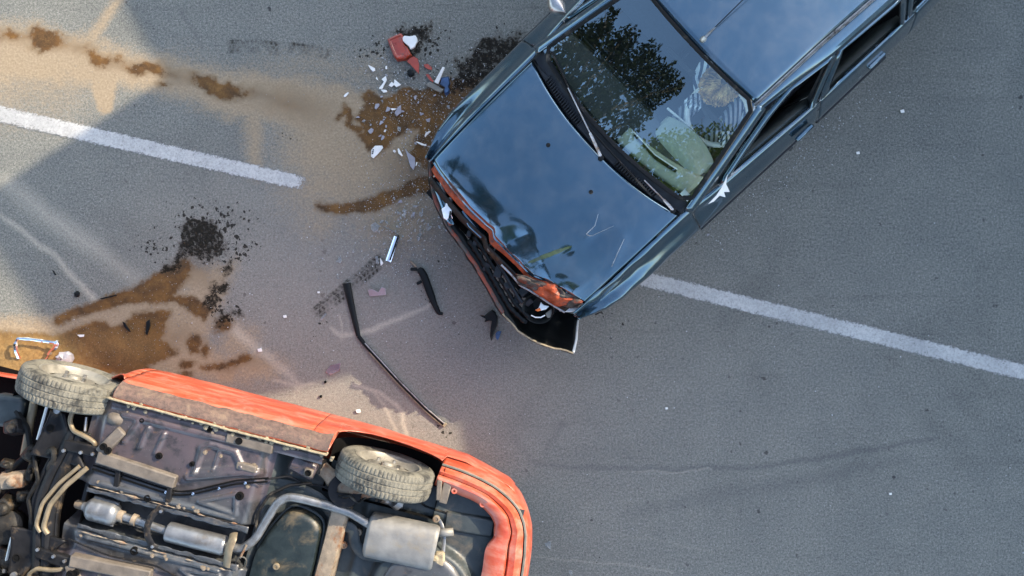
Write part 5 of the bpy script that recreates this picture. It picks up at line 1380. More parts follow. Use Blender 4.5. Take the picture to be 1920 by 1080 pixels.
# inner face of the body behind the bumper
RB(MB().grid(lambda a, b: (0.30 + 0.03 * a, lerp(-0.62, 0.62, b), lerp(1.0, 0.4, a)), 4, 6), 'rear_panel', M['hole'])
RB(MB().grid(lambda a, b: (lerp(-0.12, 0.34, a), lerp(0.30, 0.66, b), 0.80), 4, 4), 'boot_side', M['hole'])
cr = rail('rear_cross_rail', [rl_(835, 975, 0.94), rl_(925, 990, 0.94)], 0.12, 0.02, M['shield'])

# ---- rear bumper
BO = [(-0.135, 0.762), (0.0, 0.757), (0.10, 0.745), (0.22, 0.715), (0.32, 0.672), (0.40, 0.62), (0.455, 0.555), (0.50, 0.47), (0.528, 0.36), (0.548, 0.20), (0.556, 0.0)]
BI = [(-0.152, 0.625), (-0.03, 0.612), (0.085, 0.600), (0.14, 0.585), (0.184, 0.560), (0.23, 0.53), (0.262, 0.49), (0.266, 0.45), (0.280, 0.415), (0.250, 0.355), (0.246, 0.32), (0.262, 0.20), (0.265, 0.0)]
bo = smooth_path([(x, y, 0) for x, y in BO], 70, 2); bi = smooth_path([(x, y, 0) for x, y in BI], 70, 1)
bo = bo + [Vector((p.x, -p.y, 0)) for p in bo[-2::-1]]; bi = bi + [Vector((p.x, -p.y, 0)) for p in bi[-2::-1]]
NB = len(bo)
BR = [(0.0, 0.985), (0.0, 1.012), (0.06, 1.022), (0.34, 1.050), (0.42, 1.046), (0.455, 1.005), (0.48, 0.985), (0.52, 1.012), (0.64, 1.020), (0.76, 0.985), (0.90, 0.915), (1.0, 0.82), (1.01, 0.72), (0.985, 0.62), (0.95, 0.52)]
def rb_pt(i, f, z, dz=0.0):
    p = bi[i].lerp(bo[i], f); t = i / (NB - 1)
    e = min(t, 1 - t)
    z = z - 0.05 * (1 - sstep(0, 0.12, e)) * 0.4
    return (p.x, p.y, z + dz + 0.005 * n1(t * 22, f * 2))
rear_bumper = RB(MB().grid(lambda a, b: rb_pt(int(round(b * (NB-1))), *BR[int(round(a * 14))]), 15, NB), 'rear_bumper', M['red'], smooth=50, solid=0.006)
M['moulding'] = mat_simple('grey_bumper_moulding', (0.16, 0.15, 0.125), 0.5, bump=0.1)
RB(MB().tube([rb_pt(i, 0.845, 0.955) for i in range(0, NB)], 0.0095, 6), 'bumper_moulding', M['moulding'], rear_bumper)
RB(MB().tube([rb_pt(i, 0.812, 0.972) for i in range(0, NB)], 0.004, 5), 'moulding_groove', M['hole'], rear_bumper)
RB(MB().tube([rb_pt(i, 0.478, 0.995) for i in range(9, 38)], [0.013 * math.sin(math.pi * (k + 1) / 30) for k in range(29)], 6, flat=0.5), 'bumper_slit', M['hole'], rear_bumper)
for px, py in ((852, 920), (905, 945)):
    c = rl_(px, py, 1.02)
    RB(MB().lathe([(0.008, 0), (0.018, 0), (0.018, 0.03), (0.008, 0.03)], (c[0], c[1], 1.0), (0, 0, 1), 12, closed=True), 'bumper_tab', M['red'], rear_bumper)

# ---- front underbody
RB(MB().grid(lambda a, b: (lerp(-3.3, -2.12, a), lerp(-0.56, 0.56, b), 0.60), 3, 3), 'engine_bay_floor', M['hole'])
RB(MB().grid(lambda a, b: (-2.18 + 0.05 * a, lerp(-0.66, 0.66, b), lerp(0.62, 1.08, a)), 6, 12), 'bulkhead', M['blacksteel'])
subf = RB(MB().grid(lambda a, b: (lerp(-2.43, -2.27, b) + 0.05 * math.cos(math.pi * a) ** 2 + 0.10 * (a - 0.5) ** 2, lerp(0.42, -0.46, a), 1.06 + 0.035 * math.sin(math.pi * b) + 0.008 * math.cos(b * 18)), 40, 20), 'subframe', M['blacksteel'], solid=0.04)
for sg in (1, -1):
    def arm(a, b, sg=sg):
        q = lerp(0.50, 0.22, a)
        w = lerp(0.05, 0.15, a ** 1.3)
        return (-2.42 + 0.02 * a + w * (b - 0.42) * 1.6 + 0.10 * a * b * b, sg * q, 1.075 + 0.022 * (2*b-1)**2 + 0.012 * a)
    la = RB(MB().grid(arm, 20, 12), 'control_arm', M['blacksteel'], solid=0.022)
    RB(MB().lathe([(0.013, 0.0), (0.022, 0.004), (0.022, 0.0)], (-2.425, sg * 0.395, 1.105), (0, 0, 1), 20).lathe([(0, 0.003), (0.014, 0.003)], (-2.425, sg * 0.395, 1.104), (0, 0, 1), 18), 'arm_hole', M['hole'], la)
    RB(MB().lathe([(0, 0.02), (0.02, 0.018), (0.026, 0), (0.02, -0.03)], (-2.42, sg * 0.505, 1.08), (0, 0, 1), 14), 'ball_joint', M['steel'], la)
    for bp_, bq in ((-2.30, 0.30), (-2.20, 0.315), (-2.13, 0.325)):
        RB(MB().lathe([(0.011, 0), (0.011, 0.014), (0, 0.016)], (bp_, sg * bq, 1.135), (0, 0, 1), 6), 'bolt', M['steel'], la)
    rail('arm_bracket', [(-2.32, sg * 0.325, 1.09), (-2.20, sg * 0.335, 1.10), (-2.07, sg * 0.335, 1.10)], 0.075, 0.035, M['blacksteel'])
    hs = smooth_path([(-2.33, sg * 0.525, 1.09), (-2.33, sg * 0.47, 1.10), (-2.29, sg * 0.42, 1.115), (-2.20, sg * 0.405, 1.12), (-2.14, sg * 0.385, 1.12), (-2.15, sg * 0.345, 1.10)], 26, 2)
    RB(MB().tube(hs, 0.014, 10), 'anti_roll_end', M['brass'])
    RB(MB().tube([(-2.26, sg * 0.50, 1.05), (-2.24, sg * 0.40, 1.06)], 0.010, 8), 'brake_hose', M['steel'])
    RB(MB().tube([(-2.50, sg * 0.52, 1.05), (-2.50, sg * 0.30, 1.06)], 0.012, 8), 'track_rod', M['steel'])
    RB(MB().tube([(-2.62, sg * 0.50, 0.98), (-2.60, sg * 0.16, 0.97)], 0.024, 10), 'drive_shaft', M['brass'])
arb = smooth_path([(-2.15, 0.23, 1.12), (-2.24, 0.10, 1.13), (-2.30, -0.03, 1.135), (-2.305, -0.17, 1.135), (-2.27, -0.20, 1.13)], 30, 2)
RB(MB().tube(arb, 0.015, 10), 'anti_roll_bar', M['brass'])
RB(MB().tube([Vector(p) + Vector((-0.045, 0.0, 0.0)) for p in arb], 0.012, 10), 'anti_roll_bar', M['brass'])
for px, py, sx, sy, h, mt in ((25, 900, 0.16, 0.10, 0.08, 'rust'), (15, 870, 0.10, 0.06, 0.06, 'greasy'), (45, 930, 0.10, 0.08, 0.05, 'greasy'), (10, 950, 0.12, 0.14, 0.10, 'greasy'), (60, 850, 0.10, 0.12, 0.08, 'greasy'), (50, 1010, 0.18, 0.10, 0.10, 'blacksteel'), (20, 1050, 0.20, 0.14, 0.08, 'greasy'), (100, 1055, 0.22, 0.08, 0.06, 'blacksteel'), (30, 800, 0.14, 0.10, 0.10, 'blacksteel'), (60, 880, 0.06, 0.16, 0.05, 'greasy'), (75, 1070, 0.3, 0.06, 0.05, 'rust')):
    c = rl_(px, py, 1.0)
    RB(MB().box(c, (sx, sy, h), rz=random.uniform(-0.5, 0.5), rx=random.uniform(-0.3, 0.3), ry=random.uniform(-0.3, 0.3), taper=random.uniform(0.6, 0.9)).lathe([(0, 0.03), (min(sx, sy) * 0.3, 0.02), (min(sx, sy) * 0.34, -0.02)], (c[0] + 0.01, c[1], c[2] + h / 2), (random.uniform(-.3, .3), 0.2, 1), 12), 'engine_part', M[mt], bevel=0.015, seg=2)
RB(MB().tube(smooth_path([rl_(88, 850, 1.08), rl_(100, 840, 1.11), rl_(103, 860, 1.11), rl_(92, 875, 1.09), rl_(95, 890, 1.08)], 20), 0.018, 8), 'engine_mount', M['greasy'])
RB(MB().lathe([(0.09, 0), (0.10, 0.02), (0.10, 0.12), (0.06, 0.15), (0, 0.15)], rl_(25, 985, 0.92), (0.1, 0.2, 1), 22), 'gearbox', M['greasy'])
RB(MB().box(rl_(20, 770, 0.95), (0.18, 0.20, 0.10), rz=0.1), 'splash_guard', M['shield'], bevel=0.03, seg=3)
RB(MB().grid(lambda a, b: (-3.28 + 0.04 * math.cos(math.pi * (b - 0.5)), lerp(-0.7, 0.7, b), lerp(1.0, 0.45, a)), 5, 14), 'front_bumper', M['red'], solid=0.01)
# cabin upside down below: dark interior skin and the crushed roof on the road
RB(MB().grid(lambda a, b: (lerp(-2.2, 0.25, a), lerp(-0.60, 0.60, b), 0.03 + 0.012 * n1(a * 6, b * 4)), 20, 12), 'roof', M['red'], solid=0.01)

# ---- bolts, clips, cables and brake lines over the underbody
bolt_me = None
rb_ = random.Random(11)
for i in range(46):
    p = rb_.uniform(-2.1, -1.2); q = rb_.choice((1, 1, -1)) * rb_.choice((0.155, 0.16, 0.36, 0.62, 0.64, 0.5, 0.27)) + rb_.uniform(-0.01, 0.01)
    if i > 34: p = rb_.uniform(-1.0, 0.1); q = rb_.uniform(0.1, 0.56)
    z = (floor_z(p, q) if p < -1.12 else rf_z(p, q)) - 0.001
    if bolt_me is None:
        o = MB().lathe([(0.016, 0), (0.016, 0.003), (0.009, 0.003), (0.009, 0.012), (0.0, 0.013)], (0, 0, 0), (0, 0, 1), 8).build('floor_bolt', M['rust'], red_car); bolt_me = o.data
    else:
        o = bpy.data.objects.new('floor_bolt', bolt_me); COL.objects.link(o); o.parent = red_car
    o.location = rx_(p, q, z); s_ = rb_.uniform(0.6, 1.0); o.scale = (s_, s_, s_)
def cable(pts, r, mat, nm):
    return RB(MB().tube(smooth_path(pts, 50, 3), r, 6), nm, M[mat])
cable([(-2.15, -0.20, 1.125), (-1.9, -0.235, 1.125), (-1.6, -0.22, 1.128), (-1.3, -0.30, 1.13), (-1.1, -0.30, 1.08)], 0.006, 'blacksteel', 'brake_line')
cable([(-1.12, 0.43, 1.12), (-1.0, 0.47, 1.06), (-0.9, 0.44, 1.04), (-0.8, 0.46, 1.05), (-0.68, 0.45, 1.09), (-0.55, 0.47, 1.05)], 0.006, 'blacksteel', 'brake_line')
cable([(-0.70, 0.42, 1.08), (-0.62, 0.46, 1.10), (-0.56, 0.42, 1.07), (-0.52, 0.47, 1.03)], 0.008, 'rubber', 'brake_hose')
cable([(-1.10, 0.10, 1.09), (-1.12, 0.22, 1.09), (-1.08, 0.34, 1.08), (-0.98, 0.42, 1.06), (-0.86, 0.46, 1.05)], 0.009, 'rubber', 'hand_brake_cable')
cable([(-2.5, 0.20, 1.06), (-2.42, 0.08, 1.10), (-2.46, -0.05, 1.08), (-2.38, -0.18, 1.11)], 0.012, 'rubber', 'coolant_hose')
cable([(-2.72, 0.42, 0.98), (-2.6, 0.34, 1.02), (-2.55, 0.2, 1.0), (-2.66, 0.05, 1.0)], 0.018, 'rubber', 'coolant_hose')
cable([(-2.78, 0.1, 1.0), (-2.66, -0.06, 1.03), (-2.7, -0.2, 1.0)], 0.012, 'greasy', 'wiring_loom')
cable([(-0.36, 0.50, 0.97), (-0.26, 0.52, 0.95), (-0.18, 0.47, 0.94), (0.1, 0.46, 0.95), (0.22, 0.40, 0.95)], 0.006, 'rubber', 'wiring_loom')
# rusted seam along the tunnel shield and tunnel mouth
for sg in (1, -1):
    RB(MB().tube([(lerp(-2.1, -1.15, t), sg * (0.138 + 0.006 * n1(t * 30, 2)), 1.132 + 0.004 * n1(t * 50, 1)) for t in np.linspace(0, 1, 70)], [max(0.0004, 0.026 * n1(i * 0.35, 4)) for i in range(70)], 5), 'rusted_seam', M['rust'])
# inner sill lip and double skin next to the mud-caked flange
RB(MB().grid(lambda a, b: (lerp(-2.1, -0.82, a), lerp(0.60, 0.655, b), 1.116 + 0.012 * math.sin(math.pi * b) + 0.004 * n1(a * 30, b * 2)), 60, 5), 'sill_lip', M['pan'])
# ================================================================== DEBRIS
def flat(name, pts, h, mat, label, cat, group=None, z=0.012, tilt=(0, 0), inset=0.04, scale=1.0, org=(0, 0), bevel=0.0015, lift=0.0):
    """a broken piece: outline from photo points on the road, real thickness, slight tilt"""
    w = [gp(org[0] + x / scale, org[1] + y / scale) for x, y in pts]
    c = sum(w, Vector()) / len(w)
    poly = []
    for p in w:
        d = p - c
        poly.append((d.x, d.y, d.x * tilt[0] + d.y * tilt[1]))
    mn = min(p[2] for p in poly)
    o = MB().prism([(x, y, t - mn) for x, y, t in poly], h, 0.0, inset=inset).build(name, mat, None, smooth=30, bevel=bevel)
    o.location = (c.x, c.y, z + lift)
    return tag(o, label, cat, group)
Z3 = dict(scale=7.385, org=(640, 40)); Z4 = dict(scale=7.385, org=(640, 180)); Z5 = dict(scale=4.5, org=(540, 400)); Z6 = dict(scale=4.0, org=(0, 480))

# red lamp housing: a shallow tray
pts = [(640, 265), (740, 215), (830, 178), (862, 205), (868, 260), (880, 340), (930, 385), (965, 440), (985, 495), (905, 545), (780, 565), (735, 500), (700, 420), (665, 330)]
w = [gp(640 + x / 7.385, 40 + y / 7.385) for x, y in pts]; c = sum(w, Vector()) / len(w)
tray = MB(); n = len(w)
rows = [(1.0, 0.0), (1.0, 0.010), (0.93, 0.040), (0.80, 0.046), (0.70, 0.036), (0.55, 0.036)]
vs = [((p.x - c.x) * k, (p.y - c.y) * k, z + 0.004 * n1(i * 0.7, k * 5)) for k, z in rows for i, p in enumerate(w)]
tray.add(vs, [(r*n+i, r*n+(i+1) % n, (r+1)*n+(i+1) % n, (r+1)*n+i) for r in range(5) for i in range(n)] + [tuple(5*n+i for i in range(n))])
t = tray.build('lamp_housing', M['redlens'], None, smooth=35, bevel=0.003); t.location = (c.x, c.y, 0.006)
tag(t, 'large broken red plastic lamp housing next to the white fragment', 'debris')
bs = MB().lathe([(0.0, 0.052), (0.012, 0.05), (0.016, 0.03)], (0.045, -0.062, 0), (0, 0, 1), 12).build('lamp_boss', M['redlens'], t)
flat('plastic_fragment', [(850, 290), (862, 240), (885, 225), (960, 236), (1040, 226), (1062, 260), (1070, 310), (1045, 345), (1030, 385), (970, 415), (940, 365), (890, 325)], 0.018, M['white'], 'white jagged plastic fragment resting against the red lamp housing', 'debris', z=0.03, tilt=(0.12, 0.1), **Z3)
flat('red_shard', [(910, 565), (960, 520), (1010, 500), (1065, 535), (1085, 600), (1080, 742), (1040, 700), (975, 625)], 0.006, M['redflake'], 'flat triangular red shard below the red lamp housing', 'debris', z=0.02, tilt=(0.05, 0.1), **Z3)
flat('red_shard', [(1140, 605), (1200, 595), (1260, 650), (1255, 685), (1200, 670), (1160, 645)], 0.006, M['redflake'], 'small oval red flake right of the triangular red shard', 'debris', **Z3)
flat('red_shard', [(1170, 745), (1210, 735), (1285, 840), (1265, 855), (1215, 810)], 0.01, M['redlens'], 'narrow bright red splinter touching the white strip', 'debris', **Z3)
o = MB().lathe([(0, 0.030), (0.018, 0.030), (0.024, 0.026), (0.026, 0.0)], (0, 0, 0), (0, 0, 1), 22).build('round_cap', M['blackplastic'], None); o.location = gp(640 + 962/7.385, 40 + 720/7.385, 0.004)
tag(o, 'round black plastic cap beside the triangular red shard', 'debris')
flat('plastic_strip', [(1412, 650), (1442, 662), (1345, 882), (1288, 852)], 0.012, M['white'], 'cream white plastic strip leaning beside the blue fragment', 'debris', z=0.014, tilt=(0.1, 0.2), **Z3)
flat('blue_fragment', [(1380, 782), (1440, 775), (1492, 768), (1512, 880), (1490, 920), (1508, 980), (1480, 1030), (1440, 1032), (1425, 985), (1440, 930), (1365, 880)], 0.025, M['bluescrap'], 'crumpled dark blue fragment right of the cream strip', 'debris', inset=0.25, **Z3)
flat('grey_strip', [(1165, 892), (1225, 840), (1300, 880), (1432, 955), (1385, 1002), (1290, 960)], 0.012, M['greyscrap'], 'weathered grey plastic strip lying on the mud below the cream strip', 'debris', inset=0.1, **Z3)
flat('white_chip', [(655, 895), (700, 845), (735, 872), (742, 812), (838, 892), (770, 925), (735, 890), (700, 922)], 0.006, M['white'], 'folded white plastic chip at the upper edge of the mud patch', 'debris', tilt=(0.15, 0), **Z3)
flat('white_chip', [(560, 808), (620, 758), (636, 822), (590, 905), (572, 945), (530, 948), (528, 925), (565, 885), (592, 840)], 0.005, M['white'], 'hook shaped white plastic chip left of the folded white chip', 'debris', **Z3)
flat('white_chip', [(372, 608), (405, 622), (470, 655), (472, 690), (448, 705), (410, 672)], 0.005, M['white'], 'leaf shaped white chip on dusty road, uppermost of the white chips', 'debris', **Z3)
flat('white_chip', [(480, 800), (495, 770), (520, 830)], 0.004, M['white'], 'small triangular white chip left of the hook shaped chip', 'debris', **Z3)
flat('white_chip', [(545, 950), (630, 955), (642, 985), (590, 995)], 0.005, M['white'], 'white sliver directly below the hook shaped chip', 'debris', **Z3)
flat('white_chip', [(35, 1040), (60, 1010), (100, 985), (110, 1000), (70, 1050), (45, 1055)], 0.004, M['white'], 'bent white sliver on tan dust left of the mud patch', 'debris', **Z3)
flat('white_chip', [(615, 630), (640, 620), (640, 670), (615, 672)], 0.006, M['white'], 'tiny upright white chip between leaf shaped chip and black cap', 'debris', **Z3)
lp = flat('label_piece', [(415, 845), (420, 750), (470, 692), (572, 690), (586, 722), (520, 800), (450, 870)], 0.004, M['white'], 'white plastic piece with black marks at the lower left of the mud patch', 'debris', **Z4)
mk = MB()
wc = lp.location
for x0, y0, x1, y1 in ((440, 745, 455, 755), (432, 765, 450, 775), (438, 782, 446, 800), (428, 795, 440, 806)):
    a = gp(640 + x0/7.385, 180 + y0/7.385) - Vector((wc.x, wc.y, 0)); b = gp(640 + x1/7.385, 180 + y1/7.385) - Vector((wc.x, wc.y, 0))
    mk.box(((a.x+b.x)/2, (a.y+b.y)/2, 0.0048), (abs(b.x-a.x) + 0.002, abs(b.y-a.y) + 0.002, 0.0008))
mk.build('printed_mark', M['hole'], lp)
for pp, lb in (([(1030, 640), (1060, 638), (1190, 685), (1180, 698), (1120, 690)], 'slim white splinter near the blue hood edge'), ([(1155, 560), (1170, 520), (1230, 485), (1245, 500), (1195, 540), (1165, 580)], 'saw toothed white chip near the blue fender'), ([(780, 735), (800, 728), (860, 835), (845, 845), (795, 800)], 'white splinter below the mud patch, right of the marked piece'), ([(715, 770), (735, 745), (765, 770), (745, 792)], 'small rounded white chip right of the marked piece'), ([(1030, 970), (1040, 920), (1058, 925), (1045, 975)], 'narrow white chip by the blue bumper corner'), ([(590, 500), (605, 470), (630, 475), (612, 508)], 'tiny white chip in the middle of the brown mud'), ([(690, 175), (770, 180), (740, 205), (695, 200)], 'white sliver between two grey shards in the mud')):
    flat('white_chip', pp, 0.006, M['white'], lb, 'debris', tilt=(random.uniform(-.2, .2), random.uniform(-.2, .2)), **Z4)
# grey coated and clear glass shards
def shard_poly(r, n, sq):
    a0 = random.uniform(0, 6.28); ph = random.uniform(0, 6.28)
    out = []
    for k in range(n):
        a = a0 + 2*math.pi*(k + random.uniform(-0.3, 0.3)) / n; rr = r * random.uniform(0.55, 1.15)
        x, y = rr*math.cos(a), rr*math.sin(a)*sq
        out.append((x*math.cos(ph) - y*math.sin(ph), x*math.sin(ph) + y*math.cos(ph)))
    return out
M['greyglass'] = mat_simple('dusty_grey_glass', (0.27, 0.26, 0.28), 0.35, var=0.15, dirt=(0.40, 0.36, 0.30), dirt_amt=0.35, dirt_scale=30)
for pp, lb in (([(885, 730), (935, 790), (1025, 860), (1030, 970), (1005, 1035), (960, 980)], 'long pointed grey glass shard below the mud patch'), ([(740, 235), (790, 160), (830, 130), (838, 235), (770, 290)], 'large five sided grey glass shard in the middle of the mud'), ([(1185, 790), (1220, 720), (1265, 690), (1300, 715), (1295, 770), (1240, 850), (1195, 820)], 'rounded grey glass shard close to the blue fender edge'), ([(465, 180), (475, 115), (530, 110), (535, 140), (490, 195)], 'grey four sided shard at the left side of the mud patch'), ([(615, 230), (640, 150), (690, 175), (670, 215)], 'grey shard touching the white sliver in the mud'), ([(370, 490), (420, 445), (452, 470), (440, 510), (400, 530)], 'greenish grey shard at the left rim of the mud patch'), ([(550, 600), (575, 545), (608, 565), (595, 600), (560, 620)], 'greenish grey shard near the bottom of the mud patch'), ([(1170, 330), (1240, 310), (1225, 370), (1190, 365)], 'grey square shard near the middle of the darker mud')):
    flat('glass_shard', pp, 0.005, M['greyglass'], lb, 'glass shard', tilt=(random.uniform(-.12, .12), random.uniform(-.12, .12)), **Z4)
shard_meshes = {}
for k in range(14):
    for mt in ('shard', 'greyglass'):
        poly = shard_poly(1.0, random.choice((4, 5, 5, 6)), random.uniform(0.45, 0.9))
        o = MB().prism(poly, 0.30, 0.0, inset=0.06).build('glass_shard', M[mt], None, smooth=0)
        shard_meshes[k, mt] = o.data; bpy.data.objects.remove(o)
def scatter(n, cx, cy, rx, ry, ang, smin, smax, label, group, clear=0.6):
    a = R(ang)
    for i in range(n):
        r = math.sqrt(random.random()); t = random.uniform(0, 6.283)
        x, y = r*math.cos(t)*rx, r*math.sin(t)*ry
        p = gp(cx + x*math.cos(a) - y*math.sin(a), cy + x*math.sin(a) + y*math.cos(a), 0.010)
        o = bpy.data.objects.new('glass_shard', shard_meshes[random.randrange(14), 'shard' if random.random() < clear else 'greyglass'])
        s = random.uniform(smin, smax) * (0.6 + 0.8 * random.random() ** 2)
        o.scale = (s, s, s * 0.6); o.location = p; o.rotation_euler = (random.uniform(-.25, .25), random.uniform(-.25, .25), random.uniform(0, 6.28))
        COL.objects.link(o); tag(o, label, 'glass shard', group)
scatter(34, 745, 220, 75, 60, 10, 0.010, 0.024, 'small glass shard lying on the brown mud patch left of the blue hood', 'glass shards on the mud patch', 0.35)
scatter(30, 830, 210, 45, 75, 25, 0.010, 0.022, 'small glass shard in the dark mud beside the blue fender', 'glass shards beside the blue fender', 0.4)
scatter(20, 735, 130, 60, 30, 0, 0.009, 0.020, 'small glass shard around the white chips above the mud', 'glass shards around the white chips', 0.5)
scatter(34, 790, 400, 60, 55, 30, 0.012, 0.030, 'clear glass shard on pinkish dust left of the blue bumper', 'clear glass left of the blue bumper', 0.85)
scatter(22, 730, 430, 60, 40, 0, 0.010, 0.024, 'clear glass shard around the chrome strip on the road', 'clear glass around the chrome strip', 0.9)
scatter(12, 640, 480, 120, 40, -20, 0.008, 0.020, 'small clear glass shard on dusty asphalt around the tyre print', 'clear glass around the tyre print', 0.8)
scatter(16, 1330, 420, 70, 16, -45, 0.006, 0.011, 'tiny glass crumb on asphalt below the broken mirror', 'glass crumbs below the broken mirror', 0.6)
scatter(14, 1500, 260, 60, 16, -40, 0.006, 0.012, 'tiny glass crumb on asphalt beside the blue front door', 'glass crumbs beside the blue front door', 0.7)
for px, py, s, lb in ((1690, 209, 0.016, 'small white chip on bare asphalt right of the blue rear door'), (1607, 287, 0.014, 'tiny white chip on bare asphalt below the other lone chip'), (1668, 925, 0.011, 'tiny white chip alone on the lower right asphalt'), (1249, 765, 0.011, 'tiny white chip on asphalt right of the red bumper'), (535, 593, 0.014, 'white chip on asphalt left of the tyre print'), (488, 656, 0.018, 'white chip with red edge below the brown spill'), (672, 770, 0.018, 'white chip on the pale ground above the red door sill'), (598, 548, 0.010, 'tiny white chip at the lower end of the tyre print')):
    flat('white_chip', [(px - s*260, py - s*120), (px + s*200, py - s*200), (px + s*280, py + s*150), (px - s*150, py + s*220)], 0.005, M['white'], lb, 'debris')
flat('glass_shard', [(1020, 1017), (1032, 1013), (1033, 1030), (1022, 1022)], 0.003, M['shard'], 'thin clear shard right of the red bumper, upper of two', 'glass shard')
flat('glass_shard', [(1063, 1068), (1073, 1068), (1072, 1079)], 0.003, M['shard'], 'triangular clear shard at the bottom edge right of the red bumper', 'glass shard')
M['redfilm'] = glass_mat('pink_clear_lens', (0.85, 0.55, 0.55), 0.10, 0.05, 0.5)
# chrome strip and clear lens piece
a = gp(744, 444, 0.02); b = gp(728, 490, 0.02)
cs = MB().tube([a - b * 0 - Vector(((a.x+b.x)/2, (a.y+b.y)/2, 0)), b - Vector(((a.x+b.x)/2, (a.y+b.y)/2, 0))], 0.020, 6, flat=0.35).build('chrome_strip', M['chrome'], None, smooth=20)
cs.location = ((a.x+b.x)/2, (a.y+b.y)/2, 0.0); tag(cs, 'chrome trim strip standing above the tyre print', 'debris')
for k, (x0, y0, x1, y1) in enumerate(((747, 441, 731, 488),)):
    p, q = gp(x0, y0, 0.03), gp(x1, y1, 0.03); o_ = Vector(cs.location)
    MB().tube([p - o_, q - o_], 0.006, 5).build('strip_edge', M['blackplastic'], cs)
w1 = smooth_path([gp(718, 424, 0.02), gp(735, 432, 0.025), gp(747, 440, 0.022), gp(743, 455, 0.012)], 16, 1); c = w1[8].copy(); c.z = 0
o = MB().tube([p - c for p in w1], 0.005, 6).build('bent_wire', M['greyscrap'], None); o.location = c; tag(o, 'thin bent wire at the upper end of the chrome strip', 'debris')
flat('lens_fragment', [(680, 645), (720, 640), (770, 665), (800, 622), (832, 632), (836, 688), (690, 702)], 0.006, M['greyglass'], 'folded silvery lens fragment between tyre print and black plastic bar', 'debris', tilt=(0.1, 0.5), **Z5)
flat('lens_fragment', [(735, 358), (765, 358), (770, 430), (745, 425)], 0.006, M['shard'], 'rectangular clear lens fragment on the upper end of the tyre print', 'debris', **Z5)
flat('lens_fragment', [(780, 375), (808, 420), (792, 442), (782, 430)], 0.006, M['white'], 'white pointed fragment beside the chrome strip foot', 'debris', **Z5)
flat('lens_fragment', [(430, 362), (462, 370), (450, 425), (420, 418)], 0.005, M['shard'], 'clear rectangular fragment alone left of the tyre print', 'debris', **Z5)
flat('lens_fragment', [(270, 895), (318, 838), (334, 850), (290, 905)], 0.005, M['shard'], 'clear strip at the lower end of the tyre print', 'debris', **Z5)
flat('lens_fragment', [(700, 95), (735, 75), (775, 100), (765, 150), (725, 165), (705, 140)], 0.004, M['shard'], 'large rounded clear fragment above the chrome strip', 'debris', **Z5)

# long bent black trim strip
P1 = [gp(650, 531, 0.016), gp(656, 560, 0.016), gp(664, 596, 0.016), gp(672, 630, 0.016)]
P2 = smooth_path([gp(672, 630, 0.014), gp(684, 646, 0.016), gp(700, 663, 0.018), gp(750, 718, 0.02), gp(800, 768, 0.018), gp(832, 795, 0.014)], 26, 1)
c = Vector((P2[10].x, P2[10].y, 0))
o = MB().tube([p - c for p in smooth_path(P1, 14)], [0.029 - 0.013 * i / 13 for i in range(14)], 8, flat=0.45).build('trim_strip', M['blackplastic'], None)
o.location = c; tag(o, 'long bent black trim strip lying across the road between both cars', 'debris')
MB().tube([p - c for p in P2], 0.0145, 8, flat=0.8).build('strip_moulding', M['blackplastic'], o)
MB().tube([p - c + Vector((0.006, 0.006, 0.011)) for p in P2[2:]], 0.0045, 6).build('strip_inlay', M['trim'], o)
MB().tube([p - c + Vector((-0.011, -0.010, 0.004)) for p in P2[4:]], 0.003, 5).build('strip_lip', M['mudcake'], o)
MB().box(P2[-1] - c + Vector((0.006, -0.004, 0)), (0.02, 0.03, 0.02), rz=-0.7).build('strip_end', M['mudcake'], o, bevel=0.003)
# black plastic bar with clips
Q = smooth_path([gp(785, 503, 0.02), gp(794, 515, 0.022), gp(803, 540, 0.024), gp(814, 570, 0.022), gp(823, 588, 0.018)], 18, 1); c = Vector((Q[9].x, Q[9].y, 0))
o = MB().tube([p - c for p in Q], [0.014] + [0.028] * 10 + [0.026, 0.024, 0.022, 0.020, 0.020, 0.018, 0.014], 7, flat=0.5).build('plastic_bar', M['blackplastic'], None, smooth=30)
o.location = c; tag(o, 'black plastic bar with clips lying left of the torn bumper', 'debris')
for px, py, L in ((776, 505, 0.05), (786, 530, 0.04), (826, 588, 0.035)):
    MB().box(gp(px, py, 0.018) - c, (L, 0.022, 0.014), rz=random.uniform(-0.4, 0.8)).build('clip', M['blackplastic'], o, bevel=0.004)
MB().tube([gp(770, 490, 0.012) - c, gp(780, 500, 0.02) - c], 0.007, 6).build('clip_pin', M['rust'], o)
# torn shred
flat('plastic_shred', [(1612, 858), (1660, 862), (1700, 825), (1725, 808), (1752, 830), (1772, 872), (1768, 945), (1742, 1010), (1716, 1082), (1706, 1040), (1712, 970), (1722, 905), (1690, 905), (1655, 918), (1668, 890)], 0.010, M['blackplastic'], 'torn black plastic shred lying below the wrecked bumper', 'debris', inset=0.18, z=0.008, tilt=(0.1, 0.05), **Z5)
flat('blue_fragment', [(1752, 1010), (1772, 990), (1802, 992), (1786, 1040), (1770, 1072), (1752, 1050)], 0.006, M['bluescrap'], 'small bright blue scrap beside the torn black shred', 'debris', **Z5)
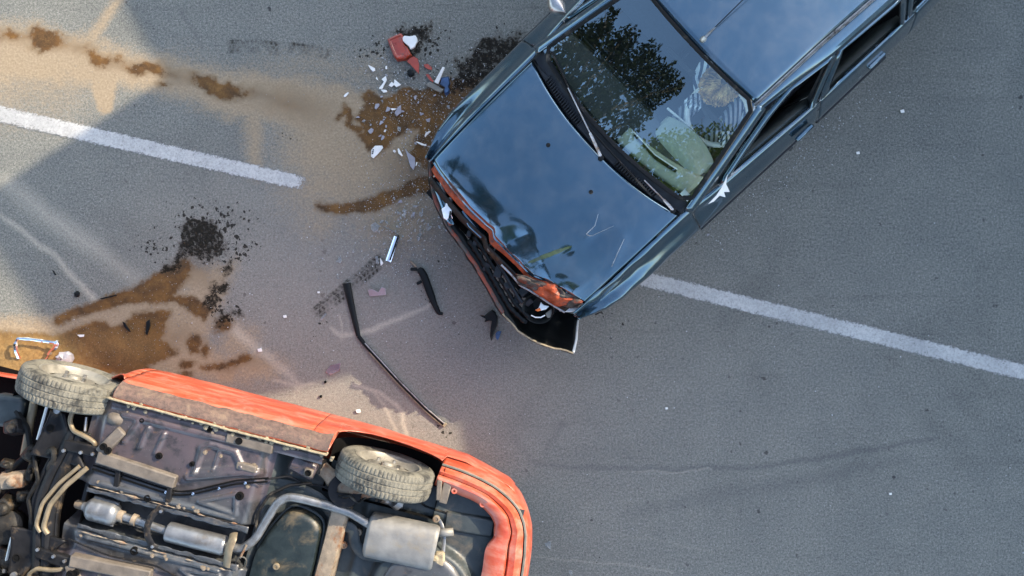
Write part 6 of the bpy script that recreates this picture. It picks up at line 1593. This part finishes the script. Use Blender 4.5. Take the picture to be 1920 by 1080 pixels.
# shiny headlamp bezel standing in the sand
bz = [(140, 765, 0.02), (118, 715, 0.06), (112, 665, 0.07), (130, 618, 0.07), (220, 622, 0.06), (330, 638, 0.06), (432, 652, 0.07), (415, 690, 0.06), (385, 715, 0.05), (360, 760, 0.03), (320, 800, 0.015)]
w = smooth_path([gp(x / 4, 480 + y / 4, z) for x, y, z in bz], 60, 0); c = sum(w, Vector()) / 60; c.z = 0
o = MB().tube([p - c for p in w], [0.010 + 0.006 * n1(i * 0.35, 2) + (0.010 if 38 < i < 52 else 0) + (0.006 if i < 12 else 0) for i in range(60)], 6, flat=0.5).build('chrome_surround', M['chrome'], None, smooth=25); o.location = c
tag(o, 'shiny chrome lamp bezel standing in sunlit golden sand above the front wheel', 'debris')
def lump(px, py, r, mat, name, label, h=0.7, seed=0, cat='debris'):
    def f(a, b):
        t = math.pi * a; s = 2 * math.pi * b
        k = r * (1 + 0.9 * n1(math.cos(s) * 1.7 + seed + 5, math.sin(s) * 1.7 + a * 3 + seed))
        return (k * math.sin(t) * math.cos(s), k * math.sin(t) * math.sin(s), k * h * (math.cos(t) + 0.8))
    o = MB().grid(f, 8, 11, closev=True).build(name, mat, None, smooth=25); o.location = gp(px, py, 0.004)
    return tag(o, label, cat)
lump(127, 672, 0.055, M['greyglass'], 'lens_chunk', 'crumpled grey lens chunk in the sand right of the chrome bezel', seed=3)
lump(690, 802, 0.030, M['greasy'], 'asphalt_lump', 'black lump on pale ground just above the rear wheel arch', seed=9)
lump(145, 551, 0.024, M['blackplastic'], 'plastic_clump', 'black and red crumpled clump on asphalt above the brown spill', h=0.4, seed=14)
lump(602, 743, 0.011, M['hole'], 'asphalt_lump', 'small black lump right of the white chip above the red sill', seed=21)
lump(610, 716, 0.010, M['hole'], 'asphalt_lump', 'small black lump on the rim of the pale lit patch', seed=27)
for pp, lb in (([(925, 490), (945, 500), (990, 570), (975, 565), (940, 530)], 'left of two black slivers in the brown spill'), ([(1105, 490), (1130, 475), (1135, 520), (1112, 592), (1100, 585)], 'right of two black slivers in the brown spill'), ([(755, 318), (880, 290), (885, 298), (770, 326)], 'thin dark strip on the upper rim of the brown spill'), ([(400, 105), (410, 108), (432, 140), (424, 146)], 'short black sliver alone on blue grey asphalt above the spill')):
    flat('black_sliver', pp, 0.010, M['blackplastic'], lb, 'debris', **Z6)
for pp, lb in (([(1225, 960), (1245, 870), (1275, 875), (1255, 965)], 'upright red splinter leaning on the red door sill, right one'), ([(1135, 935), (1150, 890), (1170, 900), (1160, 940)], 'short red splinter leaning on the red door sill, left one')):
    flat('red_shard', pp, 0.014, M['redlens'], lb, 'debris', tilt=(0, 0.5), **Z6)
flat('lens_fragment', [(680, 390), (720, 340), (800, 318), (790, 380), (720, 415)], 0.003, M['redfilm'], 'faint reddish lens fragment on purple grey asphalt right of the spill', 'debris', scale=4.0, org=(440, 600))
flat('clear_wrapper', [(585, 590), (640, 588), (636, 605), (605, 608)], 0.004, M['white'], 'small pale chip on the upper rim of the sunlit golden sand', 'debris', **Z6)
# loose grit
gm = MB()
for i in range(3400):
    z_ = random.random()
    if z_ < 0.35: px, py = random.gauss(800, 90), random.gauss(230, 80)
    elif z_ < 0.55: px, py = random.gauss(760, 80), random.gauss(430, 60)
    elif z_ < 0.75: px, py = random.gauss(300, 150), random.gauss(620, 60)
    else: px, py = random.uniform(0, 1920), random.uniform(0, 1080)
    p = gp(px, py, 0.004); s = random.uniform(0.0015, 0.0045)
    gm.box((p.x, p.y, 0.004 + s * 0.4), (s * 1.6, s, s), rz=random.uniform(0, 3.1), rx=random.uniform(-.6, .6), taper=0.6)
M['grit'] = mat_simple('grit', (0.20, 0.185, 0.165), 0.9, var=0.9, scale=3000)
g = gm.build('road_grit', M['grit'], None, smooth=0); g['kind'] = 'stuff'; tag(g, 'loose grit and crumbs strewn over the asphalt', 'grit')

# shattered safety glass and plastic crumbs
gg = MB()
for i in range(3000):
    z_ = random.random()
    if z_ < 0.34: px, py = random.gauss(790, 55), random.gauss(395, 55)
    elif z_ < 0.60: px, py = random.gauss(800, 60), random.gauss(190, 70)
    elif z_ < 0.74: px, py = random.gauss(725, 60), random.gauss(460, 45)
    elif z_ < 0.86: t_ = random.random(); px, py = 1300 + 330 * t_ + random.gauss(18, 22), 440 - 290 * t_ + random.gauss(14, 20)
    elif z_ < 0.93: px, py = random.gauss(640, 200), random.gauss(600, 80)
    else: px, py = random.uniform(900, 1920), random.uniform(100, 1080)
    s = 0.0016 + 0.0035 * random.random() ** 3
    p = gp(px, py, 0.0)
    gg.box((p.x, p.y, 0.006 + s * 0.3), (s * 1.7, s * random.uniform(0.7, 1.5), s), rz=random.uniform(0, 3.1), rx=random.uniform(-.5, .5), ry=random.uniform(-.5, .5), taper=0.7)
M['crumb'] = mat_simple('pale_glass_crumbs', (0.46, 0.47, 0.47), 0.3, var=0.6, scale=800)
g2 = gg.build('glass_granules', M['crumb'], None, smooth=0); g2['kind'] = 'stuff'; tag(g2, 'fine granules of shattered glass strewn around the blue car', 'glass')
# ================================================================== PERSON AT THE WHEEL
def bw(u, v, z): 
    return AX * u + LX * (v - VOFF) + Vector((0, 0, z))
def person():
    # joints in car coordinates (u rearwards, v to the driver's side, z up)
    J = {'pelvis': (2.08, 0.33, 0.66, .135, .15), 'belly': (2.02, 0.32, 0.78, .125, .14), 'chest': (1.93, 0.30, 0.93, .13, .155), 'neckb': (1.83, 0.27, 1.045, .07, .075),
         'neck': (1.785, 0.262, 1.085, .052, .052), 'head': (1.715, 0.255, 1.135, .082, .082), 'crown': (1.645, 0.25, 1.165, .078, .078),
         'shR': (1.84, 0.47, 1.015, .062, .062), 'elR': (1.70, 0.56, 0.86, .045, .045), 'wrR': (1.62, 0.53, 0.935, .027, .03), 'haR': (1.58, 0.53, 0.965, .022, .036),
         'shL': (1.85, 0.09, 1.02, .062, .062), 'elL': (1.74, 0.13, 0.82, .045, .045), 'wrL': (1.64, 0.20, 0.935, .027, .03), 'haL': (1.59, 0.21, 0.965, .022, .036),
         'hipR': (2.05, 0.42, 0.64, .085, .085), 'knR': (1.62, 0.47, 0.62, .058, .058), 'anR': (1.38, 0.45, 0.36, .04, .04), 'toR': (1.26, 0.45, 0.35, .03, .04),
         'hipL': (2.05, 0.24, 0.64, .085, .085), 'knL': (1.62, 0.22, 0.64, .058, .058), 'anL': (1.40, 0.24, 0.36, .04, .04), 'toL': (1.28, 0.24, 0.35, .03, .04)}
    E = [('pelvis', 'belly'), ('belly', 'chest'), ('chest', 'neckb'), ('neckb', 'neck'), ('neck', 'head'), ('head', 'crown'), ('chest', 'shR'), ('shR', 'elR'), ('elR', 'wrR'), ('wrR', 'haR'), ('chest', 'shL'), ('shL', 'elL'), ('elL', 'wrL'), ('wrL', 'haL'),
         ('pelvis', 'hipR'), ('hipR', 'knR'), ('knR', 'anR'), ('anR', 'toR'), ('pelvis', 'hipL'), ('hipL', 'knL'), ('knL', 'anL'), ('anL', 'toL')]
    names = list(J); org = bw(2.05, 0.33, 0.55)
    me = bpy.data.meshes.new('person_skeleton')
    me.from_pydata([tuple(bw(*J[n][:3]) - org) for n in names], [(names.index(a), names.index(b)) for a, b in E], [])
    o = bpy.data.objects.new('person_skeleton', me); COL.objects.link(o)
    sk = o.modifiers.new('skin', 'SKIN'); sk.use_smooth_shade = True
    if not me.skin_vertices: me.skin_vertices.new()
    for i, n in enumerate(names):
        d = me.skin_vertices[0].data[i]; d.radius = (J[n][3], J[n][4]); d.use_root = (n == 'pelvis')
    o.modifiers.new('sub', 'SUBSURF').levels = 2
    o.modifiers['sub'].render_levels = 2
    dg = bpy.context.evaluated_depsgraph_get()
    ev = o.evaluated_get(dg)
    body = bpy.data.meshes.new_from_object(ev)
    bpy.data.objects.remove(o)
    bm = bmesh.new(); bm.from_mesh(body)
    # fingers and thumbs curled round the rim, nose and ears, joined into the same body mesh
    def tubeadd(pts, rs):
        mb = MB().tube([bw(*p) - org for p in pts], rs, 7)
        vs = [bm.verts.new(v) for v in mb.v]
        for f in mb.f: bm.faces.new([vs[i] for i in f])
    for ha, sg in (('haR', 1), ('haL', -1)):
        u, v, z = J[ha][:3]
        for k, L in enumerate((0.9, 1.05, 1.0, 0.8)):
            dv = (k - 1.5) * 0.019
            tubeadd([(u + 0.01, v + dv, z), (u - 0.030 * L, v + dv * 1.1, z + 0.018), (u - 0.055 * L, v + dv * 1.15, z - 0.004), (u - 0.050 * L, v + dv * 1.1, z - 0.03)], [0.0095, 0.0090, 0.0085, 0.0075])
        tubeadd([(u + 0.03, v - sg * 0.03, z - 0.005), (u + 0.0, v - sg * 0.055, z - 0.012), (u - 0.035, v - sg * 0.050, z - 0.022)], [0.011, 0.010, 0.009])
    tubeadd([(1.625, 0.25, 1.10), (1.60, 0.25, 1.085), (1.618, 0.25, 1.075)], [0.012, 0.014, 0.010])
    for sg in (1, -1): tubeadd([(1.705, 0.253 + sg * 0.078, 1.15), (1.712, 0.253 + sg * 0.092, 1.13), (1.695, 0.253 + sg * 0.082, 1.105)], [0.008, 0.014, 0.008])
    bmesh.ops.recalc_face_normals(bm, faces=bm.faces)
    inv = Matrix.Rotation(-TH, 4, 'Z')
    for f in bm.faces:
        c = f.calc_center_median() + org
        u = c.x*AX.x + c.y*AX.y; z = c.z
        if z > 1.075 or (u < 1.68 and z > 0.78): f.material_index = 1
        elif z < 0.70: f.material_index = 2
        else: f.material_index = 0
        f.smooth = True
    bm.to_mesh(body); bm.free()
    sh = NT('blue_white_striped_shirt')
    wv = sh.n('ShaderNodeTexWave'); wv.inputs['Scale'].default_value = 11; wv.inputs['Distortion'].default_value = 0.5; wv.inputs['Detail'].default_value = 1
    sh.l(sh.coord(), wv.inputs['Vector'])
    sh.set(Base_Color=sh.ramp(wv.outputs['Fac'], [(0.42, (0.02, 0.03, 0.07)), (0.52, (0.75, 0.78, 0.82))]), Roughness=0.85)
    body.materials.clear()
    body.materials.append(sh.m); body.materials.append(mat_simple('skin', (0.46, 0.27, 0.19), 0.5, var=0.1)); body.materials.append(mat_simple('dark_trousers', (0.025, 0.03, 0.05), 0.9))
    p = bpy.data.objects.new('person', body); p.location = org; COL.objects.link(p)
    tag(p, 'person with blond hair and striped shirt leaning over the steering wheel behind the windscreen', 'person')
    # face
    fm = MB()
    for sg in (1, -1): fm.lathe([(0, 0.006), (0.008, 0.004), (0.011, 0)], bw(1.618, 0.25 + sg * 0.032, 1.115) - org, -AX, 10)
    fm.build('eyes', M['hole'], p)
    MB().tube([bw(1.625, 0.225, 1.05) - org, bw(1.617, 0.25, 1.047) - org, bw(1.625, 0.275, 1.05) - org], 0.006, 6).build('mouth', mat_simple('lips', (0.35, 0.10, 0.08), 0.5), p)
    # blond hair: a cap of strands combed over the skull
    hm = NT('blond_hair'); n = hm.noise(34, 4, 0.7)
    hm.set(Base_Color=hm.ramp(n, [(0.3, (0.10, 0.055, 0.022)), (0.5, (0.36, 0.21, 0.085)), (0.7, (0.78, 0.56, 0.30))]), Roughness=0.42)
    hb = MB(); hc = Vector((1.695, 0.252, 1.155))
    def cap(a, b):
        t = a * math.pi * 0.62; s = 2 * math.pi * b
        r = 0.098 + 0.012 * n1(math.cos(s) * 2 + 9, math.sin(s) * 2 + a * 2) 
        return tuple(bw(hc.x + r * 1.05 * math.sin(t) * math.cos(s) + 0.01, hc.y + r * 0.93 * math.sin(t) * math.sin(s), hc.z + r * 0.80 * math.cos(t)) - org)
    hair = hb.grid(cap, 14, 30, closev=True).build('hair', hm.m, p, smooth=180)
    rnd = random.Random(5)
    st = MB()
    for i in range(260):
        s0 = rnd.uniform(0, 6.283); pts = []
        for k in range(7):
            a = 0.08 + 0.72 * k / 6 * rnd.uniform(0.92, 1.05); t = a * math.pi * 0.80; s = s0 + 0.55 * math.sin(k * 0.5 + i) * 0.5
            r = 0.101 + 0.010 * rnd.random() + 0.022 * (k / 6) ** 1.5 + 0.006 * math.sin(k * 1.7 + i)
            pts.append(bw(hc.x + r * 1.05 * math.sin(t) * math.cos(s) + 0.01, hc.y + r * 0.93 * math.sin(t) * math.sin(s), hc.z + r * 0.80 * math.cos(t)) - org)
        st.tube(pts, [0.0045] * 5 + [0.0035, 0.001], 4, cap=False)
    hm2 = NT('golden_hair_strands'); n2 = hm2.noise(22, 3, 0.7)
    hm2.set(Base_Color=hm2.ramp(n2, [(0.35, (0.12, 0.060, 0.020)), (0.50, (0.46, 0.26, 0.09)), (0.66, (0.85, 0.55, 0.22))]), Roughness=0.35)
    st.build('hair_strands', hm2.m, hair)
    return p
person()

# ================================================================== TREES (two mirrored in the windscreen and hood, one added unseen)
def leaf_material(name, a, b):
    m = NT(name)
    n = m.noise(1.3, 4, 0.6)
    oi = m.n('ShaderNodeNewGeometry')
    col = m.ramp(n, [(0.3, a), (0.7, b)])
    m.set(Base_Color=col, Roughness=0.55)
    tr = m.n('ShaderNodeBsdfTranslucent'); m.l(col, tr.inputs[0]); mxs = m.n('ShaderNodeMixShader'); mxs.inputs[0].default_value = 0.25
    m.l(m.b.outputs[0], mxs.inputs[1]); m.l(tr.outputs[0], mxs.inputs[2]); m.l(mxs.outputs[0], m.out.inputs['Surface'])
    return m.m
LEAF_D = leaf_material('dark_green_leaves', (0.006, 0.010, 0.004), (0.022, 0.034, 0.009))
LEAF_G = leaf_material('bright_green_leaves', (0.05, 0.085, 0.012), (0.12, 0.16, 0.03))
BARK = mat_simple('bark', (0.10, 0.075, 0.055), 0.95, bump=0.8, scale=12)
def tree(loc, trunk_h, clumps, leaf, label, seed, leaf_s=0.16, per=360):
    """clumps: (dx, dy, z, radius) of the leafy masses relative to the foot"""
    rnd = random.Random(seed)
    t = empty('broadleaf_tree', loc)
    tag(t, label, 'tree', 'trees mirrored in the blue car')
    tb = MB(); top = Vector((0, 0, trunk_h))
    tb.tube([(0, 0, -0.05), (0.03, 0.02, trunk_h * 0.3), (-0.04, 0.05, trunk_h * 0.65), top], [0.26, 0.20, 0.16, 0.12], 12)
    for dx, dy, z, r in clumps:
        c = Vector((dx, dy, z)); s = Vector((0, 0, trunk_h * rnd.uniform(0.6, 0.98)))
        mid = s.lerp(c, 0.5) + Vector((rnd.uniform(-.2, .2), rnd.uniform(-.2, .2), -0.1))
        tb.tube([s, mid, c], [0.075, 0.05, 0.02], 7)
        for _ in range(4):
            e = c + Vector((rnd.gauss(0, 1), rnd.gauss(0, 1), rnd.gauss(0, 0.8))) * r * 0.6
            tb.tube([mid.lerp(c, 0.6), e], [0.025, 0.008], 5)
    tb.build('trunk', BARK, t)
    vs = []; fs = []
    for dx, dy, z, r in clumps:
        for k in range(int(per * r * r)):
            d = Vector((rnd.gauss(0, 1), rnd.gauss(0, 1), rnd.gauss(0, 1))).normalized()
            rr = r * rnd.random() ** 0.45 * (1 + 0.25 * math.sin(d.x * 5 + dx) * math.cos(d.y * 6 + dy))
            c = Vector((dx, dy, z)) + d * rr
            ax = Vector((rnd.gauss(0, 1), rnd.gauss(0, 1), rnd.gauss(0, 1))).normalized(); b = ax.orthogonal().normalized(); s = leaf_s * rnd.uniform(0.6, 1.3)
            i = len(vs)
            vs += [c + ax * s, c + b * s * 0.45, c - ax * s * 0.7, c - b * s * 0.45]; fs.append((i, i+1, i+2, i+3))
    MB().add(vs, fs).build('crown', leaf, t, smooth=0)
    return t
def dirpos(foot, lst, D):
    """leaf masses given by compass bearing, elevation and radius as seen from the windscreen"""
    out = []
    for i, (az, el, r) in enumerate(lst):
        d = D + 0.9 * math.sin(i * 2.3)
        p = Vector((1.2 + d * math.cos(R(az)), 1.3 + d * math.sin(R(az)), 1.1 + d * math.tan(R(el))))
        out.append((p.x - foot[0], p.y - foot[1], p.z, r))
    return out
F1 = (-7.7, -3.2, 0); F2 = (-1.6, -7.6, 0); F3 = (-7.5, 8.0, 0)
TREES = [
 (F1, 6.0, dirpos(F1, [(-168, 33, 1.35), (-160, 38, 1.4), (-152, 36, 1.5), (-148, 43, 1.3), (-143, 46, 0.9), (-137, 45, 0.8), (-155, 45, 1.0), (-165, 41, 1.0), (-140, 39, 1.1), (-138, 33, 1.1), (-150, 29, 1.3), (-163, 27, 1.3), (-172, 37, 0.8), (-134, 47, 0.45), (-176, 40, 0.45), (-171, 29, 1.0)], 9.6), LEAF_D, 'tall dark broadleaf tree whose crown is mirrored across the windscreen', 1, 0.15, 420),
 (F2, 4.0, dirpos(F2, [(-122, 34, 0.9), (-115, 38, 1.0), (-108, 40, 0.95), (-102, 41, 0.95), (-110, 33, 1.1), (-118, 29, 1.0), (-103, 34, 1.0), (-126, 30, 0.8), (-97, 37, 0.9), (-107, 27, 1.0)], 8.4), LEAF_G, 'smaller bright green tree mirrored at the driver side of the windscreen', 2, 0.13, 520),
 (F3, 5.0, [(0, 0, 7.5, 2.0), (1.8, 0.6, 7.0, 1.6), (-1.6, 0.8, 6.8, 1.7), (0.6, -1.5, 6.6, 1.6), (0.2, 1.2, 9.0, 1.6), (2.8, 1.8, 6.2, 1.5), (-0.8, -0.8, 5.2, 1.5)], LEAF_D, 'dense tree beyond the frame darkening the far fender of the blue car', 3, 0.2, 200),  # put in out of view so the left fender mirrors something dark
]
for tr_ in TREES: tree(*tr_)

# ================================================================== UNSEEN HOUSE, OUTLINE SHAPED TO SHADE THE ROAD
SH = Vector((math.cos(SUN_AZ), math.sin(SUN_AZ), 0)); TT = Vector((-math.sin(SUN_AZ), math.cos(SUN_AZ), 0))
S0 = 8.0; TE = math.tan(SUN_EL)
def hgt(s): return (S0 - s) * TE
house = empty('unseen_shade_house', SH * S0, SUN_AZ)
tag(house, 'unseen plastered house added beyond the frame, its outline shaped to shade the road', 'house')
PLASTER = mat_simple('plaster', (0.55, 0.52, 0.46), 0.9, bump=0.2)
TILE = mat_simple('roof_tile', (0.22, 0.08, 0.045), 0.8, bump=0.3)
# silhouette in (t, h), stepped to give the wanted shade edges: t runs across the sun's direction
SIL = [(-9.0, 0), (-9.0, hgt(-1.10)), (-1.10, hgt(-1.05)), (-0.62, hgt(-0.84)), (-0.45, hgt(-0.90)), (0.08, hgt(-1.17)), (0.28, hgt(-1.75)), (0.43, hgt(-2.13)), (1.25, hgt(-2.93)), (2.61, hgt(-2.95)), (2.61, hgt(-1.25)), (7.0, hgt(-1.0)), (7.0, 0)]
wall = MB().prism([(t, h) for t, h in SIL], 5.0, 0.0, M=Matrix(((0, 0, 1, 0), (1, 0, 0, 0), (0, 1, 0, 0), (0, 0, 0, 1))))
wo = wall.build('wall', PLASTER, house, smooth=0)
for t in (-6.5, -4.0, -1.5, 1.6, 4.5):
    for z in (0.9,):
        f = MB().box((-0.03, t, z + 0.6), (0.06, 1.0, 1.2)).build('window', M['white'], wo, bevel=0.01)
        MB().box((-0.065, t, z + 0.6), (0.02, 0.86, 1.06)).build('pane', M['sideglass'], f)
for (t0, h0), (t1, h1) in zip(SIL[1:-1], SIL[2:-1]):
    if abs(t1 - t0) < 0.05: continue
    mb = MB(); L = math.hypot(t1 - t0, h1 - h0); a = math.atan2(h1 - h0, t1 - t0)
    mb.box((2.5, (t0 + t1) / 2, (h0 + h1) / 2 - 0.045), (5.06, L, 0.08), rx=a).build('roof_slab', TILE, wo)
